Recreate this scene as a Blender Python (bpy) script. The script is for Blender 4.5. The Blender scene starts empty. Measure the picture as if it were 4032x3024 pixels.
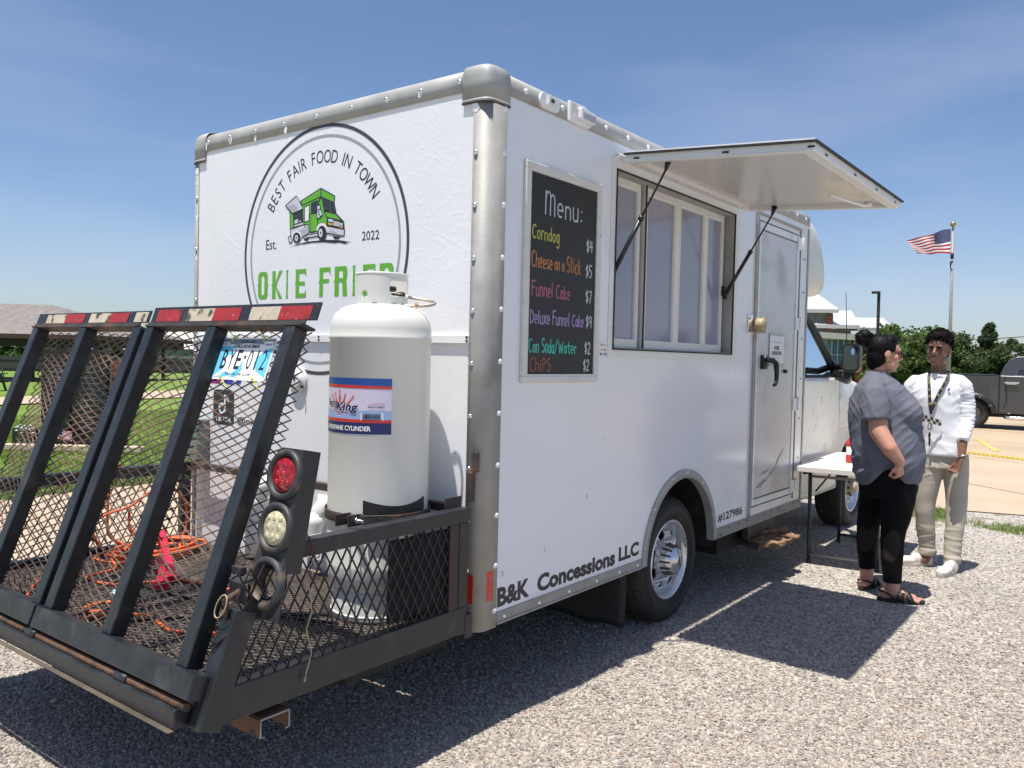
import bpy, bmesh, math, random
from mathutils import Vector, Matrix, noise
from mathutils.geometry import tessellate_polygon
random.seed(7)
PI = math.pi
SC = bpy.context.scene
COL = SC.collection

# ------------------------------------------------------------ camera
YAW, PIT, ROL = 0.650170923, -0.0307526430, 0.0232159260
cf = Vector((math.cos(PIT)*math.cos(YAW), math.cos(PIT)*math.sin(YAW), math.sin(PIT)))
cr = Vector((math.sin(YAW), -math.cos(YAW), 0)); cu = cr.cross(cf)
r2 = cr*math.cos(ROL)+cu*math.sin(ROL); u2 = -cr*math.sin(ROL)+cu*math.cos(ROL)
cam_d = bpy.data.cameras.new('camera'); cam = bpy.data.objects.new('camera', cam_d); COL.objects.link(cam)
M = Matrix.Identity(4)
for i in range(3):
    M[i][0], M[i][1], M[i][2] = r2[i], u2[i], -cf[i]
M[0][3], M[1][3], M[2][3] = -2.53713651, -2.07652196, 1.50282305
cam.matrix_world = M
cam_d.sensor_width = 36; cam_d.lens = 3270.32*36/4032
cam_d.clip_start = 0.05; cam_d.clip_end = 3000
SC.camera = cam

# ------------------------------------------------------------ world, sun, exposure
w = bpy.data.worlds.new('World'); SC.world = w; w.use_nodes = True
nt = w.node_tree; nt.nodes.clear()
sky = nt.nodes.new('ShaderNodeTexSky'); sky.sky_type = 'NISHITA'; sky.sun_disc = False
sky.sun_elevation = math.radians(76.2); sky.sun_rotation = math.radians(275)
sky.air_density = 1.0; sky.dust_density = 1.0; sky.ozone_density = 3.0; sky.altitude = 350
bgn = nt.nodes.new('ShaderNodeBackground'); bgn.inputs[1].default_value = 0.084
out = nt.nodes.new('ShaderNodeOutputWorld')
tc = nt.nodes.new('ShaderNodeTexCoord'); mp = nt.nodes.new('ShaderNodeMapping'); mp.inputs['Scale'].default_value = (1.2, 1.2, 5.0)
nz = nt.nodes.new('ShaderNodeTexNoise'); nz.inputs['Scale'].default_value = 1.6; nz.inputs['Detail'].default_value = 5
rp = nt.nodes.new('ShaderNodeValToRGB'); rp.color_ramp.elements[0].position = 0.42; rp.color_ramp.elements[1].position = 0.78
rp.color_ramp.elements[0].color = (0, 0, 0, 1); rp.color_ramp.elements[1].color = (0.26, 0.26, 0.26, 1)
mx = nt.nodes.new('ShaderNodeMixRGB'); mx.inputs[2].default_value = (6.6, 6.4, 7.6, 1)
nt.links.new(tc.outputs['Generated'], mp.inputs[0]); nt.links.new(mp.outputs[0], nz.inputs[0]); nt.links.new(nz.outputs[0], rp.inputs[0])
hs = nt.nodes.new('ShaderNodeMixRGB'); hs.blend_type = 'MULTIPLY'; hs.inputs[0].default_value = 1; hs.inputs[2].default_value = (0.99, 1.035, 1.13, 1)
nt.links.new(rp.outputs[0], mx.inputs[0]); nt.links.new(sky.outputs[0], hs.inputs[1]); nt.links.new(hs.outputs[0], mx.inputs[1])
nt.links.new(mx.outputs[0], bgn.inputs[0]); nt.links.new(bgn.outputs[0], out.inputs[0])

sun_d = bpy.data.lights.new('sun', 'SUN'); sun_d.energy = 4.8; sun_d.angle = math.radians(0.53); sun_d.color = (1.0, 0.955, 0.88)
sun = bpy.data.objects.new('sun', sun_d); COL.objects.link(sun)
sun.rotation_euler = Vector((-0.245, 0.02, 1.0)).to_track_quat('Z', 'Y').to_euler(); sun.location = (-5, 0, 20)
vs = SC.view_settings; vs.view_transform = 'Standard'; vs.look = 'None'; vs.gamma = 1; vs.use_curve_mapping = False; vs.exposure = 0.5
SC.render.engine = 'CYCLES'

# ------------------------------------------------------------ materials
def lin(c):
    return tuple(((x/255)/12.92 if x <= 10 else (((x/255)+0.055)/1.055)**2.4) for x in c)
def mat(name, col, rough=0.6, metal=0.0, var=0.12, vs=6.0, col2=None, mixr=(0.45, 0.62), ms=3.0, bump=0.0, bs=60.0, spec=0.5, coat=0.0, detail=6, trans=0.0, stretch=None, col3=None, m3=(0.6, 0.7), s3=1.5):
    """procedural material: base colour, broad mottling (var), patches of col2/col3 with their own shape, fine relief"""
    m = bpy.data.materials.new(name); m.use_nodes = True; n = m.node_tree; N = n.nodes; L = n.links
    b = N['Principled BSDF']; b.inputs['Roughness'].default_value = rough; b.inputs['Metallic'].default_value = metal
    b.inputs['Specular IOR Level'].default_value = spec; b.inputs['Coat Weight'].default_value = coat
    if trans: b.inputs['Transmission Weight'].default_value = trans
    t = N.new('ShaderNodeTexCoord'); co = t.outputs['Object']
    if stretch:
        mm = N.new('ShaderNodeMapping'); mm.inputs['Scale'].default_value = stretch; L.new(co, mm.inputs[0]); co = mm.outputs[0]
    def ns(sc, det=detail):
        x = N.new('ShaderNodeTexNoise'); x.inputs['Scale'].default_value = sc; x.inputs['Detail'].default_value = det; L.new(co, x.inputs['Vector']); return x
    a = ns(vs); r = N.new('ShaderNodeValToRGB'); e = r.color_ramp.elements
    e[0].position = 0.3; e[1].position = 0.7
    e[0].color = (*[c*(1-var) for c in col], 1); e[1].color = (*[min(1, c*(1+var)) for c in col], 1)
    L.new(a.outputs[0], r.inputs[0]); cur = r.outputs[0]
    for cc, rng, sc in ((col2, mixr, ms), (col3, m3, s3)):
        if cc is None: continue
        z = ns(sc, 8); q = N.new('ShaderNodeValToRGB'); q.color_ramp.elements[0].position = rng[0]; q.color_ramp.elements[1].position = rng[1]
        L.new(z.outputs[0], q.inputs[0]); mxx = N.new('ShaderNodeMixRGB'); mxx.inputs[2].default_value = (*cc, 1)
        L.new(q.outputs[0], mxx.inputs[0]); L.new(cur, mxx.inputs[1]); cur = mxx.outputs[0]
    L.new(cur, b.inputs['Base Color'])
    rr = N.new('ShaderNodeMapRange'); rr.inputs[3].default_value = max(0.02, rough-0.1); rr.inputs[4].default_value = min(1, rough+0.1)
    L.new(a.outputs[0], rr.inputs[0]); L.new(rr.outputs[0], b.inputs['Roughness'])
    if bump:
        z = ns(bs, 4); bp = N.new('ShaderNodeBump'); bp.inputs['Strength'].default_value = bump; bp.inputs['Distance'].default_value = 0.02
        L.new(z.outputs[0], bp.inputs['Height']); L.new(bp.outputs[0], b.inputs['Normal'])
    return m

MT = {}
MT['white_vinyl'] = mat('white_vinyl', (0.80, 0.80, 0.82), 0.42, var=0.02, vs=3, bump=0.04, bs=26, spec=0.45)
MT['white_panel'] = mat('white_panel', (0.79, 0.80, 0.84), 0.16, var=0.015, vs=1.2, bump=0.015, bs=2.2, spec=0.5)
MT['white_paint'] = mat('white_paint', (0.74, 0.74, 0.73), 0.35, var=0.05, col2=(0.60, 0.59, 0.56), mixr=(0.55, 0.75), ms=4, bump=0.03, bs=30)
MT['white_clean'] = mat('white_clean', (0.80, 0.80, 0.80), 0.4, var=0.02)
MT['old_white'] = mat('old_white', (0.73, 0.74, 0.73), 0.2, var=0.04, col2=(0.56, 0.56, 0.53), mixr=(0.60, 0.68), ms=5, col3=(0.18, 0.15, 0.12), m3=(0.69, 0.72), s3=7, bump=0.05, bs=5)
MT['door_metal'] = mat('door_metal', (0.57, 0.58, 0.59), 0.28, metal=0.0, var=0.08, vs=4, col2=(0.40, 0.39, 0.35), mixr=(0.55, 0.7), ms=2.5, bump=0.05, bs=3)
MT['aluminium'] = mat('aluminium', (0.31, 0.305, 0.29), 0.6, metal=0.12, var=0.10, vs=9, col2=(0.25, 0.23, 0.20), mixr=(0.55, 0.75), ms=6, bump=0.05, bs=70)
MT['alu_rail'] = mat('alu_rail', (0.36, 0.36, 0.35), 0.6, metal=0.12, var=0.12, vs=7, col2=(0.26, 0.21, 0.17), mixr=(0.60, 0.78), ms=5, bump=0.05, bs=90)
MT['bright_metal'] = mat('bright_metal', (0.80, 0.80, 0.80), 0.22, metal=1.0, var=0.08)
MT['chrome'] = mat('chrome', (0.72, 0.72, 0.74), 0.24, metal=0.75, var=0.05, col2=(0.30, 0.26, 0.22), mixr=(0.6, 0.75), ms=14)
MT['black_steel'] = mat('black_steel', (0.017, 0.019, 0.023), 0.42, var=0.4, vs=14, col2=(0.055, 0.050, 0.048), mixr=(0.58, 0.75), ms=9, col3=(0.09, 0.045, 0.028), m3=(0.70, 0.76), s3=12, bump=0.12, bs=60)
MT['worn_steel'] = mat('worn_steel', (0.045, 0.038, 0.036), 0.55, var=0.3, vs=10, col2=(0.12, 0.062, 0.036), mixr=(0.5, 0.68), ms=8, bump=0.2, bs=60)
MT['rust'] = mat('rust', (0.13, 0.065, 0.035), 0.8, var=0.3, vs=20, col2=(0.05, 0.035, 0.03), mixr=(0.5, 0.65), ms=12, bump=0.3, bs=80)
MT['mesh_steel'] = mat('mesh_steel', (0.17, 0.11, 0.085), 0.6, var=0.35, vs=12, col2=(0.045, 0.035, 0.033), mixr=(0.45, 0.6), ms=5)
MT['mesh_dark'] = mat('mesh_dark', (0.022, 0.018, 0.020), 0.5, var=0.3, vs=12, col2=(0.06, 0.04, 0.035), mixr=(0.55, 0.7), ms=8)
MT['black_rubber'] = mat('black_rubber', (0.018, 0.018, 0.019), 0.6, var=0.3, vs=20, bump=0.1, bs=40)
MT['black_plastic'] = mat('black_plastic', (0.014, 0.014, 0.016), 0.35, var=0.2)
MT['tyre'] = mat('tyre', (0.020, 0.019, 0.019), 0.75, var=0.25, vs=10, col2=(0.055, 0.040, 0.030), mixr=(0.5, 0.75), ms=5, bump=0.15, bs=70)
MT['chassis'] = mat('chassis', (0.02, 0.018, 0.017), 0.8, var=0.3, vs=8, col2=(0.05, 0.035, 0.025), mixr=(0.55, 0.7), ms=6)
MT['dark_glass'] = mat('dark_glass', (0.02, 0.025, 0.03), 0.04, var=0.1, spec=0.8)
MT['graphite'] = mat('graphite', (0.045, 0.045, 0.052), 0.4, var=0.02)
MT['ring_dark'] = mat('ring_dark', (0.055, 0.055, 0.075), 0.45, var=0.04)
MT['ring_grey'] = mat('ring_grey', (0.33, 0.33, 0.37), 0.45, var=0.04)
MT['ink'] = mat('ink', (0.022, 0.022, 0.030), 0.45, var=0.05)
MT['green'] = mat('green', (0.13, 0.42, 0.035), 0.45, var=0.05)
MT['green_dk'] = mat('green_dk', (0.085, 0.30, 0.03), 0.45, var=0.05)
MT['logo_glass'] = mat('logo_glass', (0.035, 0.035, 0.05), 0.45, var=0.05)
MT['logo_grey'] = mat('logo_grey', (0.60, 0.60, 0.66), 0.45, var=0.05)
MT['logo_grey2'] = mat('logo_grey2', (0.42, 0.42, 0.48), 0.45, var=0.05)
MT['logo_amber'] = mat('logo_amber', (0.80, 0.42, 0.02), 0.45, var=0.05)
MT['logo_blue'] = mat('logo_blue', (0.50, 0.68, 0.80), 0.45, var=0.05)
MT['red'] = mat('red', (0.55, 0.03, 0.025), 0.5, var=0.1)
MT['red_tape'] = mat('red_tape', (0.29, 0.018, 0.018), 0.5, var=0.15, vs=25, col2=(0.50, 0.36, 0.28), mixr=(0.66, 0.70), ms=110, col3=(0.05, 0.02, 0.02), m3=(0.6, 0.75), s3=14)
MT['white_tape'] = mat('white_tape', (0.42, 0.37, 0.28), 0.55, var=0.15, vs=20, col2=(0.07, 0.06, 0.05), mixr=(0.56, 0.64), ms=22)
MT['reflector_red'] = mat('reflector_red', (0.55, 0.045, 0.025), 0.3, var=0.15, vs=30)
MT['red_lens'] = mat('red_lens', (0.30, 0.004, 0.012), 0.12, var=0.5, vs=60, coat=0.6)
MT['clear_lens'] = mat('clear_lens', (0.50, 0.46, 0.30), 0.10, var=0.4, vs=70, coat=0.6)
MT['chalkboard'] = mat('chalkboard', (0.014, 0.015, 0.019), 0.55, var=0.2, vs=5)
MT['reflection_pane'] = mat('reflection_pane', (0.27, 0.28, 0.37), 0.10, var=0.12, vs=1.6, spec=0.6)  # lavender base colour stands in for sky and gravel reflected in the panes
MT['sash_white'] = mat('sash_white', (0.74, 0.74, 0.72), 0.35, var=0.03)
MT['blue_lbl'] = mat('blue_lbl', (0.012, 0.07, 0.30), 0.35, var=0.15, vs=5)
MT['navy'] = mat('navy', (0.010, 0.018, 0.11), 0.4, var=0.1)
MT['tank_white'] = mat('tank_white', (0.70, 0.69, 0.64), 0.32, var=0.02, vs=3, spec=0.4)
MT['orange_cord'] = mat('orange_cord', (0.62, 0.12, 0.03), 0.5, var=0.2, vs=30, col2=(0.25, 0.05, 0.03), mixr=(0.58, 0.7), ms=9)
MT['hot_red'] = mat('hot_red', (0.65, 0.012, 0.045), 0.4, var=0.1)
MT['yellow'] = mat('yellow', (0.72, 0.55, 0.06), 0.5, var=0.1)
MT['brick'] = mat('brick', (0.25, 0.075, 0.04), 0.85, var=0.25, vs=14, bump=0.3, bs=60)
MT['mortar'] = mat('mortar', (0.36, 0.31, 0.26), 0.9, var=0.1)
MT['granite'] = mat('granite', (0.014, 0.013, 0.014), 0.35, var=0.3, vs=40)
MT['concrete'] = mat('concrete', (0.44, 0.345, 0.245), 0.85, var=0.06, vs=0.8, col2=(0.38, 0.285, 0.195), mixr=(0.5, 0.75), ms=0.5, bump=0.05, bs=60)
MT['shingle'] = mat('shingle', (0.19, 0.17, 0.155), 0.9, var=0.25, vs=3, bump=0.2, bs=30)
MT['wood_dark'] = mat('wood_dark', (0.055, 0.050, 0.048), 0.85, var=0.25, vs=3)
MT['bark'] = mat('bark', (0.10, 0.075, 0.055), 0.9, var=0.3, vs=6, bump=0.4, bs=20)

# ------------------------------------------------------------ mesh helpers
class MB:
    def __init__(s): s.v = []; s.f = []; s.s = []; s.m = []
    def add(s, vs, fs, smooth=False, mi=0):
        o = len(s.v); s.v += [tuple(v) for v in vs]
        for f in fs: s.f.append(tuple(i+o for i in f)); s.s.append(smooth); s.m.append(mi)
        return s
    def bx(s, x0, x1, y0, y1, z0, z1, mi=0):
        return s.add([(x, y, z) for x in (x0, x1) for y in (y0, y1) for z in (z0, z1)],
            [(0, 1, 3, 2), (4, 6, 7, 5), (0, 4, 5, 1), (2, 3, 7, 6), (0, 2, 6, 4), (1, 5, 7, 3)], mi=mi)
    def obx(s, c, a, b, cc, mi=0):
        c, a, b, cc = map(Vector, (c, a, b, cc))
        vs = [c+a*i+b*j+cc*k for i in (-1, 1) for j in (-1, 1) for k in (-1, 1)]
        return s.add(vs, [(0, 1, 3, 2), (4, 6, 7, 5), (0, 4, 5, 1), (2, 3, 7, 6), (0, 2, 6, 4), (1, 5, 7, 3)], mi=mi)
    def bar(s, p0, p1, w, h, up=(0, 0, 1), mi=0):
        p0, p1, up = Vector(p0), Vector(p1), Vector(up); d = (p1-p0); L = d.length; d.normalize()
        a = d.cross(up)
        if a.length < 1e-5: a = d.orthogonal()
        a.normalize(); b = a.cross(d).normalized()
        return s.obx((p0+p1)/2, d*L/2, a*w/2, b*h/2, mi)
    def tube(s, pts, r, n=8, cap=True, closed=False, mi=0, flat=1.0):
        pts = [Vector(p) for p in pts]; m = len(pts)
        rs = r if isinstance(r, (list, tuple)) else [r]*m
        vs = []; prev = None
        for i, p in enumerate(pts):
            a = pts[(i+1) % m] if (closed or i < m-1) else p
            b = pts[i-1] if (closed or i > 0) else p
            d = (a-b).normalized() if (a-b).length > 1e-9 else Vector((0, 0, 1))
            if prev is None: x = d.orthogonal().normalized()
            else:
                x = prev-d*prev.dot(d); x = x.normalized() if x.length > 1e-6 else d.orthogonal().normalized()
            prev = x; y = d.cross(x)
            for k in range(n):
                t = 2*PI*k/n; vs.append(p+x*math.cos(t)*rs[i]+y*math.sin(t)*rs[i]*flat)
        fs = [(i*n+k, i*n+(k+1) % n, ((i+1) % m)*n+(k+1) % n, ((i+1) % m)*n+k) for i in range(m if closed else m-1) for k in range(n)]
        s.add(vs, fs, n > 5, mi)
        if cap and not closed:
            s.add(vs[:n], [tuple(range(n))[::-1]], False, mi); s.add(vs[-n:], [tuple(range(n))], False, mi)
        return s
    def cyl(s, p0, p1, r, n=16, r1=None, mi=0): return s.tube([p0, p1], [r, r if r1 is None else r1], n, mi=mi)
    def lathe(s, prof, o=(0, 0, 0), ax=(0, 0, 1), n=32, mi=0, smooth=True):
        o, ax = Vector(o), Vector(ax).normalized(); x = Vector((1, 0, 0)) if abs(ax.z) > .9 else Vector((0, 0, 1)); x = (x-ax*x.dot(ax)).normalized(); y = ax.cross(x)
        vs = [o+ax*h+(x*math.cos(2*PI*k/n)+y*math.sin(2*PI*k/n))*r for r, h in prof for k in range(n)]
        fs = [(i*n+k, i*n+(k+1) % n, (i+1)*n+(k+1) % n, (i+1)*n+k) for i in range(len(prof)-1) for k in range(n)]
        return s.add(vs, fs, smooth, mi)
    def sph(s, c, r, n=12, mi=0):
        c = Vector(c); r = Vector((r, r, r)) if not hasattr(r, '__len__') else Vector(r); m = n//2+1
        vs = [c+Vector((math.sin(PI*i/m)*math.cos(2*PI*k/n)*r.x, math.sin(PI*i/m)*math.sin(2*PI*k/n)*r.y, math.cos(PI*i/m)*r.z)) for i in range(m+1) for k in range(n)]
        return s.add(vs, [(i*n+k, (i+1)*n+k, (i+1)*n+(k+1) % n, i*n+(k+1) % n) for i in range(m) for k in range(n)], True, mi)
    def prism(s, poly, fn, d0, d1, holes=(), mi=0, smooth=False):
        """poly in 2D (a,b); fn(a,b,d)->xyz ; extruded from d0 to d1"""
        loops = [list(poly)]+[list(h) for h in holes]; flat = [p for l in loops for p in l]
        tri = tessellate_polygon([[Vector((p[0], p[1], 0)) for p in l] for l in loops]); n = len(flat)
        vs = [fn(a, b, d0) for a, b in flat]+[fn(a, b, d1) for a, b in flat]
        fs = [tuple(t) for t in tri]+[tuple(i+n for i in t[::-1]) for t in tri]
        s.add(vs, fs, False, mi); o = 0
        for l in loops:
            k = len(l); ws = [fn(a, b, d0) for a, b in l]+[fn(a, b, d1) for a, b in l]
            s.add(ws, [(i, (i+1) % k, k+(i+1) % k, k+i) for i in range(k)], smooth, mi); o += k
        return s
    def grid(s, fn, nu, nv, smooth=True, mi=0, closeu=False):
        vs = [fn(i/nu, j/nv) for i in range(nu+(0 if closeu else 1)) for j in range(nv+1)]; k = nv+1; m = nu+(0 if closeu else 1)
        fs = [(i*k+j, ((i+1) % m)*k+j, ((i+1) % m)*k+j+1, i*k+j+1) for i in range(nu) for j in range(nv)]
        return s.add(vs, fs, smooth, mi)

def build(name, mb, m, parent=None, bevel=0.0, fix=True, sub=0, seg=2):
    me = bpy.data.meshes.new(name); me.from_pydata(mb.v, [], mb.f)
    ms = m if isinstance(m, (list, tuple)) else [m]
    for x in ms: me.materials.append(MT[x] if isinstance(x, str) else x)
    me.polygons.foreach_set('use_smooth', mb.s)
    if len(ms) > 1: me.polygons.foreach_set('material_index', mb.m)
    if fix:
        bm = bmesh.new(); bm.from_mesh(me); bmesh.ops.remove_doubles(bm, verts=bm.verts, dist=1e-5); bmesh.ops.recalc_face_normals(bm, faces=bm.faces); bm.to_mesh(me); bm.free()
    me.update()
    o = bpy.data.objects.new(name, me); COL.objects.link(o)
    if parent: par(o, parent)
    if bevel:
        b = o.modifiers.new('bevel', 'BEVEL'); b.width = bevel; b.segments = seg; b.limit_method = 'ANGLE'; b.angle_limit = 0.7; b.harden_normals = False
    if sub:
        b = o.modifiers.new('sub', 'SUBSURF'); b.levels = sub; b.render_levels = sub
    return o
def par(o, p):
    o.parent = p
    if p.type == 'EMPTY': o.matrix_parent_inverse = p.matrix_basis.inverted()
def tag(o, label=None, cat=None, group=None, kind=None):
    for k, v in (('label', label), ('category', cat), ('group', group), ('kind', kind)):
        if v: o[k] = v
    return o
def thing(name, label, cat, loc=(0, 0, 0), group=None):
    o = bpy.data.objects.new(name, None); COL.objects.link(o); o.location = loc; o.empty_display_size = 0.2
    return tag(o, label, cat, group)
def inst(o, parent, mtx):
    c = bpy.data.objects.new(o.name.split('.')[0], o.data); COL.objects.link(c); c.parent = parent
    if parent.type == 'EMPTY': c.matrix_parent_inverse = parent.matrix_basis.inverted()
    c.matrix_basis = mtx; return c
def XZ(y): return lambda a, b, d: (a, d, b)        # polygon in x,z extruded along y
def YZ(): return lambda a, b, d: (d, a, b)         # polygon in y,z extruded along x
def XY(): return lambda a, b, d: (a, b, d)
def rrect(x0, x1, z0, z1, r, n=5):
    P = []
    for cx, cz, a in ((x1-r, z1-r, 0), (x0+r, z1-r, 90), (x0+r, z0+r, 180), (x1-r, z0+r, 270)):
        for k in range(n+1):
            t = math.radians(a+90*k/n); P.append((cx+r*math.cos(t), cz+r*math.sin(t)))
    return P

# ------------------------------------------------------------ flat print
def text_mesh(body, bold=0.0, res=3, shear=0.0, spacing=1.0):
    cu_ = bpy.data.curves.new('t', 'FONT'); cu_.body = body; cu_.size = 1; cu_.offset = bold; cu_.resolution_u = res; cu_.shear = shear; cu_.space_character = spacing
    ob = bpy.data.objects.new('t', cu_); COL.objects.link(ob)
    dg = bpy.context.evaluated_depsgraph_get(); dg.update(); me = bpy.data.meshes.new_from_object(ob.evaluated_get(dg))
    vs = [v.co.copy() for v in me.vertices]; fs = [tuple(p.vertices) for p in me.polygons]
    bpy.data.objects.remove(ob); bpy.data.curves.remove(cu_); bpy.data.meshes.remove(me)
    return vs, fs
class Print:
    """flat print collected on a surface; place(a,b)->xyz maps print coordinates to the surface"""
    def __init__(s, place): s.pl = place; s.mb = {}; s.l = 0; s.k = 0
    def p(s, a, b): return s.pl(a, b, 0.0003+s.l*0.0002+s.k*0.00002)
    def nx(s): s.k = (s.k+1) % 9
    def g(s, m): return s.mb.setdefault(m, MB())
    def text(s, body, x0, x1, y0, y1, m, **k):
        s.nx(); vs, fs = text_mesh(body, **k)
        if not vs: return
        a0, a1 = min(v.x for v in vs), max(v.x for v in vs); b0, b1 = min(v.y for v in vs), max(v.y for v in vs)
        s.g(m).add([s.p(x0+(v.x-a0)/(a1-a0)*(x1-x0), y0+(v.y-b0)/(b1-b0)*(y1-y0)) for v in vs], fs)
    def glyph(s, body, cx, cy, h, ang, m, wid=0.8, **k):
        vs, fs = text_mesh(body, **k); a0, a1 = min(v.x for v in vs), max(v.x for v in vs); sc = h/0.7
        c, q = math.cos(ang), math.sin(ang); am = (a0+a1)/2
        s.g(m).add([s.p(cx+((v.x-am)*sc*wid*c-(v.y-0.35)*sc*q), cy+((v.x-am)*sc*wid*q+(v.y-0.35)*sc*c)) for v in vs], fs)
    def poly(s, pts, m):
        s.nx()
        tri = tessellate_polygon([[Vector((p[0], p[1], 0)) for p in pts]])
        s.g(m).add([s.p(*p) for p in pts], [tuple(t) for t in tri])
    def line(s, pts, w, m, closed=False):
        n = len(pts)
        for i in range(n if closed else n-1):
            a, b = Vector(pts[i]), Vector(pts[(i+1) % n]); d = b-a
            if d.length < 1e-9: continue
            s.nx()
            d.normalize(); q = Vector((-d.y, d.x))*w/2; e = d*w*0.35
            s.g(m).add([s.p(*(a-q-e)), s.p(*(b-q+e)), s.p(*(b+q+e)), s.p(*(a+q-e))], [(0, 1, 2, 3)])
    def ring(s, cx, cy, r, w, m, n=96, a0=0, a1=360, ry=None):
        k = (ry or r)/r
        for i in range(n):
            t0, t1 = (math.radians(a0+(a1-a0)*j/n) for j in (i, i+1))
            s.g(m).add([s.p(cx+math.cos(t)*(r+o), cy+k*math.sin(t)*(r+o)) for t, o in ((t0, -w/2), (t1, -w/2), (t1, w/2), (t0, w/2))], [(0, 1, 2, 3)])
    def disc(s, cx, cy, r, m, n=20, ry=None):
        s.poly([(cx+r*math.cos(2*PI*i/n), cy+(ry or r)*math.sin(2*PI*i/n)) for i in range(n)], m)
    def done(s, name, parent):
        r = []
        for m, mb in s.mb.items(): r.append(build(name, mb, m, parent, fix=False))
        s.mb = {}; s.l = 0; return r
# ------------------------------------------------------------ ground
def hgt(x, y):
    d = max(0.0, y-7.0); return -0.0135*min(d, 130)-0.0
def ground_mat(name, kind):
    m = bpy.data.materials.new(name); m.use_nodes = True; n = m.node_tree; N = n.nodes; L = n.links; b = N['Principled BSDF']
    b.inputs['Roughness'].default_value = 0.95; b.inputs['Specular IOR Level'].default_value = 0.2
    t = N.new('ShaderNodeTexCoord'); co = t.outputs['Object']
    def noise_(sc, det=4):
        x = N.new('ShaderNodeTexNoise'); x.inputs['Scale'].default_value = sc; x.inputs['Detail'].default_value = det; L.new(co, x.inputs['Vector']); return x.outputs[0]
    def ramp(i, *st):
        r = N.new('ShaderNodeValToRGB'); e = r.color_ramp.elements
        while len(e) < len(st): e.new(0.5)
        for k, (p, c) in enumerate(st): e[k].position = p; e[k].color = (*c, 1)
        L.new(i, r.inputs[0]); return r.outputs[0]
    def mix(f, a, c, bt='MIX'):
        x = N.new('ShaderNodeMixRGB'); x.blend_type = bt
        for s_, v in ((0, f), (1, a), (2, c)):
            if isinstance(v, (tuple, float)): x.inputs[s_].default_value = v if isinstance(v, float) else (*v, 1)
            else: L.new(v, x.inputs[s_])
        return x.outputs[0]
    if kind == 'gravel':
        v = N.new('ShaderNodeTexVoronoi'); v.inputs['Scale'].default_value = 62; L.new(co, v.inputs['Vector'])
        v2 = N.new('ShaderNodeTexVoronoi'); v2.inputs['Scale'].default_value = 62; v2.feature = 'DISTANCE_TO_EDGE'; L.new(co, v2.inputs['Vector'])
        sp = N.new('ShaderNodeSeparateColor'); L.new(v.outputs['Color'], sp.inputs[0])
        c = ramp(sp.outputs[0], (0.0, (0.20, 0.19, 0.19)), (0.35, (0.34, 0.315, 0.29)), (0.65, (0.42, 0.38, 0.335)), (1.0, (0.56, 0.525, 0.48)))
        big = ramp(noise_(0.9, 5), (0.35, (0.86, 0.86, 0.86)), (0.65, (1.08, 1.06, 1.03))); c = mix(1.0, c, big, 'MULTIPLY')
        gr = ramp(noise_(1.7, 8), (0.60, (0, 0, 0)), (0.68, (1, 1, 1)))
        xz = N.new('ShaderNodeSeparateXYZ'); L.new(co, xz.inputs[0]); mr = N.new('ShaderNodeMapRange'); mr.inputs[1].default_value = 5.2; mr.inputs[2].default_value = 7.2; L.new(xz.outputs[0], mr.inputs[0])
        gm = mix(1.0, gr, mr.outputs[0], 'MULTIPLY'); c = mix(gm, c, (0.11, 0.125, 0.045))
        L.new(c, b.inputs['Base Color'])
        bp = N.new('ShaderNodeBump'); bp.inputs['Strength'].default_value = 0.9; bp.inputs['Distance'].default_value = 0.012; L.new(v2.outputs['Distance'], bp.inputs['Height']); L.new(bp.outputs[0], b.inputs['Normal'])
    elif kind == 'grass':
        c = ramp(noise_(26, 8), (0.3, (0.10, 0.165, 0.03)), (0.55, (0.16, 0.25, 0.05)), (0.8, (0.25, 0.30, 0.095)))
        big = ramp(noise_(0.35, 6), (0.35, (0.8, 0.85, 0.75)), (0.65, (1.15, 1.1, 1.05))); c = mix(1.0, c, big, 'MULTIPLY')
        dr = ramp(noise_(0.7, 8), (0.62, (0, 0, 0)), (0.72, (0.7, 0.7, 0.7))); c = mix(dr, c, (0.24, 0.20, 0.10)); L.new(c, b.inputs['Base Color'])
        bp = N.new('ShaderNodeBump'); bp.inputs['Strength'].default_value = 0.8; bp.inputs['Distance'].default_value = 0.03; L.new(noise_(45, 4), bp.inputs['Height']); L.new(bp.outputs[0], b.inputs['Normal'])
    return m
MT['gravel'] = ground_mat('gravel', 'gravel'); MT['grass'] = ground_mat('grass', 'grass')

def sheet(name, poly, off, m, nsub=1, thick=0.0):
    """flat sheet over a quad-like polygon, following the lie of the land"""
    mb = MB(); P = [Vector((x, y)) for x, y in poly]
    if len(P) == 4 and nsub > 1:
        def fn(u, v):
            a = P[0].lerp(P[1], u); c = P[3].lerp(P[2], u); q = a.lerp(c, v); return (q.x, q.y, hgt(q.x, q.y)+off)
        mb.grid(fn, nsub, nsub, False)
    else:
        tri = tessellate_polygon([[Vector((p.x, p.y, 0)) for p in P]]); mb.add([(p.x, p.y, hgt(p.x, p.y)+off) for p in P], [tuple(t) for t in tri])
    if thick:
        k = len(P); mb.add([(p.x, p.y, hgt(p.x, p.y)+off) for p in P]+[(p.x, p.y, hgt(p.x, p.y)+off-thick) for p in P], [(i, (i+1) % k, k+(i+1) % k, k+i) for i in range(k)])
    return tag(build(name, mb, m, fix=True), kind='structure')
mb = MB()
xs = [-900, -300, -100, -40, -15, -6, 0, 6, 12, 20, 30, 45, 70, 100, 160, 300, 600, 1500]; ys = [-1500, -500, -150, -60, -25, -10, 0, 4, 7, 12, 20, 35, 60, 90, 137, 220, 500, 1500]
mb.grid(lambda u, v: (xs[round(u*17)], ys[round(v*17)], hgt(xs[round(u*17)], ys[round(v*17)])-0.03), 17, 17)
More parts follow.
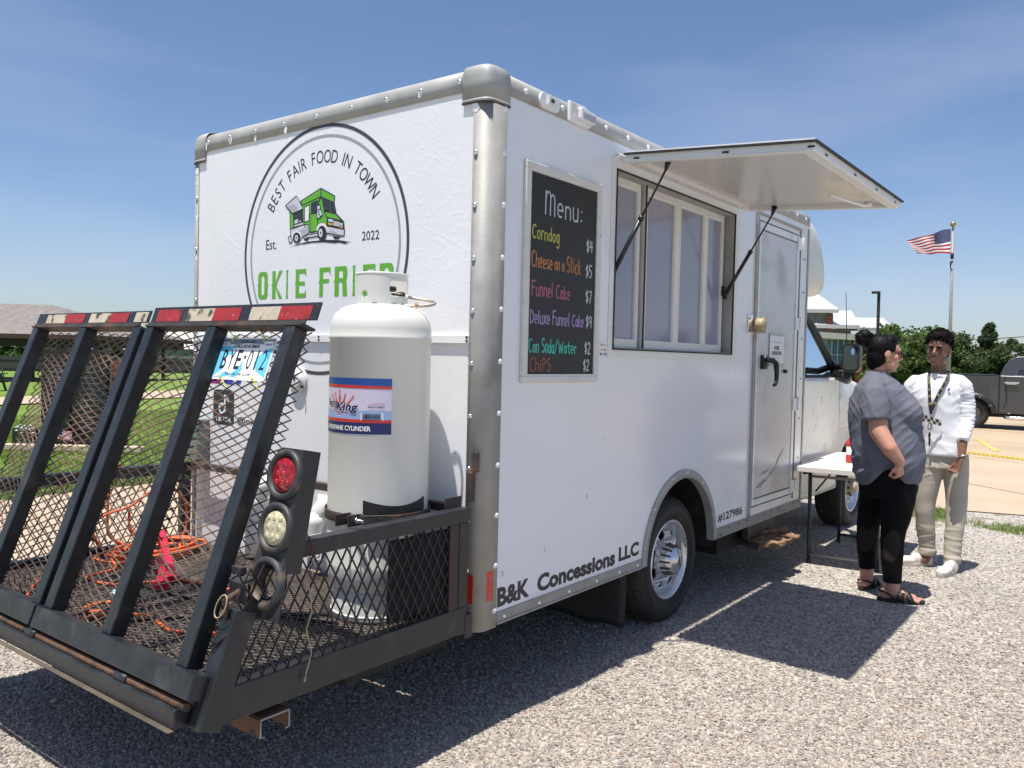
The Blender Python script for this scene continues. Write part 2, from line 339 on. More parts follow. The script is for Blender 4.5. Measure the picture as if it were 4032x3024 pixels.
tag(build('ground', mb, 'grass'), kind='structure')
sheet('gravel_lot', [(-30, -30), (16.0, -30), (7.14, 0.0), (6.2, 3.2), (-30, 3.2)], 0.0, 'gravel')
sheet('lawn', [(-40, 6.75), (30, 6.75), (60, 60), (-40, 60)], -0.012, 'grass', 24)
MT['joint'] = mat('joint', (0.20, 0.15, 0.10), 0.95, var=0.2)
sheet('driveway', [(-30, 3.2), (6.2, 3.2), (6.2, 6.75), (-30, 6.75)], 0.004, 'concrete')
sheet('pavement', [(7.15, 0.0), (16.0, -30), (24, -30), (13.4, 0.1), (15.5, 5), (6.2, 5), (6.2, 3.2)], 0.008, 'concrete')
MT['lot_concrete'] = mat('lot_concrete', (0.43, 0.335, 0.225), 0.85, var=0.08, vs=0.5, col2=(0.35, 0.26, 0.165), mixr=(0.45, 0.72), ms=0.35, bump=0.05, bs=50)
sheet('parking_lot', [(24.3, -30), (110, -40), (62, 22), (15.7, 5), (13.5, 0.1)], 0.0, 'lot_concrete')
# slab joints and painted line on the lot
mb = MB()
for x0, y0, x1, y1, w_ in ((8.2, -2.2, 11.8, 2.4, .018), (16.6, -8, 17.6, 4.5, .03), (20.4, -9, 20.9, 5.5, .03), (24.6, -12, 24.2, 7, .03), (13.6, -1.6, 30, -6.5, .03), (14, 2.6, 34, 3.6, .03)):
    d = Vector((x1-x0, y1-y0)).normalized(); q = Vector((-d.y, d.x))*w_/2
    mb.add([(x0+q.x, y0+q.y, .0125), (x1+q.x, y1+q.y, .0125), (x1-q.x, y1-q.y, .0125), (x0-q.x, y0-q.y, .0125)], [(0, 1, 2, 3)])
tag(build('slab_joint', mb, 'joint'), kind='structure')
MT['line_paint'] = mat('line_paint', (0.62, 0.40, 0.12), 0.7, var=0.2, vs=6)
mb = MB()
for k, (x0, y0, x1, y1) in enumerate(((17.7, .72, 15.0, .02), (18.4, -3.0, 15.6, -3.9), (17.4, 4.3, 14.8, 3.7))):
    d = Vector((x1-x0, y1-y0)).normalized(); q = Vector((-d.y, d.x))*.06
    mb.add([(x0+q.x, y0+q.y, .006), (x1+q.x, y1+q.y, .006), (x1-q.x, y1-q.y, .006), (x0-q.x, y0-q.y, .006)], [(0, 1, 2, 3)])
tag(build('parking_line', mb, 'line_paint'), kind='structure')
sheet('path', [(7, 24.5), (13.2, 26.3), (19, 27.6), (34, 29), (34, 33), (18, 33.2), (12, 31), (6, 28)], 0.03, 'concrete')

# pebbles: countless loose stones on the lot (stuff), spread by geometry nodes
def rockmesh(i):
    rnd = random.Random(i); bm = bmesh.new(); bmesh.ops.create_icosphere(bm, subdivisions=1, radius=1)
    sx, sy, sz = rnd.uniform(.8, 1.25), rnd.uniform(.65, 1.0), rnd.uniform(.42, .7)
    for v in bm.verts:
        k = rnd.uniform(.74, 1.18); v.co = Vector((v.co.x*sx*k, v.co.y*sy*k, v.co.z*sz*k))
    me = bpy.data.meshes.new('pebble'); bm.to_mesh(me); bm.free(); return me
def pmat():
    m = bpy.data.materials.new('pebble'); m.use_nodes = True; n = m.node_tree; N = n.nodes; L = n.links; b = N['Principled BSDF']; b.inputs['Roughness'].default_value = .9; b.inputs['Specular IOR Level'].default_value = .25
    oi = N.new('ShaderNodeObjectInfo'); r = N.new('ShaderNodeValToRGB'); e = r.color_ramp.elements
    st = ((0, (.19, .18, .185)), (.14, (.29, .275, .265)), (.40, (.40, .365, .33)), (.60, (.45, .40, .35)), (.8, (.52, .485, .44)), (.94, (.64, .60, .55)), (1, (.30, .19, .13)))
    while len(e) < len(st): e.new(.5)
    for k, (p, c) in enumerate(st): e[k].position = p; e[k].color = (*c, 1)
    L.new(oi.outputs['Random'], r.inputs[0]); t = N.new('ShaderNodeTexNoise'); t.inputs['Scale'].default_value = 2.2; t.inputs['Detail'].default_value = 5
    tcn = N.new('ShaderNodeTexCoord'); L.new(tcn.outputs['Object'], t.inputs['Vector'])
    x = N.new('ShaderNodeMixRGB'); x.blend_type = 'MULTIPLY'; x.inputs[0].default_value = .5; L.new(r.outputs[0], x.inputs[1]); L.new(t.outputs[0], x.inputs[2])
    g = N.new('ShaderNodeMixRGB'); g.blend_type = 'MULTIPLY'; g.inputs[0].default_value = 1; g.inputs[2].default_value = (1.08, 1.035, .985, 1); L.new(x.outputs[0], g.inputs[1]); L.new(g.outputs[0], b.inputs['Base Color']); return m
MT['pebble'] = pmat()
def scatter(name, pts, protos, m, smin, smax, tilt=0.5, label=None):
    """one stuff object: instances of a few hidden-library meshes on given points"""
    lib = bpy.data.collections.new(name+'_library')
    for me in protos:
        me.materials.append(MT[m]); o = bpy.data.objects.new(name+'_piece', me); lib.objects.link(o)
    me = bpy.data.meshes.new(name); me.from_pydata(pts, [], []); o = bpy.data.objects.new(name, me); COL.objects.link(o)
    g = bpy.data.node_groups.new(name, 'GeometryNodeTree'); g.interface.new_socket('Geometry', in_out='INPUT', socket_type='NodeSocketGeometry'); g.interface.new_socket('Geometry', in_out='OUTPUT', socket_type='NodeSocketGeometry')
    N, L = g.nodes, g.links; gi, go = N.new('NodeGroupInput'), N.new('NodeGroupOutput'); ip = N.new('GeometryNodeInstanceOnPoints'); ci = N.new('GeometryNodeCollectionInfo')
    ci.inputs[0].default_value = lib; ci.inputs['Separate Children'].default_value = True; ci.inputs['Reset Children'].default_value = True
    rv = N.new('FunctionNodeRandomValue'); rv.data_type = 'FLOAT_VECTOR'; rv.inputs[0].default_value = (-tilt, -tilt, 0); rv.inputs[1].default_value = (tilt, tilt, 6.283)
    rs = N.new('FunctionNodeRandomValue'); rs.data_type = 'FLOAT'; rs.inputs[2].default_value = smin; rs.inputs[3].default_value = smax; rs.inputs['Seed'].default_value = 5
    ip.inputs['Pick Instance'].default_value = True
    L.new(gi.outputs[0], ip.inputs['Points']); L.new(ci.outputs[0], ip.inputs['Instance']); L.new(rv.outputs[0], ip.inputs['Rotation']); L.new(rs.outputs[1], ip.inputs['Scale']); L.new(ip.outputs[0], go.inputs[0])
    md = o.modifiers.new('scatter', 'NODES'); md.node_group = g
    return tag(o, label, kind='stuff')
def in_view(x, y, mg=0.12):
    d = Vector((x, y, 0))-Vector((-2.537, -2.077, 1.503)); z = d.dot(cf)
    if z < .5: return False
    f = 3270.32; a = d.dot(r2)/z*f/2016; b = d.dot(u2)/z*f/1512
    return abs(a) < 1+mg and abs(b) < 1+mg
rg = random.Random(3); pts = []
while len(pts) < 150000:
    z = 0.9/(rg.random()**0.62+0.055)                       # more points near, where single stones show
    if z > 14: continue
    a = rg.uniform(-.74, .74); x = -2.537+cf.x*z+cr.x*a*z; y = -2.077+cf.y*z+cr.y*a*z
    if y > 3.15 or x > 7.1-0.29*y or not in_view(x, y): continue
    pts.append((x, y, rg.uniform(-.004, .003)))
scatter('gravel', pts, [rockmesh(i) for i in range(12)], 'pebble', .0042, .0112, .6)

pts = []
while len(pts) < 260:
    z = 1.6+7*rg.random()**1.3; a = rg.uniform(-.72, .72); x = -2.537+cf.x*z+cr.x*a*z; y = -2.077+cf.y*z+cr.y*a*z
    if y < 3.0 and x < 7-.29*y and in_view(x, y): pts.append((x, y, .003))
scatter('larger_stones', pts, [rockmesh(40+i) for i in range(6)], 'pebble', .012, .021, .6)
mb = MB()
for k in range(46):
    z = 1.7+6*rg.random(); a = rg.uniform(-.7, .7); x = -2.537+cf.x*z+cr.x*a*z; y = -2.077+cf.y*z+cr.y*a*z
    if y > 2.9 or x > 7: continue
    t = rg.uniform(0, 6.28); s_ = rg.uniform(.008, .022); c, q = math.cos(t)*s_, math.sin(t)*s_
    mb.add([(x-c, y-q, .012), (x-q*.4, y+c*.4, .016), (x+c, y+q, .013), (x+q*.4, y-c*.4, .010)], [(0, 1, 2, 3)])
tag(build('dry_leaves', mb, mat('dry_leaf', (.20, .10, .05), .8, var=.4, vs=8), fix=False), kind='stuff')
# grass tufts (stuff): on the near lawn and as weeds along the gravel's edge
def tuft(i, n=9, h=1.0, spread=.5):
    rnd = random.Random(100+i); v, f = [], []
    for k in range(n):
        a = rnd.uniform(0, 6.28); bx_, by_ = rnd.uniform(-spread, spread), rnd.uniform(-spread, spread); hh = h*rnd.uniform(.5, 1.1); le = rnd.uniform(.2, .7)*hh; w_ = .05
        c, s_ = math.cos(a), math.sin(a); o = len(v)
        v += [(bx_-s_*w_, by_+c*w_, 0), (bx_+s_*w_, by_-c*w_, 0), (bx_+c*le*.4+s_*w_*.7, by_+s_*le*.4-c*w_*.7, hh*.6), (bx_+c*le*.4-s_*w_*.7, by_+s_*le*.4+c*w_*.7, hh*.6), (bx_+c*le, by_+s_*le, hh)]
        f += [(o, o+1, o+2, o+3), (o+3, o+2, o+4)]
    me = bpy.data.meshes.new('tuft'); me.from_pydata(v, [], f); return me
def gmat(name, st):
    m = bpy.data.materials.new(name); m.use_nodes = True; n = m.node_tree; N = n.nodes; L = n.links; b = N['Principled BSDF']; b.inputs['Roughness'].default_value = .7; b.inputs['Specular IOR Level'].default_value = .25
    oi = N.new('ShaderNodeObjectInfo'); r = N.new('ShaderNodeValToRGB'); e = r.color_ramp.elements
    while len(e) < len(st): e.new(.5)
    for k, (p, c) in enumerate(st): e[k].position = p; e[k].color = (*c, 1)
    L.new(oi.outputs['Random'], r.inputs[0]); L.new(r.outputs[0], b.inputs['Base Color'])
    tr = N.new('ShaderNodeBsdfTranslucent'); L.new(r.outputs[0], tr.inputs[0]); ms = N.new('ShaderNodeMixShader'); ms.inputs[0].default_value = .35
    L.new(b.outputs[0], ms.inputs[1]); L.new(tr.outputs[0], ms.inputs[2]); L.new(ms.outputs[0], N['Material Output'].inputs[0]); return m
MT['grass_blade'] = gmat('grass_blade', ((0, (.11, .19, .03)), (.5, (.17, .275, .05)), (.85, (.25, .32, .085)), (1, (.36, .32, .15))))
pts = []
while len(pts) < 26000:
    x, y = rg.uniform(-1, 14), 6.76+13*rg.random()**1.6
    if in_view(x, y, .05): pts.append((x, y, hgt(x, y)-.012))
scatter('lawn_grass', pts, [tuft(i) for i in range(6)], 'grass_blade', .035, .075, .2)
pts = []
while len(pts) < 1300:
    x, y = rg.uniform(4.4, 7.3), rg.uniform(-5, 1.5)
    e = 7.12-.29*y
    if x > e: continue
    if noise.noise(Vector((x*1.3, y*1.3, 4)))*1.5+(x-e)*.36+.62 > .60+rg.random()*.45 and in_view(x, y): pts.append((x, y, 0))
scatter('weeds', pts, [tuft(20+i, 7, .8, .9) for i in range(5)], 'grass_blade', .025, .06, .4)

# ------------------------------------------------------------ trees
def leafmat(name, cols):
    m = gmat(name, ((0, cols[0]), (1, cols[2])))
    N, L = m.node_tree.nodes, m.node_tree.links; t = N.new('ShaderNodeTexCoord'); z = N.new('ShaderNodeTexNoise'); z.inputs['Scale'].default_value = 1.3; z.inputs['Detail'].default_value = 7
    L.new(t.outputs['Object'], z.inputs['Vector']); r = N.new('ShaderNodeValToRGB'); e = r.color_ramp.elements; e.new(.5)
    for k, (p, c) in enumerate(zip((.32, .5, .7), cols)): e[k].position = p; e[k].color = (*c, 1)
    L.new(z.outputs[0], r.inputs[0])
    for nd in N:
        if nd.type in ('BSDF_PRINCIPLED', 'BSDF_TRANSLUCENT'): L.new(r.outputs[0], nd.inputs[0])
    return m
MT['leaf_bright'] = leafmat('leaf_bright', ((.060, .10, .030), (.105, .16, .048), (.17, .23, .075)))
MT['leaf_dark'] = leafmat('leaf_dark', ((.042, .070, .030), (.078, .112, .045), (.125, .165, .07)))
MT['leaf_mid'] = leafmat('leaf_mid', ((.03, .07, .018), (.06, .12, .028), (.11, .18, .045)))
def tree(x, y, h, r, m, label, conic=0.0, n=5000, ls=.16, name='tree', group=None, base=.12, seed=0, cat='tree'):
    rnd = random.Random(seed+int(x*31+y*17)); z0 = hgt(x, y)-.03
    t = thing(name, label, cat, (x, y, z0), group)
    tb = MB(); k = [Vector((x+math.sin(i*1.7+seed)*r*.03, y+math.cos(i*2.1+seed)*r*.03, z0+h*.78*i/5)) for i in range(6)]
    tb.tube(k, [h*.022*(1-.15*i) for i in range(6)], 8)
    for i in range(7):
        p = k[1+i % 4]; a = i*2.4+seed; e = p+Vector((math.cos(a)*r*.6, math.sin(a)*r*.6, h*.18)); tb.tube([p, (p+e)/2+Vector((0, 0, h*.03)), e], [h*.010, h*.007, h*.003], 5)
    build('trunk', tb, 'bark', t)
    cl = []                                                     # clump centres through the crown's volume
    for i in range(46):
        u = rnd.random(); zz = base+(1-base)*u
        lim = (1-u)**.8 if conic > .5 else math.sqrt(max(0, 1-(2*u-.95)**2*.92))
        a = rnd.uniform(0, 6.283); q = lim*math.sqrt(rnd.random())*.86
        cl.append((Vector((x+math.cos(a)*q*r, y+math.sin(a)*q*r, z0+zz*h*.95)), r*rnd.uniform(.16, .34)*(.6 if conic > .5 and u > .6 else 1)))
    fb = MB(); V_, F_ = [], []
    for i in range(n):
        c, cr_ = cl[rnd.randrange(len(cl))]; d = Vector((rnd.gauss(0, 1), rnd.gauss(0, 1), rnd.gauss(0, 1))).normalized()*cr_*(rnd.random()**.4)*rnd.uniform(.8, 1.2)
        d.z *= .75; p = c+d; s_ = ls*rnd.uniform(.6, 1.3); a = Vector((rnd.gauss(0, 1), rnd.gauss(0, 1), rnd.gauss(0, .6))).normalized()*s_; b = a.cross(Vector((rnd.gauss(0, 1), rnd.gauss(0, 1), rnd.gauss(0, 1)))).normalized()*s_*.6
        o = len(V_); V_ += [tuple(p-a), tuple(p+b), tuple(p+a), tuple(p-b)]; F_.append((o, o+1, o+2, o+3))
    fb.v, fb.f, fb.s, fb.m = V_, F_, [False]*len(F_), [0]*len(F_)
    build('crown', fb, m, t, fix=False); return t
# right side, behind the parked pickup
G_ = 'trees behind the parking lot'
tree(56.0, 11.2, 4.3, 2.5, 'leaf_bright', 'light green leafy tree seen just right of the woman\'s hair bun', group=G_, n=6000, ls=.14, seed=1)
tree(57.8, 9.0, 4.2, 2.6, 'leaf_bright', 'light green leafy tree whose crown rises between the two people', group=G_, n=6000, ls=.14, seed=2)
tree(61.0, 11.6, 4.1, 2.8, 'leaf_mid', 'darker leafy tree standing behind the light green ones', group=G_, n=5000, ls=.15, seed=3)
tree(59.5, 7.6, 3.7, 2.3, 'leaf_dark', 'dark evergreen right behind the man\'s curly head', group=G_, n=6000, ls=.12, seed=4, conic=.3)
tree(60.4, 6.2, 4.7, 1.9, 'leaf_dark', 'tallest dark evergreen with a pointed top above the row', conic=1, group=G_, n=6500, ls=.12, seed=5, base=.05)
tree(60.4, 5.0, 3.6, 2.2, 'leaf_dark', 'broad dark evergreen just right of the pointed one', group=G_, n=6000, ls=.12, seed=6, base=.06)
tree(61.6, 3.4, 3.25, 1.7, 'leaf_dark', 'lower dark evergreen above the pickup bed', conic=1, group=G_, n=5000, ls=.12, seed=7, base=.05)
tree(62.4, 2.2, 3.5, 1.7, 'leaf_dark', 'dark evergreen left of the pickup cab roof', conic=1, group=G_, n=5000, ls=.12, seed=8, base=.05)
tree(66.0, 0.4, 2.9, 2.0, 'leaf_bright', 'small pale green tree behind the pickup cab at the photo\'s right edge', group=G_, n=3500, ls=.14, seed=9)
tree(58.0, 7.4, 2.6, 1.8, 'leaf_dark', 'low dark bush below the evergreens, behind the man\'s neck', group=G_, n=4000, ls=.12, seed=10, base=0.0, cat='bush', name='bush')
# left side, beyond the fence
G2 = 'trees beyond the wooden fence'
for i, (x, y, h, r, m, lb) in enumerate((
    (41.5, 113.5, 4.3, 2.9, 'leaf_mid', 'leftmost green tree beyond the fence under the pavilion roof'), (44.6, 110.4, 4.4, 2.8, 'leaf_mid', 'round green tree beyond the fence seen through the left ramp gate'),
    (47.0, 107.4, 4.5, 2.6, 'leaf_mid', 'green tree beyond the fence above the granite monument'), (49.0, 105.2, 4.2, 2.2, 'leaf_dark', 'dark green tree beyond the fence left of the pale shed'),
    (51.2, 104.6, 5.2, 2.0, 'leaf_dark', 'tallest dark green tree beyond the fence, rising behind the pale shed'))):
    tree(x, y, h, r, m, lb, group=G2, n=5000, ls=.22, seed=20+i, base=0.02)
# ------------------------------------------------------------ left background
MT['fascia'] = mat('fascia', (0.06, 0.036, 0.026), 0.8); MT['pale_wall'] = mat('pale_wall', (0.60, 0.56, 0.48), 0.7, var=0.04)
MT['sage_wall'] = mat('sage_wall', (0.16, 0.20, 0.18), 0.7, var=0.06, vs=2); MT['white_roof'] = mat('white_roof', (0.62, 0.64, 0.66), 0.35, metal=0.15, var=0.04)
MT['grey_stone'] = mat('grey_stone', (0.23, 0.22, 0.205), 0.8, var=0.08, vs=2)
MT['stone_cap'] = mat('stone_cap', (0.52, 0.42, 0.30), 0.8, var=0.1, vs=10)
# wooden fence: posts and rails carry a long row of pickets
fr = thing('wooden_fence', 'long weathered dark wooden picket fence across the far end of the lawn', 'fence', (44, 93, hgt(44, 93)))
A, B_ = Vector((28.0, 115.0)), Vector((60.0, 72.0)); d = (B_-A); Lf = d.length; d.normalize(); q = Vector((-d.y, d.x))
pm = MB().bx(-.068, .068, -.012, .012, 0, 1.72); pk = build('picket', pm, 'wood_dark', fr)
ang = math.atan2(d.y, d.x); rr_ = random.Random(11)
def fpos(t, off=0): p = A+d*t+q*off; return Vector((p.x, p.y, hgt(p.x, p.y)))
rest = MB(); n_p = int(Lf/.146); vis0 = int(10/.146)
for i in range(n_p):
    p = fpos(i*.146); M_ = Matrix.Translation(p)@Matrix.Rotation(ang, 4, 'Z')@Matrix.Diagonal((1, 1, 1+rr_.uniform(-.03, .03), 1))
    if vis0 <= i < vis0+298:
        if i == vis0: pk.matrix_basis = M_
        else: inst(pk, fr, M_)
    else:
        e = [M_@Vector(v) for v in pm.v]; rest.add(e, pm.f)
tag(build('picket_rows', rest, 'wood_dark', fr), kind='stuff')
rb = MB()
for z in (.35, 1.35): rb.bar(fpos(0, -.04)+Vector((0, 0, z)), fpos(Lf, -.04)+Vector((0, 0, z)), .05, .09)
build('rail', rb, 'wood_dark', fr)
# pavilion with hipped shingle roof
pv = thing('pavilion', 'open picnic pavilion with brown fascia and grey shingle hip roof at the left edge', 'pavilion', (16, 56, hgt(16, 56)))
E1, E2 = Vector((22.25, 48.0)), Vector((8.5, 66.5)); dv = (E2-E1).normalized(); nv = Vector((dv.y, -dv.x))*-1
if nv.dot(Vector((1, 1))) < 0: nv = -nv
W_, L_ = 14.0, (E2-E1).length; ze, zr = 2.02, 4.45
c1, c2 = E1, E2; c3, c4 = E2+nv*W_, E1+nv*W_; m1, m2 = E1+dv*7+nv*7, E2-dv*7+nv*7
def v3(p, z): return (p.x, p.y, z)
mb = MB(); mb.add([v3(c1, ze+.28), v3(c2, ze+.28), v3(c3, ze+.28), v3(c4, ze+.28), v3(m1, zr), v3(m2, zr)], [(0, 1, 5, 4), (1, 2, 5), (2, 3, 4, 5), (3, 0, 4)]); build('roof', mb, 'shingle', pv)
mb = MB()
for a_, b_ in ((c1, c2), (c2, c3), (c3, c4), (c4, c1)): mb.bar(v3(a_, ze+.13), v3(b_, ze+.13), .08, .26)
mb.add([v3(p, ze+.02) for p in (c1, c2, c3, c4)], [(0, 1, 2, 3)]); build('fascia', mb, 'fascia', pv, fix=False)
for a_, b_ in ((.07, .1), (.5, .1), (.93, .1), (.07, .9), (.5, .9), (.93, .9)):
    p = E1+dv*L_*a_+nv*W_*b_; build('post', MB().bar(v3(p, hgt(p.x, p.y)), v3(p, ze), .2, .2, (1, 0, 0)), 'fascia', pv)
mb = MB(); i1, i2 = E1+dv*.5+nv*.5, E2-dv*.5+nv*.5; i3, i4 = i2+nv*(W_-1), i1+nv*(W_-1)
for a_, b_ in ((i1, i2), (i2, i3), (i3, i4), (i4, i1)): mb.bar(v3(a_, ze-.22), v3(b_, ze-.22), .14, .46)
build('shade_beam', mb, 'chassis', pv)  # near-black colour paints the shade beneath the eaves onto this band
# picnic table (dark) and soccer goal post
pt = thing('picnic_table', 'dark picnic table with benches on the lawn at the left edge', 'picnic table', (12.2, 37.8, hgt(12, 37.8)))
g0 = hgt(12.2, 37.8); ux, uy = Vector((.62, -.78, 0)), Vector((.78, .62, 0)); o_ = Vector((12.15, 37.95, g0))
for k in range(4): build('plank', MB().bar(o_-ux*.95+uy*(k*.18-.27)+Vector((0, 0, .75)), o_+ux*.95+uy*(k*.18-.27)+Vector((0, 0, .75)), .16, .04), 'wood_dark', pt)
for s_ in (-1, 1):
    build('bench', MB().bar(o_-ux*.95+uy*s_*.68+Vector((0, 0, .44)), o_+ux*.95+uy*s_*.68+Vector((0, 0, .44)), .26, .05), 'wood_dark', pt)
    mb = MB(); c_ = o_+ux*s_*.7
    for t_ in (-1, 1): mb.bar(c_+uy*t_*.62, c_+uy*t_*.2+Vector((0, 0, .74)), .09, .05)
    mb.bar(c_-uy*.75+Vector((0, 0, .40)), c_+uy*.75+Vector((0, 0, .40)), .05, .1); build('leg', mb, 'wood_dark', pt)
gp = MB(); p0 = Vector((22.7, 63.8, 0)); z_ = hgt(22, 63.6)
gp.tube([p0+Vector((-.6, .9, z_+1.75)), p0+Vector((0, 0, z_+1.62)), p0+Vector((.3, -.35, z_))], .05, 8); gp.tube([p0+Vector((-.6, .9, z_+1.75)), p0+Vector((-1.2, 1.8, z_+1.75)), p0+Vector((-1.2, 1.8, z_))], .05, 8)
tag(build('goal_frame', gp, 'white_clean'), 'white tubular goal frame standing on the lawn at the left edge', 'goal')
# far buildings beyond the fence
sh = thing('shed', 'low pale metal shed just beyond the wooden fence', 'shed', (53.5, 105.5, hgt(53, 105)))
gz = hgt(53, 105)
def block(p0, p1, dep, z0, z1, name, m, parent, push=(0.55, .83)):
    p0, p1 = Vector(p0), Vector(p1); n_ = Vector(push).normalized()*dep; b = MB()
    c = [p0, p1, p1+n_, p0+n_]; b.add([(p.x, p.y, z) for z in (z0, z1) for p in c], [(0, 1, 5, 4), (1, 2, 6, 5), (2, 3, 7, 6), (3, 0, 4, 7), (4, 5, 6, 7)]); return build(name, b, m, parent)
def gable(p0, p1, dep, z1, zr_, over, name, m, parent, along=True, push=(0.55, .83)):
    p0, p1 = Vector(p0), Vector(p1); d_ = (p1-p0).normalized(); n_ = Vector(push).normalized(); p0 = p0-d_*over-n_*over; p1 = p1+d_*over-n_*over; n_ = n_*(dep+2*over); b = MB()
    if along: r0, r1 = p0+n_/2, p1+n_/2; vs = [p0, p1, p1+n_, p0+n_, r0, r1]; fs = [(0, 1, 5, 4), (2, 3, 4, 5), (0, 4, 3), (1, 2, 5)]
    else: m_ = (p0+p1)/2; vs = [p0, p1, p1+n_, p0+n_, m_, m_+n_]; fs = [(0, 4, 5, 3), (4, 1, 2, 5), (0, 1, 4), (3, 2, 5)]
    b.add([(p.x, p.y, z1 if i < 4 else zr_) for i, p in enumerate(vs)], fs); return build(name, b, m, parent, fix=False)
block((51.9, 108.1), (55.6, 103.4), 6, gz, gz+2.9, 'wall', 'pale_wall', sh); gable((51.9, 108.1), (55.6, 103.4), 6, gz+2.85, gz+3.7, .3, 'roof', 'white_roof', sh)
mb = MB()
for k in range(9): mb.bar((51.85, 108.05, gz+1.5+k*.16), (55.55, 103.35, gz+1.5+k*.16), .03, .05)
build('siding_seam', mb, 'white_clean', sh)
bb = thing('metal_building', 'large cream metal building with sage green walls seen through the ramp gate', 'building', (57.5, 100.5, hgt(57, 100)))
gz = hgt(57, 100)
block((55.9, 103.0), (62.5, 93.5), 12, gz, gz+3.05, 'wall', 'sage_wall', bb); gable((55.9, 103.0), (62.5, 93.5), 12, gz+3.0, gz+5.4, .2, 'roof', 'pale_wall', bb)
sb = thing('stone_building', 'distant grey building with small windows peeking above the pale shed', 'building', (57, 110, hgt(57, 110)))
block((56.0, 113.0), (60.4, 107.6), 5, hgt(57, 110), hgt(57, 110)+5.6, 'wall', 'grey_stone', sb)
for k in range(3):
    f_ = (k+.8)/3.6; p = Vector((56.0, 113.0)).lerp(Vector((60.4, 107.6)), f_); n_ = Vector((.55, .83)).normalized(); p = p-n_*.03; dd = Vector((.63, -.78)); z = hgt(57, 110)+4.6
    build('window', MB().bar((p.x-dd.x*.3, p.y-dd.y*.3, z), (p.x+dd.x*.3, p.y+dd.y*.3, z), .06, .7), 'dark_glass', sb)
mb = MB(); px_, py_ = 57.9, 100.4; z_ = hgt(57, 100)+5.2
mb.tube([(px_, py_, z_-.3), (px_, py_, z_+.9)], .05, 6); mb.bar((px_-.5, py_+.6, z_+.8), (px_+.5, py_-.6, z_+.8), .05, .06); mb.bar((px_-.3, py_+.35, z_+.6), (px_+.3, py_-.35, z_+.6), .04, .05)
tag(build('television_antenna', mb, 'chassis'), 'small dark roof antenna on the cream metal building', 'antenna')
# granite memorial with brick pillars
mo = thing('granite_monument', 'black engraved granite memorial slabs on a stone edged bed seen through the ramp gates', 'monument', (3.5, 10.9, 0))
du = Vector((.62, -.785, 0)); dn = Vector((.785, .62, 0)); o_ = Vector((3.16, 11.24, 0))
def slab(a, b, z0, z1, t0, t1, name, m, bev=.01): 
    p = o_+du*((a+b)/2)+dn*((t0+t1)/2)+Vector((0, 0, (z0+z1)/2)); return build(name, MB().obx(p, du*(b-a)/2, dn*(t1-t0)/2, (0, 0, (z1-z0)/2)), m, mo, bevel=bev)
slab(0, .44, .10, 1.49, 0, .14, 'slab', 'granite'); slab(.52, .98, .10, 1.49, 0, .14, 'slab', 'granite'); slab(.44, .52, .10, 1.30, .03, .12, 'joint', 'granite')
slab(-.05, 1.05, .0, .10, -.10, .25, 'plinth', 'granite'); slab(-.42, -.06, .0, .27, -.02, .12, 'plaque', 'granite')
mP = Print(lambda a, b, l: tuple(o_+du*a-dn*(l+.001)+Vector((0, 0, b))))
MT['engraving'] = mat('engraving', (0.13, 0.13, 0.14), 0.7)
for a in (.05, .57):
    for k in range(12):
        w_ = .10+.2*abs(math.sin(k*2.3+a)); mP.poly([(a+.17-w_/2, 1.22-k*.085), (a+.17+w_/2, 1.22-k*.085), (a+.17+w_/2, 1.238-k*.085), (a+.17-w_/2, 1.238-k*.085)], 'engraving')
mP.done('engraving', mo)
bp_ = thing('brick_pillar', 'short red brick pillar right of the black granite memorial', 'pillar', tuple(o_+du*1.07+dn*.3))
pc = o_+du*1.07+dn*.3
build('mortar_core', MB().obx(pc+Vector((0, 0, .66)), du*.082, dn*.082, (0, 0, .66)), 'mortar', bp_)
bk = None
for r in range(18):
    for k, (a, b, hx, hy) in enumerate(((-.047, -.07, .045, .022), (.047, -.07, .045, .022), (-.07, .0, .022, .045), (.07, .0, .022, .045))):
        if r % 2: a = a*1.0+(.0 if k > 1 else -.012)
        p = pc+du*a+dn*b+Vector((0, 0, .037+r*.0735)); M_ = Matrix.Translation(p)@Matrix.Rotation(math.atan2(du.y, du.x), 4, 'Z')@Matrix.Diagonal((hx/.045, hy/.022, 1, 1))
        if bk is None: bk = build('brick', MB().bx(-.045, .045, -.022, .022, -.031, .031), 'brick', bp_, bevel=.003); bk.matrix_basis = M_
        else: inst(bk, bp_, M_).modifiers.clear()
tag(build('wooden_post', MB().bar(tuple(o_+du*(-.10)+dn*2.6+Vector((0, 0, -.1))), tuple(o_+du*(-.10)+dn*2.6+Vector((0, 0, 1.38))), .10, .10, (1, 0, 0)), mat('olive_post', (.085, .08, .045), .8), bevel=.008), 'short square olive brown post standing behind the granite memorial', 'post')
ed = thing('stone_edging', 'pale stone edging of the memorial bed in the lawn', 'edging', tuple(o_+du*.4-dn*.35)); e0 = None
for k in range(9):
    p = o_+du*(-.75+k*.29)-dn*(.38-.01*(k % 3))+Vector((0, 0, .035)); M_ = Matrix.Translation(p)@Matrix.Rotation(math.atan2(du.y, du.x)+.02*((k*7) % 5-2), 4, 'Z')
    if e0 is None: e0 = build('stone', MB().bx(-.137, .137, -.07, .07, -.05, .04), 'stone_cap', ed, bevel=.012); e0.matrix_basis = M_
    else:
        c = inst(e0, ed, M_); b_ = c.modifiers.new('bevel', 'BEVEL'); b_.width = .012
rf = random.Random(4)
fl = thing('white_flowers', 'bunch of white flowers lying on the plaque beside the granite memorial', 'flowers', tuple(o_+du*(-.22)-dn*.1))
mb = MB()
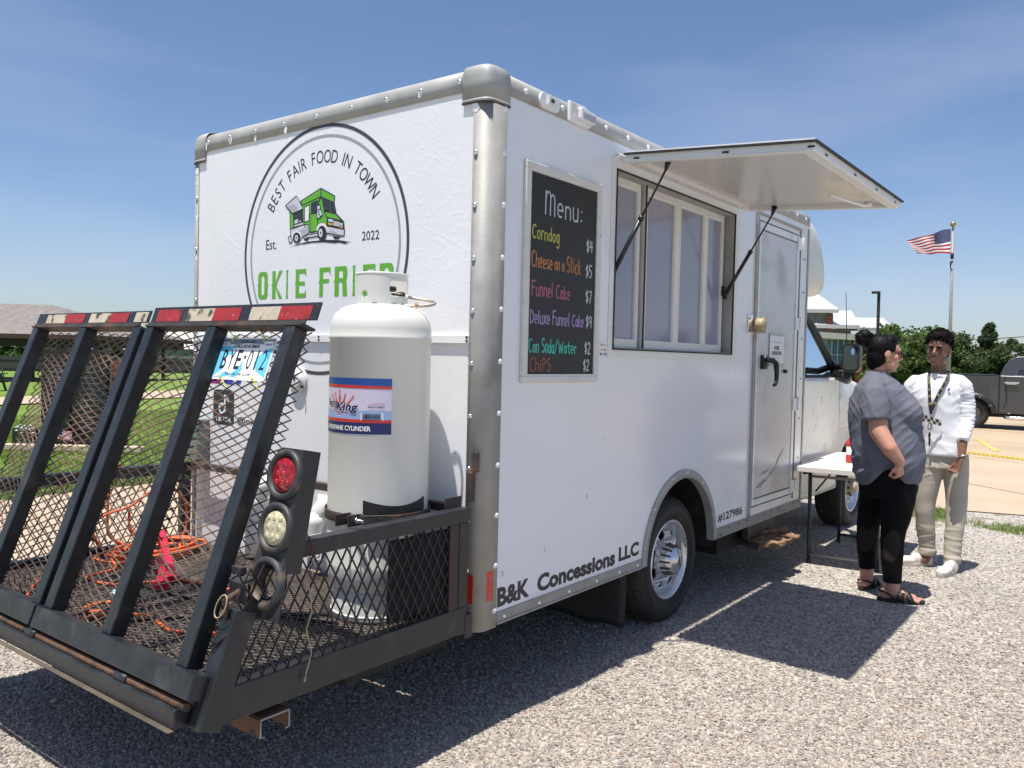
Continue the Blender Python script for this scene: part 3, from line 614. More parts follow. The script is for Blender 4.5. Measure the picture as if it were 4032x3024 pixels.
for k in range(26):
    p = o_+du*(-.20+rf.gauss(0, .07))-dn*(.10+rf.gauss(0, .05))+Vector((0, 0, .27+rf.gauss(0, .035)))
    for j in range(6): a = j*1.05; mb.obx(p+Vector((math.cos(a)*.014, math.sin(a)*.014, .006*math.sin(j*2))), (math.cos(a)*.013, math.sin(a)*.013, .005), (-math.sin(a)*.008, math.cos(a)*.008, 0), (0, 0, .0015))
build('blossom', mb, 'white_clean', fl); mb = MB()
for k in range(14):
    p = o_+du*(-.20+rf.gauss(0, .06))-dn*(.10+rf.gauss(0, .04)); mb.tube([p+Vector((0, 0, .03)), p+Vector((rf.gauss(0, .02), rf.gauss(0, .02), .26))], .003, 4)
build('stem', mb, 'green_dk', fl)
def us_flag(fn, name, parent, th=0.0015, nu=26, stars=True):
    """thirteen stripes and a starred canton on a waving sheet; fn(u,v,side)->xyz, u along the fly, v down the hoist"""
    st = {}
    for s_ in range(13):
        v0, v1 = s_/13, (s_+1)/13; u0 = .4 if s_ < 7 else 0; k = 'flag_red' if s_ % 2 == 0 else 'flag_white'; b = st.setdefault(k, MB())
        for side in (0, 1): b.grid(lambda u, v: fn(u0+(1-u0)*u, v0+(v1-v0)*v, side*th), nu, 2)
    b = st.setdefault('flag_blue', MB())
    for side in (0, 1): b.grid(lambda u, v: fn(.4*u, 7/13*v, side*th), 12, 8)
    if stars:
        b = st.setdefault('flag_star', MB())
        for r in range(9):
            for c in range(6 if r % 2 == 0 else 5):
                cu_, cv = .4*((c*2+1+(r % 2))/12), 7/13*((r+1)/10)
                for side in (-.003, .0045):
                    P = [fn(cu_+math.cos(PI/2+k*PI/5)*.0115*(1 if k % 2 == 0 else .42), cv-1.7*math.sin(PI/2+k*PI/5)*.0115*(1 if k % 2 == 0 else .42), side) for k in range(10)]; C_ = fn(cu_, cv, side)
                    b.add([C_]+P, [(0, i+1, (i+1) % 10+1) for i in range(10)])
    for k, b in st.items(): build({'flag_red': 'red_stripe', 'flag_white': 'white_stripe', 'flag_blue': 'canton', 'flag_star': 'star'}[k], b, k, parent, fix=False)
MT['flag_red'] = mat('flag_red', (.42, .018, .035), .7, var=.05); MT['flag_white'] = mat('flag_white', (.78, .78, .80), .7, var=.03); MT['flag_blue'] = mat('flag_blue', (.022, .03, .13), .7, var=.05); MT['flag_star'] = mat('flag_star', (.8, .8, .82), .7, var=.02)
sf = thing('small_flag', 'small american flag on a stick lying at the foot of the granite memorial', 'flag', tuple(o_+du*.36-dn*.14))
b0 = o_+du*.30-dn*.16+Vector((0, 0, .30))
us_flag(lambda u, v, s_: tuple(b0+du*(u*.26)-dn*(s_+.02*math.sin(u*9))+Vector((0, 0, -v*.15-u*.05+.012*math.sin(u*8+v*2)))), 'cloth', sf, stars=False, nu=10)
build('stick', MB().tube([b0+Vector((0, 0, .03)), b0+Vector((.0, 0, -.30))], .004, 6), 'stone_cap', sf)

# ------------------------------------------------------------ right background
bd = thing('civic_building', 'brick and grey building with stepped white metal roofs behind the truck cab', 'building', (60, 17, 0))
MT['taupe'] = mat('taupe', (0.20, 0.19, 0.18), 0.8, var=0.05, vs=1); MT['seam_roof'] = mat('seam_roof', (0.66, 0.68, 0.70), 0.3, metal=0.2, var=0.05); MT['trim'] = mat('trim', (.46, .45, .42), .6); MT['blue_glass'] = mat('blue_glass', (.10, .20, .30), .08, var=.2, spec=.8)
pu = (.95, .3)
def bblock(p0, p1, dep, z0, z1, name, m): return block(p0, p1, dep, z0, z1, name, m, bd, push=pu)
def shed_roof(p0, p1, dep, z0, z1, over=.5, seams=True, hip=0):
    p0, p1 = Vector(p0), Vector(p1); d_ = (p1-p0).normalized(); n_ = Vector(pu).normalized(); a = p0-n_*over; b = p1-n_*over+d_*over; c = p1+n_*dep-d_*hip; e = p0+n_*dep
    mb = MB(); mb.add([(a.x, a.y, z0), (b.x, b.y, z0), (c.x, c.y, z1), (e.x, e.y, z1), (a.x, a.y, z0-.22), (b.x, b.y, z0-.22), (c.x, c.y, z0-.22)], [(0, 1, 2, 3), (4, 5, 1, 0), (5, 6, 2, 1)]); r = build('roof', mb, 'seam_roof', bd, fix=False)
    mb = MB(); k = int((b-a).length/.6)
    for i in range(k+1):
        t = i/max(1, k); s0 = a.lerp(b, t); s1 = e.lerp(c, t); mb.bar((s0.x, s0.y, z0+.02), (s1.x, s1.y, z1+.02), .05, .06)
    build('roof_seam', mb, 'seam_roof', r); mb = MB().bar((a.x, a.y, z0-.12), (b.x, b.y, z0-.12), .06, .26); build('fascia_board', mb, 'trim', bd)
bblock((56.5, 22.5), (59.25, 15.95), 7, 0, 5.3, 'upper_wall', 'taupe'); shed_roof((56.5, 22.5), (59.25, 16.1), 6.0, 5.55, 8.6, hip=3.0)
build('brick_pier', MB().bar((59.05, 16.35, 4.6), (59.22, 15.95, 4.6), .5, 1.1), 'brick', bd)
bblock((57.0, 19.8), (60.1, 14.9), 3.0, 0, 4.2, 'wall', 'taupe'); shed_roof((56.8, 20.0), (60.15, 14.85), 3.6, 4.45, 5.75)
bblock((61.6, 16.0), (62.6, 13.3), 4.0, 0, 3.9, 'brick_wall', 'brick'); shed_roof((60.8, 16.2), (62.8, 13.2), 3.4, 4.35, 5.3)
build('canopy', MB().bar((57.6, 17.2, 3.72), (59.6, 14.2, 3.55), .9, .42), 'trim', bd)
win = build('window', MB().bar((58.2, 16.5, 2.3), (59.35, 14.75, 2.3), .08, 2.3), 'blue_glass', bd); mb = MB()
for k in range(6):
    t = k/5; x_, y_ = 58.17+1.15*t, 16.48-1.75*t; mb.bar((x_-.05, y_-.02, 1.15), (x_-.05, y_-.02, 3.45), .06, .06, (1, 0, 0))
for z in (1.2, 2.3, 3.4): mb.bar((58.12, 16.48, z), (59.27, 14.73, z), .07, .07)
build('mullion', mb, 'trim', win)
build('pillar', MB().bar((60.0, 14.2, 0), (60.0, 14.2, 3.4), .5, .5, (1, 0, 0)), 'brick', bd)
# flagpole and its flag
fp = thing('flagpole', 'tall silver flagpole with gold ball behind the man', 'flagpole', (33.17, 3.93, 0))
build('pole', MB().tube([(33.17, 3.93, 0), (33.19, 3.94, 3.4), (33.26, 3.99, 6.98)], [.075, .062, .036], 12), 'aluminium', fp)
build('ball', MB().sph((33.265, 3.99, 7.06), .105, 16), mat('gold', (.42, .30, .12), .35, metal=.7), fp)
build('cleat', MB().tube([(33.20, 3.95, 5.65), (33.15, 4.02, 5.6), (33.16, 4.0, 5.35), (33.2, 3.95, 5.3)], .022, 6).cyl((33.24, 3.98, 5.75), (33.24, 3.98, 5.95), .062, 10), 'chassis', fp)
fg = thing('american_flag', 'american flag flying from the tall silver flagpole', 'flag', (33.2, 4.1, 5.9))
hT, hB, fT, fB = Vector((33.24, 4.06, 6.84)), Vector((33.21, 4.04, 5.93)), Vector((32.22, 5.36, 6.47)), Vector((32.46, 5.02, 5.90))
fn_ = Vector((.85, .6, 0)).normalized()
def flagfn(u, v, s_):
    a = hT.lerp(fT, u); b = hB.lerp(fB, u); p = a.lerp(b, v); wv = math.sin(u*8.5-v*1.6)*.11*(.25+u)+math.sin(u*15+v*3)*.02
    p = p+fn_*(wv+s_)+Vector((0, 0, .05*math.sin(u*5.2+.8)*(1-.6*v)+.022*math.sin(u*11+v*4))); return tuple(p)
us_flag(flagfn, 'cloth', fg, nu=30)
# lamp post, whip antenna, overhead wire
lp = thing('lamp_post', 'tall dark parking lot lamp post above the woman', 'lamp post', (50.6, 10.75, 0))
build('pole', MB().bar((50.62, 10.76, 0), (50.68, 10.81, 5.95), .15, .15, (1, 0, 0)), 'chassis', lp); build('lamp_head', MB().obx((50.58, 10.95, 5.98), (-.05, .24, .0), (.13, .03, 0), (0, 0, .07)), 'chassis', lp, bevel=.02)
tag(build('overhead_wire', MB().tube([(47.0, 9.5, 3.05), (47.87, 6.09, 3.06), (49, 4.6, 3.16), (50.09, 3.18, 3.32), (52, .5, 3.7)], .022, 5), 'chassis'), 'thin black overhead wire crossing the sky above the dark evergreens', 'wire')
# yellow plastic chain
ch = thing('yellow_chain', 'yellow plastic link chain strung along the edge of the pavement', 'chain', (13.1, -.6, 0)); lk = None
pts_ = [Vector((13.95, 1.6, .16)), Vector((13.5, .3, .075)), Vector((13.05, -.6, .07)), Vector((12.4, -2.0, .10)), Vector((11.9, -3.2, .2))]
def pl(t):
    t *= len(pts_)-1; i = min(int(t), len(pts_)-2); return pts_[i].lerp(pts_[i+1], t-i)
N_ = 96
for k in range(N_):
    p = pl((k+.5)/N_); d_ = (pl(min(1, (k+1)/N_))-pl(k/N_)).normalized(); R_ = d_.to_track_quat('X', 'Z').to_matrix().to_4x4()@Matrix.Rotation(PI/2*(k % 2)+.4, 4, 'X'); M_ = Matrix.Translation(p)@R_
    if lk is None:
        e = [((.022 if abs(math.cos(a)) > 0 else 0)*0+math.copysign(.016, math.cos(a))+math.cos(a)*.017, math.sin(a)*.019, 0) for a in [2*PI*(i+.5)/12 for i in range(12)]]
        lk = build('link', MB().tube(e, .0062, 6, closed=True), 'yellow', ch); lk.matrix_basis = M_
    else: inst(lk, ch, M_)
# ------------------------------------------------------------ food truck
LX, WY, ZB, ZT = 3.90, 2.05, 0.415, 2.655
TR = thing('food_truck', 'white box food truck with open serving hatch and green food truck logo on its back', 'food truck', (1.95, 1.0, 0))
# panels
AC, AR = 1.83, 0.47
arch = [(AC-AR*math.cos(math.radians(a)), ZB+AR*math.sin(math.radians(a))) for a in range(0, 181, 6)]
side_poly = [(.10, ZB), ]+arch+[(2.81, ZB), (2.81, 2.58), (.10, 2.58)]
WX0, WX1, WZ0, WZ1 = .99, 2.465, 1.557, 2.437
side_panel = build('side_panel', MB().prism(side_poly, XZ(0), 0.0, .03, holes=[[(WX0, WZ0), (WX0, WZ1), (WX1, WZ1), (WX1, WZ0)]]), 'white_panel', TR)
# plastered vinyl on the back wall, with real wrinkles
def wrink(y, z):
    v = Vector((y*3.0, z*3.4, 1.7)); m_ = max(0, min(1, noise.noise(Vector((y*1.6, z*1.6, 9)))*1.6+.55))*max(0, min(1, (z-1.5)*2.5+.15))
    a = abs(noise.noise(Vector((y*7+z*2, z*15-y*5, .3)))); b = abs(noise.noise(Vector((y*17-z*6, z*19+y*9, 5.3))))
    return (.0006*max(0, .035-a)/.035+.0005*max(0, .04-b)/.04)*m_+.0002*noise.noise(v*.9)
def rear_grid(y0, y1, z0, z1, ny, nz_): return MB().grid(lambda u, v: (-wrink(y0+(y1-y0)*u, z0+(z1-z0)*v), y0+(y1-y0)*u, z0+(z1-z0)*v), ny, nz_)
rear = build('rear_panel', rear_grid(.05, 2.0, ZB, 2.6, 420, 460), 'white_vinyl', TR, fix=False)
build('rear_wall', MB().bx(.004, .03, .03, 2.02, ZB, 2.62), 'white_paint', TR)
build('left_panel', MB().bx(.03, LX, 2.02, 2.045, ZB, 2.62), 'white_panel', TR)
build('roof', MB().bx(.04, LX-.02, .04, 2.01, 2.615, 2.645), 'white_clean', TR)
build('floor', MB().bx(.03, LX-.02, .58, 1.47, ZB+.02, ZB+.07), 'chassis', TR)
build('front_wall', MB().bx(LX-.03, LX-.005, .03, 2.02, ZB, 2.62), 'white_paint', TR)
# wheel housing inside the arch
hb = MB(); hp = [(AC+(AR+.012)*math.cos(t), ZB-.05+(AR+.06)*math.sin(t)) for t in [PI*i/20 for i in range(21)]]
hb.add([(x, y, z) for x, z in hp for y in (.03, .55)], [(2*i, 2*i+1, 2*i+3, 2*i+2) for i in range(20)], True)
hb.add([(x, .55, z) for x, z in hp], [tuple(range(21))]); build('wheel_housing', hb, 'chassis', TR, fix=False)
# rounded aluminium posts, rails and corner caps. section follows a quarter round
def qround(fl_a, fl_b, r, t=.004, n=8):
    """corner section in (a,b): flange along a (b=-t), rounding, flange along b (a=-t); origin at the corner's two faces"""
    P = [(fl_a, -t)]+[(r-t-(r)*math.sin(x)+0, r-t-r*math.cos(x)) for x in [PI/2*i/n for i in range(n+1)]]+[(-t, fl_b)]
    return [(p[0], p[1]) for p in P]
def sweep(name, sec, fn, l0, l1, m, parent, nl=1, cap=True):
    mb = MB(); k = len(sec); vs = [fn(a, b, l0+(l1-l0)*j/nl) for j in range(nl+1) for a, b in sec]
    mb.add(vs, [(j*k+i, j*k+i+1, (j+1)*k+i+1, (j+1)*k+i) for j in range(nl) for i in range(k-1)], True)
    o = build(name, mb, m, parent, fix=False); s_ = o.modifiers.new('solid', 'SOLIDIFY'); s_.thickness = .003; s_.offset = 0; return o
post_sec = qround(.116, .070, .055)
post = {}
post['r'] = sweep('corner_post', post_sec, lambda a, b, l: (a, b, l), ZB-.012, 2.535, 'aluminium', TR)
post['l'] = sweep('corner_post', qround(.10, .062, .05), lambda a, b, l: (a, WY-b, l), ZB-.01, 2.535, 'aluminium', TR)
rail = {}
rail_sec = qround(.095, .095, .055)
rail['rear'] = sweep('top_rail', [(b, a) for a, b in rail_sec], lambda a, b, l: (a, l, ZT-b), .12, WY-.12, 'alu_rail', TR, 10)
rail['side'] = sweep('top_rail', rail_sec, lambda a, b, l: (l, b, ZT-a), .13, LX, 'alu_rail', TR, 10)
rail['left'] = sweep('top_rail', rail_sec, lambda a, b, l: (l, WY-b, ZT-a), .13, LX, 'alu_rail', TR, 4)
def cap(name, sy):
    mb = MB()
    # simple superellipsoid corner block
    def se(u, v):
        th = u*PI/2; ph = v*PI/2; e = .34
        cx = max(0, math.cos(th))**e; sx = max(0, math.sin(th))**e; cp = max(0, math.cos(ph))**e; sp = max(0, math.sin(ph))**e
        x = .128-cx*cp*.136; y = .128-sx*cp*.136; z = ZT-.13+sp*.146
        return (x, y if sy > 0 else WY-y, z)
    mb.grid(se, 14, 14)
    rim = [se(i/14, 0) for i in range(15)]; mb.add(rim+[(x, y, z-.012+(0.012 if i in (0, 14) else 0)*0) for i, (x, y, z) in enumerate(rim)], [(i, i+1, 16+i, 15+i) for i in range(14)], True)
    o = build(name, mb, 'alu_rail', TR, fix=False); s_ = o.modifiers.new('solid', 'SOLIDIFY'); s_.thickness = .003; s_.offset = 0
    seam = MB(); seam.tube([(x-(.0 if i in (0, 14) else .001), y, z-.014) for i, (x, y, z) in enumerate(rim)], .005, 6); build('seam', seam, 'worn_steel', o); return o
cap('corner_cap', 1); cap('corner_cap', -1)
# rivets and bolts: each one a piece, sharing a mesh
def dome(parent, p, nrm, r=.0105, m='white_clean', name='rivet', h=.6, _c={}):
    k = (m, round(r, 4), name); n = Vector(nrm).normalized(); M_ = Matrix.Translation(Vector(p))@n.to_track_quat('Z', 'Y').to_matrix().to_4x4()
    if k not in _c:
        o = build(name, MB().lathe([(r, 0), (r*.92, r*h*.5), (r*.6, r*h*.9), (.0001, r*h)], n=10), m, parent); o.matrix_basis = M_; _c[k] = o; return o
    return inst(_c[k], parent, M_)
for i, z in enumerate((2.50, 2.325, 2.118, 1.908, 1.70, 1.49, 1.28, 1.07, .865, .66, .475)):
    dome(post['r'], (.101, -.005, z), (0, -1, 0), .0125)
    if i: dome(post['r'], (-.005, .055, z-.012), (-1, 0, 0), .011, 'bright_metal', 'bolt', .7)
for y, m_ in ((.148, 1), (.359, 1), (.565, 0), (.785, 1), (1.027, 1), (1.268, 1), (1.492, 1), (1.707, 0), (1.90, 0)): dome(rail['rear'], (-.005, y, 2.604), (-1, 0, 0), .012, 'bright_metal', 'bolt', .7)
for x in (.235, .505, .69, .876, 1.086, 1.294, 1.50, 1.71, 1.92, 2.13, 2.34, 2.55, 2.76, 2.97, 3.18, 3.39, 3.6, 3.8): dome(rail['side'], (x, -.005, 2.604), (0, -1, 0), .0125)
for z in (2.32, 2.05, 1.78, 1.5, 1.2, .9): dome(post['l'], (-.005, WY-.05, z), (-1, 0, 0), .010, 'bright_metal', 'bolt', .7)
# torn sticker scraps by the bolts
MT['sticker'] = mat('sticker', (.80, .80, .80), .5, var=.03); mb = MB(); rs_ = random.Random(8)
for y, z, s_ in ((1.707, 2.590, .020), (1.925, 2.585, .018), (1.25, 2.575, .013), (1.49, 2.570, .012), (.365, 2.59, .012), (.56, 2.598, .010), (2.0, 2.46, .016), (2.0, 2.40, .012), (2.0, 2.22, .015), (2.0, 2.0, .01), (.06, 2.49, .018)):
    n_ = 9; P = [(y+math.cos(2*PI*k/n_)*s_*rs_.uniform(.5, 1.3), z+math.sin(2*PI*k/n_)*s_*rs_.uniform(.6, 1.6)) for k in range(n_)]; mb.prism(P, YZ(), -.0062, -.0048)
build('sticker_scrap', mb, 'sticker', TR)
# side marker lamps on the top rail
lm = build('marker_lamp', MB().prism(rrect(.325, .47, 2.566, 2.632, .03), XZ(0), -.016, -.004), 'white_clean', TR, bevel=.003)
build('lamp_socket', MB().bx(.365, .41, -.034, -.016, 2.585, 2.612).bx(.43, .437, -.022, -.016, 2.60, 2.607), 'sash_white', lm); build('lamp_contact', MB().bx(.378, .40, -.037, -.034, 2.592, 2.606), 'worn_steel', lm)
lm = build('marker_lamp', MB().prism([(.545, 2.56), (.70, 2.556), (.745, 2.585), (.735, 2.625), (.66, 2.648), (.545, 2.648)], XZ(0), -.020, -.004), 'white_clean', TR, bevel=.003)
build('lamp_hood', MB().prism([(.60, 2.575), (.73, 2.575), (.73, 2.62), (.60, 2.63)], XZ(0), -.045, -.020), 'white_clean', lm, bevel=.008); build('lamp_lens', MB().bx(.613, .715, -.049, -.046, 2.581, 2.607), 'logo_grey2', lm)
mb = MB()
for k in range(5): mb.bar((.552, -.022, 2.60+k*.009), (.598, -.024, 2.605+k*.009), .003, .0035)
build('lamp_rib', mb, 'white_clean', lm)
# rails along the bottom edge, arch trim, diamond plate
sr = build('skirt_rail', MB().bx(.118, 1.352, -.006, .02, ZB, .462).bx(.118, 1.352, -.010, -.006, ZB-.004, ZB+.006), 'aluminium', TR, bevel=.002)
for x in (.17, .42, .66, .90, 1.12, 1.31): dome(sr, (x, -.006, .437), (0, -1, 0), .009, 'bright_metal', 'bolt', .5)
def arch_strip(r0, r1, y0, y1, name, m, a0=0, a1=180, n=48):
    mb = MB(); vs = []
    for i in range(n+1):
        t = math.radians(a0+(a1-a0)*i/n)
        for r, y in ((r0, y0), (r1, y0), (r1, y1), (r0, y1)): vs.append((AC-r*math.cos(t), y, ZB+r*math.sin(t)))
    mb.add(vs, [(i*4+j, i*4+(j+1) % 4, (i+1)*4+(j+1) % 4, (i+1)*4+j) for i in range(n) for j in range(4)]); return build(name, mb, m, TR)
at_ = arch_strip(.435, .475, -.010, .0, 'wheel_arch_trim', 'alu_rail'); arch_strip(.428, .440, -.012, .035, 'wheel_arch_lip', 'aluminium')
for a in (12, 40, 72, 95, 125, 160): t = math.radians(a); dome(at_, (AC-.457*math.cos(t), -.010, ZB+.457*math.sin(t)), (0, -1, 0), .007, 'bright_metal', 'bolt', .4)
dp = build('kick_plate', MB().bx(2.30, LX-.01, -.009, .0, ZB, .478), 'aluminium', TR, bevel=.001)
mb = MB()
for i in range(78):
    for j in range(3):
        x, z = 2.32+i*.02, .428+j*.018+(i % 2)*.008; s_ = 1 if (i+j) % 2 else -1
        if x < LX-.03: mb.bar((x-.006, -.0095, z-.004*s_), (x+.006, -.0095, z+.004*s_), .0015, .003, (0, 0, 1))
build('tread_ridge', mb, 'aluminium', dp)
for x in (2.36, 2.5, 2.66, 2.8, 3.1, 3.25, 3.4, 3.55, 3.7, 3.82): dome(dp, (x, -.009, .462-(.03 if x*10 % 2 > 1 else 0)), (0, -1, 0), .007, 'worn_steel', 'bolt', .6)
# reflectors on the corner post
rfl = build('reflector', MB().prism([(.048, .640), (.086, .640), (.088, .53), (.083, .522), (.049, .524)], XZ(0), -.0075, -.0045), 'reflector_red', TR)
mb = MB()
for z in (.618, .598, .574, .552, .537): mb.bx(.066, .0725, -.0082, -.0076, z-.006, z+.005)
build('chip', mb, 'aluminium', rfl); build('reflector', MB().prism([(.020, .632), (.048, .635), (.050, .52), (.022, .518)], YZ(), -.0072, -.0045), 'reflector_red', TR)
# screws dotted on the side
for x, z in ((.955, 1.40), (.95, 1.27), (.95, 1.12), (2.545, 1.45), (2.545, 1.33), (2.56, 1.20), (2.66, 1.64), (2.60, 2.15), (2.62, 1.9), (.14, .62), (.16, .60)): dome(side_panel, (x, 0, z), (0, -1, 0), .0065, 'bright_metal', 'screw', .5)
mb = MB()
for x, z in ((.46, .66), (.80, .86), (.16, .615), (2.5, .62)): mb.lathe([(.0001, .0005), (.008, .0006), (.011, .0)], o=(x, -.0002, z), ax=(0, -1, 0), n=10)
build('patched_hole', mb, 'logo_grey', side_panel)
# trim strip, socket, junction box and pipework on the back wall
build('trim_strip', MB().bx(-.013, -.001, .068, 1.99, 1.558, 1.592), 'white_clean', TR, bevel=.002)
for y in (.075, .975, 1.9): dome(TR, (-.013, y, 1.583), (-1, 0, 0), .006, 'worn_steel', 'screw'); dome(TR, (-.013, y, 1.568), (-1, 0, 0), .006, 'worn_steel', 'screw')
so = build('round_inlet', MB().lathe([(.062, 0), (.062, .010), (.057, .014), (.046, .014), (.044, .024), (.030, .026), (.0001, .027)], (-.001, 1.128, 1.378), (-1, 0, 0), 32), 'white_clean', TR)
build('keyhole', MB().lathe([(.0085, 0), (.0085, .002), (.0001, .002)], (-.028, 1.13, 1.384), (-1, 0, 0), 16), 'worn_steel', so); build('bump_stop', MB().bx(-.03, -.016, 1.075, 1.083, 1.34, 1.352), 'worn_steel', so)
dome(TR, (-.002, .135, 1.118), (-1, 0, 0), .0075, 'logo_blue', 'screw', 1.6)
build('junction_box', MB().bx(-.075, -.002, 1.86, 2.03, .925, 1.145), mat('grey_green', (.17, .21, .19), .5, var=.15, vs=12), TR, bevel=.008)
pip = MB(); pip.tube([(-.10, 1.32, .52), (-.10, 1.32, .74)], .045, 16).lathe([(.058, 0), (.058, .05), (.046, .055)], (-.10, 1.32, .70), (0, 0, 1), 20).lathe([(.0001, 0), (.050, 0), (.058, .02), (.058, .07)], (-.19, 1.32, .78), (1, 0, 0), 20).sph((-.10, 1.32, .78), .062, 16).tube([(-.10, 1.32, .8), (-.09, 1.25, .87), (-.05, 1.20, .90)], .045, 14)
build('drain_pipe', pip, 'white_clean', TR); build('drain_pipe', MB().tube([(-.12, .86, .75), (-.05, .86, .82), (-.04, .86, .86)], .045, 14).sph((-.12, .86, .75), .05, 14).lathe([(.055, 0), (.055, .04)], (-.14, .86, .71), (0, 0, 1), 18), 'white_clean', TR)
build('pipe_box', MB().bx(-.04, -.002, .70, 1.05, .55, .74), 'white_clean', TR, bevel=.004)
build('tail_bracket', MB().bx(-.03, -.006, .02, .05, .93, 1.05).bx(-.018, -.006, .0, .03, 1.05, 1.13), 'worn_steel', TR, bevel=.003)

# ------------------------------------------------------------ printing on the back wall
RP = Print(lambda a, b, l: (-l-.0006, -a, b))          # a grows to the right seen from behind
def RA(y): return -y
CY, CZ = .995, 1.985
RP.ring(RA(CY), CZ, .572, .016, 'ring_dark', 150); RP.ring(RA(CY), CZ, .524, .012, 'ring_grey', 150); RP.done('logo_ring', rear)
txt = 'BEST FAIR FOOD IN TOWN'; a0, a1 = math.radians(150.5), math.radians(29.5)
wd = {' ': .62, 'I': .42, 'W': 1.25, 'O': 1.12, 'D': 1.02, 'N': 1.05, 'A': 1.02, 'T': .92, 'F': .85, 'E': .85, 'R': .95, 'S': .88, 'B': .92}
tot = sum(wd[c] for c in txt); acc = 0
for c in txt:
    t = a0+(a1-a0)*(acc+wd[c]/2)/tot; acc += wd[c]
    if c != ' ': RP.glyph(c, RA(CY)+math.cos(t)*.432, CZ+math.sin(t)*.432, .060, t-PI/2, 'ink', .78, bold=-.002)
RP.done('tagline', rear); RP.text('Est.', RA(1.398), RA(1.316), 2.010, 2.058, 'ink'); RP.text('2022', RA(.708), RA(.598), 2.010, 2.050, 'ink'); RP.done('founding_year', rear)
# OKIE FRIED in slab western letters with spurs
def western(ch, x0, x1, z0, z1):
    t = (x1-x0)*.34; s_ = (z1-z0)*.10; zm_ = (z0+z1)/2; r = (x1-x0)*.30; P = RP.poly; m = 'green'
    def stem(a, b, sp=True):
        P([(a, z0), (b, z0), (b, zm_-s_*.35)]+([(b+t*.22, zm_)] if sp else [])+[(b, zm_+s_*.35), (b, z1), (a, z1), (a, zm_+s_*.35)]+([(a-t*.28, zm_)] if sp else [])+[(a, zm_-s_*.35)], m)
    def hb(a, b, c, d): P([(a, c), (b, c), (b, d), (a, d)], m)
    h = (z1-z0)*.15
    if ch == 'I': c = (x0+x1)/2; stem(c-t/2, c+t/2); hb(c-t*.75, c+t*.75, z0, z0+h*.45); hb(c-t*.75, c+t*.75, z1-h*.45, z1); return
    if ch == 'O' or ch == 'D':
        def bow(i, q, up):
            pass
        n = 8; outp = []; inp = []
        for cx, cz, a in ((x1-r, z1-r, 0), (x0+r, z1-r, 90), (x0+r, z0+r, 180), (x1-r, z0+r, 270)):
            sq = ch == 'D' and a in (90, 180)
            for k in range(n+1):
                tt = math.radians(a+90*k/n)
                if sq: outp.append((x0, z1 if a == 90 else z0)) if True else None
                else: outp.append((cx+r*math.cos(tt), cz+r*math.sin(tt)))
                ri = r*.45; icx = x1-t-ri if cx > (x0+x1)/2 else x0+t+ri; icz = z1-h-ri if cz > zm_ else z0+h+ri
                inp.append((icx+ri*math.cos(tt), icz+ri*math.sin(tt)))
        k_ = len(outp)
        for i in range(k_):
            j = (i+1) % k_; RP.g(m).add([RP.p(*outp[i]), RP.p(*outp[j]), RP.p(*inp[j]), RP.p(*inp[i])], [(0, 1, 2, 3)])
        P([(x1, zm_-s_*.5), (x1+t*.28, zm_), (x1, zm_+s_*.5)], m); P([(x0, zm_-s_*.5), (x0, zm_+s_*.5), (x0-t*.28, zm_)], m); return
    stem(x0, x0+t)
    if ch == 'E': hb(x0, x1, z1-h, z1); hb(x0, x1, z0, z0+h); hb(x0+t, x1-t*.35, zm_-h*.45, zm_+h*.45); P([(x1-t*.4, z1-h), (x1, z1-h*1.9), (x1, z1-h)], m); P([(x1-t*.4, z0+h), (x1, z0+h), (x1, z0+h*1.9)], m)
    if ch == 'F': hb(x0, x1, z1-h, z1); hb(x0+t, x1-t*.35, zm_-h*.2, zm_+h*.7); P([(x1-t*.4, z1-h), (x1, z1-h*1.9), (x1, z1-h)], m)
    if ch == 'K': P([(x0+t, zm_), (x0+t, zm_-s_*.9), (x1-t*.9, z0), (x1+t*.1, z0)], m); P([(x0+t, zm_-s_*.5), (x0+t, zm_+s_*.8), (x1-t*.9, z1), (x1+t*.1, z1)][::-1], m); P([(x0+t*.8, zm_-s_*.6), (x0+t*1.7, zm_), (x0+t*.8, zm_+s_*.6)], m)
    if ch == 'R': hb(x0, x1-t*.3, z1-h, z1); hb(x0+t, x1-t*.3, zm_-h*.2, zm_+h*.7); P([(x1-t, zm_+h*.2), (x1-t*.3, zm_), (x1, zm_+h), (x1, z1-h*.8), (x1-t*.3, z1), (x1-t, z1-h*.8)], m); P([(x1-t*1.15, zm_-h*.2), (x1-t*1.0, z0), (x1+t*.05, z0), (x1-t*.2, zm_)], m)
for ch, ya, yb in (('O', 1.458, 1.382), ('K', 1.345, 1.268), ('I', 1.247, 1.213), ('E', 1.165, 1.088), ('F', .992, .915), ('R', .885, .800), ('I', .775, .737), ('E', .697, .618), ('D', .592, .505)):
    western(ch, RA(ya), RA(yb), 1.768, 1.903)
RP.done('brand_name', rear)
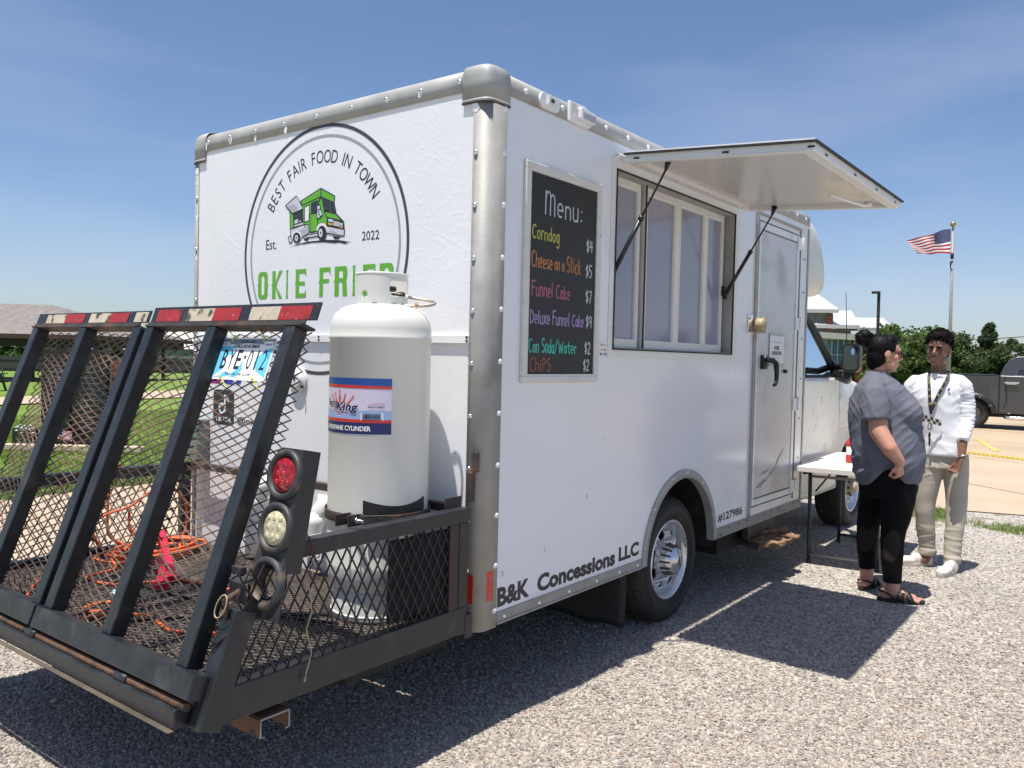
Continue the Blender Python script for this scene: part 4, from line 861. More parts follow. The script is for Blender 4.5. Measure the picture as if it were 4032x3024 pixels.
# social handles beside the ramp gate
MT['magenta'] = mat('magenta', (.42, .02, .25), .5); MT['fb_blue'] = mat('fb_blue', (.03, .06, .42), .5); MT['coral'] = mat('coral', (.62, .05, .07), .5); MT['cyan'] = mat('cyan', (.12, .58, .60), .5)
def rr(x0, x1, z0, z1, r, m): RP.poly(rrect(x0, x1, z0, z1, r), m)
rr(RA(1.925), RA(1.762), 1.335, 1.500, .03, 'magenta'); RP.l = 1; RP.poly([(RA(1.9), 1.40), (RA(1.80), 1.40), (RA(1.80), 1.49), (RA(1.9), 1.49)], 'coral'); RP.l = 2; RP.ring(RA(1.845), 1.418, .034, .010, 'white_clean', 30); RP.l = 0
rr(RA(1.742), RA(1.585), 1.335, 1.500, .03, 'fb_blue'); RP.l = 1; RP.poly([(RA(1.66), 1.335), (RA(1.63), 1.335), (RA(1.63), 1.40), (RA(1.605), 1.40), (RA(1.605), 1.425), (RA(1.63), 1.425), (RA(1.63), 1.455), (RA(1.605), 1.455), (RA(1.605), 1.48), (RA(1.66), 1.48)], 'white_clean'); RP.l = 0
RP.text('@OkieFried', RA(1.530), RA(1.14), 1.350, 1.395, 'ink', bold=.018)
rr(RA(1.832), RA(1.648), 1.122, 1.305, .028, 'ink'); RP.l = 1
def note(dx, dz, m):
    cx, cz = RA(1.752)+dx, 1.212+dz; RP.ring(cx, cz-.006, .024, .012, m, 26, 60, 400); RP.poly([(cx+.018, cz-.006), (cx+.030, cz-.006), (cx+.030, cz+.066), (cx+.018, cz+.066)], m); RP.poly([(cx+.024, cz+.066), (cx+.034, cz+.066), (cx+.062, cz+.042), (cx+.062, cz+.028), (cx+.03, cz+.045)], m)
note(-.003, .003, 'cyan'); RP.l = 2; note(.004, -.002, 'coral'); RP.l = 3; note(0, 0, 'white_clean')
RP.text('TIKTOK', RA(1.812), RA(1.668), 1.138, 1.164, 'white_clean', bold=.02); RP.l = 0
RP.text('@okiefried', RA(1.622), RA(1.28), 1.128, 1.172, 'ink', bold=.02)
RP.done('social_logo', rear)
# food truck emblem, drawn as flat shapes (coordinates on the artwork)
KA, KB, KC, KD = (1.509, 2.503), (.598, 2.384), (1.497, 1.996), (.586, 1.944)
def K(x, y):
    u, v = x/2074, y/1659; u = u*(1+.02*(1-u)); p = [(1-u)*(1-v)*KA[i]+u*(1-v)*KB[i]+(1-u)*v*KC[i]+u*v*KD[i] for i in (0, 1)]; return (RA(p[0]), p[1])
def art(pts, m, l, outline=0, closed=True):
    RP.l = l; RP.poly([K(*p) for p in pts], m)
    if outline: RP.l = l+.6; RP.line([K(*p) for p in pts], outline, 'ink', closed)
LW = .0048
art([(580, 1580), (760, 1500), (950, 1455), (1250, 1425), (1450, 1432), (1645, 1465), (1540, 1472), (1580, 1502), (1440, 1470), (1385, 1484), (1200, 1466), (1000, 1476), (850, 1505), (870, 1490), (700, 1530)], 'ink', 1)
art([(640, 960), (690, 1000), (860, 950), (820, 800), (1160, 585), (1165, 730), (1130, 760), (1100, 1290), (970, 1320), (880, 1180), (700, 1230), (650, 1260)], 'green', 2, LW)
art([(1160, 585), (1380, 710), (1370, 820), (1400, 1000), (1520, 1130), (1530, 1260), (1250, 1190), (1160, 1150), (1100, 1290), (1110, 850), (1165, 730)], 'green', 2.2, LW)
art([(820, 800), (1160, 585), (1160, 720), (855, 865)], 'green', 3, LW); art([(835, 850), (1000, 770), (1155, 715), (1155, 725), (855, 868)], 'green_dk', 3.2)
art([(1165, 590), (1378, 712), (1370, 818), (1165, 728)], 'green', 3, LW)
art([(1175, 740), (1300, 790), (1300, 960), (1215, 950)], 'logo_glass', 4, LW); art([(1315, 800), (1372, 825), (1405, 1000), (1318, 965)], 'logo_glass', 4, LW)
art([(700, 1010), (860, 955), (870, 1140), (715, 1215)], 'logo_glass', 4, LW); art([(725, 1110), (780, 1085), (780, 1150), (725, 1165)], 'logo_grey', 5); art([(795, 1110), (850, 1120), (790, 1145)], 'logo_grey2', 5)
art([(570, 870), (755, 715), (865, 925), (690, 1000)], 'logo_grey', 6, LW*1.2); art([(600, 880), (690, 850), (770, 880), (770, 960), (695, 985)], 'logo_grey2', 7)
art([(893, 895), (975, 855), (965, 1115), (893, 1140)], 'white_clean', 4, LW); art([(1005, 830), (1105, 785), (1095, 985), (1005, 1005)], 'logo_glass', 4, LW)
art([(985, 1010), (1105, 985), (1110, 1290), (990, 1320)], 'green', 4.2, LW); art([(990, 1250), (1050, 1150), (1110, 1070), (1110, 1290), (990, 1318)], 'green_dk', 4.4)
art([(1100, 855), (1155, 870), (1160, 1065), (1100, 1080)], 'logo_grey', 8, LW); art([(1120, 935), (1145, 925), (1190, 1020), (1150, 1050)], 'logo_grey', 9, LW)
art([(1210, 960), (1400, 1005), (1500, 1120), (1260, 1060)], 'green', 5, LW); art([(1265, 1065), (1500, 1125), (1530, 1255), (1255, 1190)], 'logo_glass', 5, LW)
art([(1280, 1082), (1355, 1100), (1350, 1140), (1280, 1125)], 'logo_blue', 6); art([(1470, 1150), (1508, 1160), (1505, 1200), (1468, 1190)], 'logo_blue', 6); art([(1278, 1145), (1350, 1160), (1340, 1190), (1278, 1178)], 'logo_amber', 6); art([(1466, 1203), (1508, 1213), (1505, 1238), (1466, 1228)], 'logo_amber', 6)
for k in range(6): art([(1365+k*17, 1115+k*4), (1375+k*17, 1117+k*4), (1371+k*17, 1195+k*4), (1361+k*17, 1193+k*4)], 'white_clean', 6)
art([(1255, 1200), (1535, 1260), (1525, 1365), (1245, 1320)], 'logo_grey', 5, LW); art([(1260, 1310), (1340, 1270), (1420, 1320), (1380, 1345)], 'logo_grey2', 6)
art([(650, 1260), (880, 1180), (960, 1180), (970, 1320), (830, 1400), (690, 1420), (655, 1370)], 'logo_grey', 3, LW); art([(720, 1180), (870, 1135), (880, 1180), (700, 1225)], 'logo_grey', 5, LW); art([(780, 1300), (955, 1195), (960, 1310), (840, 1385)], 'logo_grey2', 4.4)
art([(615, 1385), (665, 1368), (680, 1465), (635, 1480)], 'logo_grey', 5, LW); art([(960, 1305), (1105, 1285), (1105, 1320), (960, 1345)], 'logo_grey', 5, LW); art([(930, 1355), (1105, 1330), (1105, 1370), (930, 1395)], 'logo_grey', 5, LW)
art([(870, 1400), (960, 1400), (940, 1450), (890, 1440)], 'ink', 2); art([(1340, 1360), (1480, 1375), (1430, 1420), (1380, 1420)], 'ink', 2)
def kdisc(cx, cy, rx, ry, m, l, n=22): art([(cx+rx*math.cos(2*PI*i/n), cy+ry*math.sin(2*PI*i/n)) for i in range(n)], m, l)
kdisc(760, 1370, 82, 92, 'white_clean', 6); kdisc(762, 1395, 66, 88, 'ink', 7); kdisc(758, 1400, 28, 52, 'logo_grey', 8); kdisc(758, 1400, 9, 16, 'ink', 9)
kdisc(1180, 1260, 88, 108, 'white_clean', 6); kdisc(1180, 1320, 74, 125, 'ink', 7); kdisc(1158, 1315, 32, 70, 'logo_grey', 8); kdisc(1158, 1315, 10, 22, 'ink', 9)
RP.l = 0
RP.done('truck_picture', rear)
# side lettering
SP = Print(lambda a, b, l: (a, -l, b))
SP.text('B&K', .126, .352, .478, .560, 'ink', bold=.047); SP.text('Concessions', .408, 1.080, .480, .560, 'ink', bold=.047); SP.text('LLC', 1.115, 1.325, .488, .562, 'ink', bold=.047)
SP.done('company_name', side_panel); SP.text('#127986', 2.34, 2.735, .508, .566, 'ink', bold=.036)
SP.done('permit_number', side_panel)
st = build('payment_sticker', MB().bx(.876, .944, -.0016, -.0004, 1.522, 1.592), 'white_clean', TR); sp = Print(lambda a, b, l: (a, -l-.0016, b))
sp.line([(.884, 1.582), (.884, 1.574), (.892, 1.574), (.892, 1.582)], .002, 'ink', True); sp.text('Square', .896, .934, 1.574, 1.582, 'ink', bold=.02); sp.text('VISA', .886, .904, 1.551, 1.558, 'fb_blue', bold=.03); sp.disc(.922, 1.555, .006, 'red'); sp.disc(.930, 1.555, .006, 'logo_amber')
for k, m in enumerate(('fb_blue', 'logo_grey2', 'fb_blue')): sp.poly([(.882+k*.021, 1.528), (.896+k*.021, 1.528), (.896+k*.021, 1.540), (.882+k*.021, 1.540)], m)
sp.done('sticker_print', st)

# ------------------------------------------------------------ serving window
sw = build('serving_window', MB().prism([(.948, 1.518), (2.525, 1.518), (2.525, 2.492), (.948, 2.492)], XZ(0), -.004, -.0005, holes=[[(WX0, WZ0), (WX0, WZ1), (WX1, WZ1), (WX1, WZ0)]]), 'sash_white', TR, bevel=.001)
for x, z in [(1.15, 1.536), (1.50, 1.536), (1.86, 1.536), (2.2, 1.536), (2.45, 1.536), (.968, 2.36), (.968, 2.0), (.968, 1.66)]: dome(sw, (x, -.004, z), (0, -1, 0), .0065, 'bright_metal', 'screw', .5)
jb = MB(); g = .012
jb.bx(WX0-.002, WX0+g, .0, .085, WZ0, WZ1).bx(WX1-g, WX1+.002, 0, .085, WZ0, WZ1).bx(WX0, WX1, 0, .085, WZ0-.002, WZ0+g).bx(WX0, WX1, 0, .085, WZ1-g, WZ1+.002); build('jamb', jb, 'alu_rail', sw)
ga = MB(); e_ = .007
for a, b, c, d_ in ((WX0, WX0+e_, WZ0, WZ1), (WX1-e_, WX1, WZ0, WZ1), (WX0, WX1, WZ0, WZ0+e_), (WX0, WX1, WZ1-e_, WZ1)): ga.bx(a, b, -.009, -.001, c, d_)
build('gasket', ga, 'black_rubber', sw)
build('back_wall', MB().bx(WX0, WX1, .10, .105, WZ0, WZ1), 'chassis', sw)
def sash(x0, x1, y, w0=.036):
    m = build('sash', MB().prism([(x0, WZ0+.012), (x1, WZ0+.012), (x1, WZ1-.012), (x0, WZ1-.012)], XZ(0), y, y+.022, holes=[[(x0+w0, WZ0+.06), (x0+w0, WZ1-.055), (x1-w0, WZ1-.055), (x1-w0, WZ0+.06)]]), 'sash_white', TR, bevel=.004)
    build('bead', MB().prism([(x0+w0-.012, WZ0+.048), (x1-w0+.012, WZ0+.048), (x1-w0+.012, WZ1-.043), (x0+w0-.012, WZ1-.043)], XZ(0), y-.004, y+.001, holes=[[(x0+w0-.004, WZ0+.056), (x0+w0-.004, WZ1-.051), (x1-w0+.004, WZ1-.051), (x1-w0+.004, WZ0+.056)]]), 'sash_white', m)
    build('pane', MB().bx(x0+w0-.003, x1-w0+.003, y+.012, y+.015, WZ0+.055, WZ1-.05), 'reflection_pane', m); return m
sash(WX0+.014, 1.335, .048); build('mullion', MB().bx(1.337, 1.362, .035, .082, WZ0+.012, WZ1-.012), 'alu_rail', TR); build('mullion_gasket', MB().bx(1.362, 1.372, .03, .082, WZ0+.012, WZ1-.012), 'black_rubber', TR)
sash(1.373, 1.768, .048); sash(1.771, 2.150, .048); s4 = sash(2.153, 2.425, .052, .03)
build('sash_latch', MB().bx(2.395, 2.404, .028, .048, 1.925, 1.985).bx(2.394, 2.41, .02, .03, 1.93, 1.94).bx(2.394, 2.41, .02, .03, 1.97, 1.98), 'black_plastic', s4, bevel=.002)
# menu of tiny rivet: hatch
HX0, HX1 = 1.0, 2.54; H0, H1 = Vector((0, -.040, 2.490)), Vector((0, -.945, 2.428)); hd = (H1-H0).normalized(); hn = Vector((0, -hd.z, hd.y)); hn = hn if hn.z > 0 else -hn; HL = (H1-H0).length
def H(x, t, n): p = H0+hd*t+hn*n; return (x, p.y, p.z)
def hbox(mb, x0, x1, t0, t1, n0, n1): return mb.add([H(x, t, n) for x in (x0, x1) for t in (t0, t1) for n in (n0, n1)], [(0, 1, 3, 2), (4, 6, 7, 5), (0, 4, 5, 1), (2, 3, 7, 6), (0, 2, 6, 4), (1, 5, 7, 3)])
ht = build('serving_hatch', hbox(MB(), HX0, HX1, 0, HL, .020, .026), 'white_clean', TR)
mb = MB(); hbox(mb, HX0-.012, HX1+.012, HL-.008, HL+.014, .008, .016); hbox(mb, HX0-.014, HX0+.006, 0, HL, .008, .016); hbox(mb, HX1-.006, HX1+.014, 0, HL, .008, .016); build('rubber_edge', mb, 'black_rubber', ht)
mb = MB(); e = .055
hbox(mb, HX0, HX1, HL-e, HL, -.028, .020); hbox(mb, HX0, HX1, 0, e*.9, -.028, .020); hbox(mb, HX0, HX0+e*.75, e*.9, HL-e, -.028, .020); hbox(mb, HX1-e*.75, HX1, e*.9, HL-e, -.028, .020)
build('hatch_frame', mb, 'sash_white', ht, bevel=.004)
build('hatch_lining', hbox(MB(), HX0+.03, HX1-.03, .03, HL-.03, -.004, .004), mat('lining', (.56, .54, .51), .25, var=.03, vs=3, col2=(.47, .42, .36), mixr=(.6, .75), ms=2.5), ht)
mb = MB()
for x in (HX0+.15, HX0+.6, HX0+1.0, HX0+1.4): hbox(mb, x, x+.03, HL-.001, HL+.003, -.016, -.008)
for t in (.05, .5, .88): hbox(mb, HX0-.003, HX0+.001, t, t+.03, -.014, -.006)
build('slot', mb, 'black_plastic', ht)
build('hatch_light', MB().cyl(H(2.28, .80, -.03), H(2.28, .80, -.055), .022, 14).tube([H(2.26, .80, -.05), H(2.2, .80, -.062), H(2.12, .77, -.058), H(1.98, .72, -.05), H(1.92, .70, -.045)], .009, 8), 'white_clean', ht)
build('hinge_rail', MB().bx(.985, 2.55, -.014, -.001, 2.486, 2.512).tube([(.985, -.014, 2.50), (2.55, -.014, 2.50)], .007, 8), 'sash_white', TR)
for x in (1.06, 1.2, 1.35, 1.5, 1.7, 1.9, 2.05, 2.25, 2.4): dome(ht, H(x, .03, -.029), (0, -.05, -1), .006, 'bright_metal', 'screw', .5)
for xt, xb in ((1.075, 1.005), (2.50, 2.395)):
    a, b = Vector(H(xt, .20, -.03)), Vector((xb, .012 if xb < 2 else .02, 1.93)); c = a.lerp(b, .47)
    g_ = build('gas_strut', MB().tube([c, b], .0115, 10).tube([c-(c-a).normalized()*.0, c+(b-a).normalized()*.02], .014, 10), 'black_plastic', TR)
    build('rod', MB().tube([a, c], .0055, 8), 'black_plastic', g_); build('bracket', MB().obx(a+Vector((0, 0, .026)), (.028, 0, 0), (0, .012, 0), (0, 0, .004)).tube([a+Vector((0, 0, .024)), a+(b-a)*.05], [.018, .009], 8).sph(b, .017, 10).obx(b+Vector((.004, .004, 0)), (.010, 0, 0), (0, .012, 0), (0, 0, .026)), 'black_plastic', g_)

# ------------------------------------------------------------ side door
DX0, DX1, DZ0, DZ1 = 2.865, 3.665, .545, 2.455
build('door_frame', MB().prism([(2.81, .478), (LX, .478), (LX, 2.56), (2.81, 2.56)], XZ(0), -.002, .03, holes=[[(DX0-.012, DZ0-.012), (DX0-.012, DZ1+.012), (DX1+.012, DZ1+.012), (DX1+.012, DZ0-.012)]]), 'old_white', TR)
fm = MB().bx(2.815, 2.845, -.014, -.002, .48, 2.53).bx(3.69, 3.70, -.012, -.002, .50, 2.5).bx(3.865, 3.895, -.008, -.002, .478, 2.54).bx(2.83, 3.70, -.018, -.002, 2.50, 2.515); build('door_trim', fm, 'alu_rail', TR, bevel=.002)
dr = build('side_door', MB().bx(DX0, DX1, -.006, .02, DZ0, DZ1), 'door_metal', TR, bevel=.004)
mb = MB(); 
for a, b, c, d_ in ((DX0+.012, DX1-.012, DZ0+.045, DZ0+.050), (DX0+.012, DX1-.012, DZ1-.055, DZ1-.050)): mb.bx(a, b, -.009, -.006, c, d_)
mb.bx(DX0-.004, DX0+.004, -.004, .01, DZ0, DZ1).bx(DX1-.004, DX1+.004, -.004, .01, DZ0, DZ1); build('door_seal', mb, 'black_rubber', dr)
mb = MB().bx(DX0, DX0+.03, -.011, -.006, DZ0, DZ1).bx(DX1-.05, DX1, -.011, -.006, DZ0, DZ1).bx(DX0+.03, DX1-.05, -.010, -.006, DZ0, DZ0+.04).bx(DX0+.03, DX1-.05, -.010, -.006, DZ1-.045, DZ1); build('edge_strip', mb, 'old_white', dr, bevel=.001)
for z in (2.40, 1.81, 1.21, .60): build('hinge', MB().bx(3.62, 3.70, -.018, -.011, z-.045, z+.045).bx(3.70, 3.745, -.030, -.003, z-.03, z+.05).cyl((3.70, -.022, z-.045), (3.70, -.022, z+.045), .009, 8), 'white_clean', dr, bevel=.002)
hd_ = build('handle', MB().prism(rrect(2.955, 3.03, 1.47, 1.565, .01), XZ(0), -.03, -.006).tube([(3.0, -.03, 1.535), (3.03, -.062, 1.53), (3.075, -.072, 1.51), (3.085, -.075, 1.45), (3.075, -.078, 1.395), (3.05, -.08, 1.365), (3.025, -.08, 1.362)], [.018, .020, .020, .016, .014, .013, .011], 10), 'black_plastic', dr, bevel=.003)
build('keyhole', MB().cyl((2.975, -.03, 1.55), (2.975, -.034, 1.55), .009, 12), 'bright_metal', dr)
build('door_bumper', MB().cyl((3.42, -.006, 1.455), (3.42, -.03, 1.455), .014, 12), 'black_rubber', dr)
lk_ = build('hasp_lock', MB().bx(2.715, 2.80, -.010, -.002, 1.70, 1.825).bx(2.835, 2.90, -.012, -.006, 1.71, 1.82), 'bright_metal', dr, bevel=.002)
MT['tan_paint'] = mat('tan_paint', (.42, .33, .20), .5, var=.15, vs=30, col2=(.30, .14, .05), mixr=(.62, .72), ms=30)
build('lock_body', MB().lathe([(.030, 0), (.042, .004), (.042, .052), (.036, .060), (.0001, .060)], (2.835, -.012, 1.765), (0, -1, 0), 26), 'tan_paint', dr); build('lock_guard', MB().tube([(2.88+.045*math.cos(t), -.045, 1.765+.045*math.sin(t)) for t in [math.radians(a) for a in (100, 60, 20, -20, -60, -100)]], .010, 8).bx(2.84, 2.90, -.06, -.012, 1.712, 1.722), 'tan_paint', dr)
for x in (2.735, 2.735): 
    for z in (1.72, 1.80): dome(dr, (x, -.010, z), (0, -1, 0), .008, 'worn_steel', 'bolt', .5)
for z in (2.42, 2.3, 2.05, 1.7, 1.4, 1.1, .8, .56):
    dome(TR, (3.80, -.003, z), (0, -1, 0), .0075, 'worn_steel', 'rivet', .6)
mb = MB(); rs_ = random.Random(21)
for k, (x0, z0, x1, z1, w_) in enumerate(((2.95, .66, 3.15, .70, .030), (3.12, .70, 3.34, .78, .020), (3.30, .78, 3.48, .90, .016), (3.0, .74, 3.2, .77, .013))):
    n_ = 9; up = [(x0+(x1-x0)*i/n_, z0+(z1-z0)*i/n_+w_*rs_.uniform(.3, 1)*math.sin(PI*(i+.4)/(n_+.8))) for i in range(n_+1)]; dn_ = [(x0+(x1-x0)*i/n_, z0+(z1-z0)*i/n_-w_*rs_.uniform(.3, 1)*math.sin(PI*(i+.4)/(n_+.8))) for i in range(n_+1)][::-1]; mb.prism(up+dn_, XZ(0), -.0068, -.0061)
build('filler_smear', mb, mat('filler', (.30, .36, .35), .6, var=.15, vs=20), dr)
# ------------------------------------------------------------ wheels
MT['tyre_mud'] = mat('tyre_mud', (.040, .030, .024), .85, var=.3, vs=12, col2=(.10, .060, .036), mixr=(.45, .65), ms=7, bump=.2, bs=60)
def wheel(cx, yf, cz, style, sgn=-1, parent=None):
    """axis along y, outer face at y=yf towards sgn"""
    parent = parent or TR; R = .37; ax = (0, sgn, 0); W_ = .235
    o = Vector((cx, yf, cz))
    rim = MB().lathe([(.225, -.006), (.232, .004), (.224, .010), (.214, .002), (.205, -.02), (.196, -.045), (.190, -.07)], o, ax, 48)
    root = build('wheel', rim, 'chrome', parent, fix=False)
    ty = MB().lathe([(.222, -.012), (.235, .004), (.26, .016), (.30, .020), (.335, .010), (.352, -.012), (.364, -.04), (.369, -.09), (.370, -.13), (.369, -.17), (.362, -.21), (.34, -.24), (.28, -.25), (.2, -.24)], o, ax, 64)
    tr_ = MB()
    for k in range(66):                                   # shoulder and tread blocks
        for row, (h0, h1, rr_) in enumerate(((-.012, -.055, .366), (-.066, -.10, .3735), (-.11, -.145, .3735), (-.156, -.20, .372))):
            t = 2*PI*(k+.45*(row % 2))/66; dt = .62*PI/66
            vs = []
            for a in (t-dt, t+dt):
                for h in (h0, h1):
                    for r in (rr_-.012, rr_-(.010 if (row == 0 and h == h0) else 0)): 
                        x, z = math.cos(a)*r, math.sin(a)*r; vs.append(o+Vector((x, sgn*h, z)))
            tr_.add(vs, [(0, 1, 3, 2), (4, 6, 7, 5), (0, 4, 5, 1), (2, 3, 7, 6), (0, 2, 6, 4), (1, 5, 7, 3)])
    build('tyre', ty, 'tyre', root, fix=False); build('tread', tr_, 'tyre_mud', root, fix=False)
    lt = MB().lathe([(.268, .0188), (.285, .0222), (.29, .0226), (.31, .0198)], o, ax, 64); build('sidewall_band', lt, 'black_rubber', root, fix=False)
    def P(a, b, d): return tuple(o+Vector((a, sgn*d, b)))
    nh = 8; holes = []
    for k in range(nh):
        t = 2*PI*(k+.5)/nh; big = style == 'rear' and k % 2 == 0
        rx, ry = (.026, .034) if big else ((.012, .014) if style == 'rear' else (.017, .022)); c = Vector((math.cos(t), math.sin(t)))*.155; q = Vector((-c.y, c.x)).normalized(); cn = c.normalized()
        holes.append([tuple(c+cn*rx*math.cos(a)+q*ry*math.sin(a)) for a in [2*PI*i/14 for i in range(14)]])
    outer = [(math.cos(2*PI*i/56)*.196, math.sin(2*PI*i/56)*.196) for i in range(56)]
    dsc = MB(); hub0 = .07
    dish = lambda r: -.05+.035*math.sin(max(0, min(1, (.196-r)/.11))*PI)*(1 if style == 'rear' else .8)
    dsc.prism(outer, lambda a, b, d: P(a, b, dish(math.hypot(a, b))+d), 0, -.008, holes=holes+[[(math.cos(2*PI*i/30)*hub0, math.sin(2*PI*i/30)*hub0) for i in range(30)]])
    build('rim_disc', dsc, 'chrome' if style == 'rear' else 'bright_metal', root, fix=False)
    build('brake_drum', MB().lathe([(.0001, -.09), (.17, -.09), (.18, -.2)], o, ax, 32), 'chassis', root)
    if style == 'rear':
        hub = MB().lathe([(.092, -.045), (.088, -.01), (.076, .045), (.056, .062), (.045, .064), (.044, .066), (.0001, .066)], o, ax, 40); build('hub_cap', hub, 'chrome', root, fix=False)
        rb = MB()
        for k in range(14): t = 2*PI*k/14; u = Vector((math.cos(t), 0, math.sin(t))); v = Vector((-u.z, 0, u.x)); rb.bar(o+u*.090+Vector((0, sgn*-.012, 0)), o+u*.074+Vector((0, sgn*.044, 0)), .011, .010, v)
        build('hub_rib', rb, 'worn_steel', root)
        em = MB().prism([(-.024, -.006), (-.009, -.006), (-.009, -.011), (.009, -.011), (.009, -.006), (.024, -.006), (.024, .006), (.009, .006), (.009, .011), (-.009, .011), (-.009, .006), (-.024, .006)], lambda a, b, d: P(b, a, d), .066, .068); build('emblem', em, 'rust', root)
    else:
        build('hub_cap', MB().lathe([(.09, -.045), (.085, -.02), (.06, -.005), (.055, .03), (.046, .045), (.0001, .047)], o, ax, 32), 'tan_paint', root)
        nb = MB()
        for k in range(8): t = 2*PI*k/8; p = o+Vector((math.cos(t)*.075, 0, math.sin(t)*.075)); nb.cyl(p+Vector((0, sgn*-.03, 0)), p+Vector((0, sgn*.005, 0)), .011, 6)
        build('lug_nut', nb, 'worn_steel', root)
    return root
wheel(1.83, .075, .362, 'rear'); wheel(5.64, .085, .362, 'front')
wheel(1.83, WY-.075, .362, 'rear', 1); wheel(5.64, WY-.085, .362, 'front', 1)
# chassis, axle, tank, flaps, step
mb = MB()
for y in (.55, 1.45): mb.bx(-.0, 5.9, y, y+.07, .40 if y < 1 else .40, .56-.14)
for y in (.55, 1.45): mb.bx(-.0, 5.9, y, y+.07, .34, .41)
for x in (.2, .9, 1.22, 2.42, 2.9, 3.6): mb.bx(x, x+.08, .1, 1.95, .37, .412)
build('chassis_frame', mb, 'chassis', TR)
mb = MB().cyl((1.83, .25, .362), (1.83, 1.8, .362), .055, 14).sph((1.83, 1.02, .36), (.16, .14, .15), 14).cyl((1.9, 1.02, .40), (4.2, 1.02, .46), .04, 10)
for y in (.5, 1.52): mb.tube([(1.25, y, .40), (1.55, y, .32), (1.83, y, .30), (2.1, y, .32), (2.42, y, .40)], .03, 6)
build('rear_axle', mb, 'chassis', TR); build('exhaust_pipe', MB().tube([(.3, 1.62, .36), (1.3, 1.62, .33), (1.8, 1.64, .42), (2.6, 1.62, .34), (4.0, 1.6, .36)], .035, 10), 'rust', TR)
build('fuel_tank', MB().bx(2.5, 3.5, 1.05, 1.5, .2, .42), 'chassis', TR, bevel=.03); build('battery_box', MB().bx(2.7, 3.2, .15, .45, .22, .40), 'chassis', TR, bevel=.01)
for y0, y1 in ((.09, .58), (1.47, 1.96)):
    build('mud_flap', MB().grid(lambda u, v: (1.335+.025*math.sin(v*3)-.012*math.sin(u*7), y0+(y1-y0)*u, .43-.355*v+.01*math.sin(u*9)), 12, 10), 'black_rubber', TR, fix=False).modifiers.new('solid', 'SOLIDIFY').thickness = .009
build('flap_bracket', MB().bx(1.30, 1.34, .05, 1.98, .405, .445), 'worn_steel', TR)
stp = build('step_bracket', MB().bar((3.02, .30, .30), (3.02, -.02, .245), .04, .04).bar((3.50, .30, .30), (3.50, -.02, .245), .04, .04).bx(3.0, 3.52, .06, .10, .27, .40), 'worn_steel', TR)
MT['rotten_wood'] = mat('rotten_wood', (.26, .165, .09), .9, var=.35, vs=18, col2=(.12, .06, .035), mixr=(.5, .62), ms=10, bump=.6, bs=50)
mb = MB(); mb.grid(lambda u, v: (3.02+.50*u+.03*noise.noise(Vector((v*6, u*3, 0))), .20-.33*v+.05*noise.noise(Vector((u*9, 1, v))), .268-.02*v+.012*noise.noise(Vector((u*14, v*12, 3)))), 30, 22, False)
o = build('step_board', mb, 'rotten_wood', TR, fix=False); o.modifiers.new('s', 'SOLIDIFY').thickness = .025
mb = MB(); 
for k in range(2): mb.bar((3.25+k*.05, .10-k*.02, .29+.01*(k % 2)), (3.48+k*.01, -.02-k*.015, .30+.015*(k % 3)), .045, .016)
build('splinter', mb, 'rotten_wood', TR)
# ------------------------------------------------------------ cab
CFX = 5.64
cl = [(3.905, .40), (CFX-.44, .40)]+[(CFX-.43*math.cos(math.radians(a)), .40+.43*math.sin(math.radians(a))) for a in range(8, 173, 8)]+[(CFX+.44, .46), (6.28, .50), (6.34, .72), (6.33, 1.0), (6.26, 1.16), (6.10, 1.235), (5.45, 1.375), (5.20, 1.405), (3.905, 1.405)]
cb = MB().prism(cl, XZ(0), .105, 1.945); body = build('cab_body', cb, 'old_white', TR, bevel=.03, seg=3)
def gy(z): return .105+max(0, z-1.38)*.22
# door skin with shaped swage line
def door(u, v):
    x = 3.955+1.20*u; z = .415+.985*v; k = 1-abs(v-.62)*1.2
    return (x-(.05*(1-v) if u > .9 else 0)*0, .100-.022*max(0, k)-.006*math.sin(u*PI)+.012*max(0, .35-v), z)
dm = MB().grid(door, 40, 30); cd = build('cab_door', dm, 'old_white', TR, fix=False); cd.modifiers.new('s', 'SOLIDIFY').thickness = .02
build('door_gap', MB().bx(3.94, 3.948, .092, .106, .47, 1.40).bx(5.158, 5.168, .092, .106, .47, 1.40), 'black_rubber', TR)
build('door_handle', MB().prism(rrect(4.02, 4.085, 1.07, 1.33, .03), XZ(0), .058, .09), 'black_plastic', cd, bevel=.008)
def fend(u, v):
    x = 5.17+1.12*u; zt = 1.39-.02*u-.16*max(0, u-.25)
    return (x, .100-.012*math.sin(u*PI)-.02*max(0, math.sin(v*PI)), .93+(zt-.93)*v)
build('fender', MB().grid(fend, 24, 12), 'old_white', TR, fix=False).modifiers.new('s', 'SOLIDIFY').thickness = .012
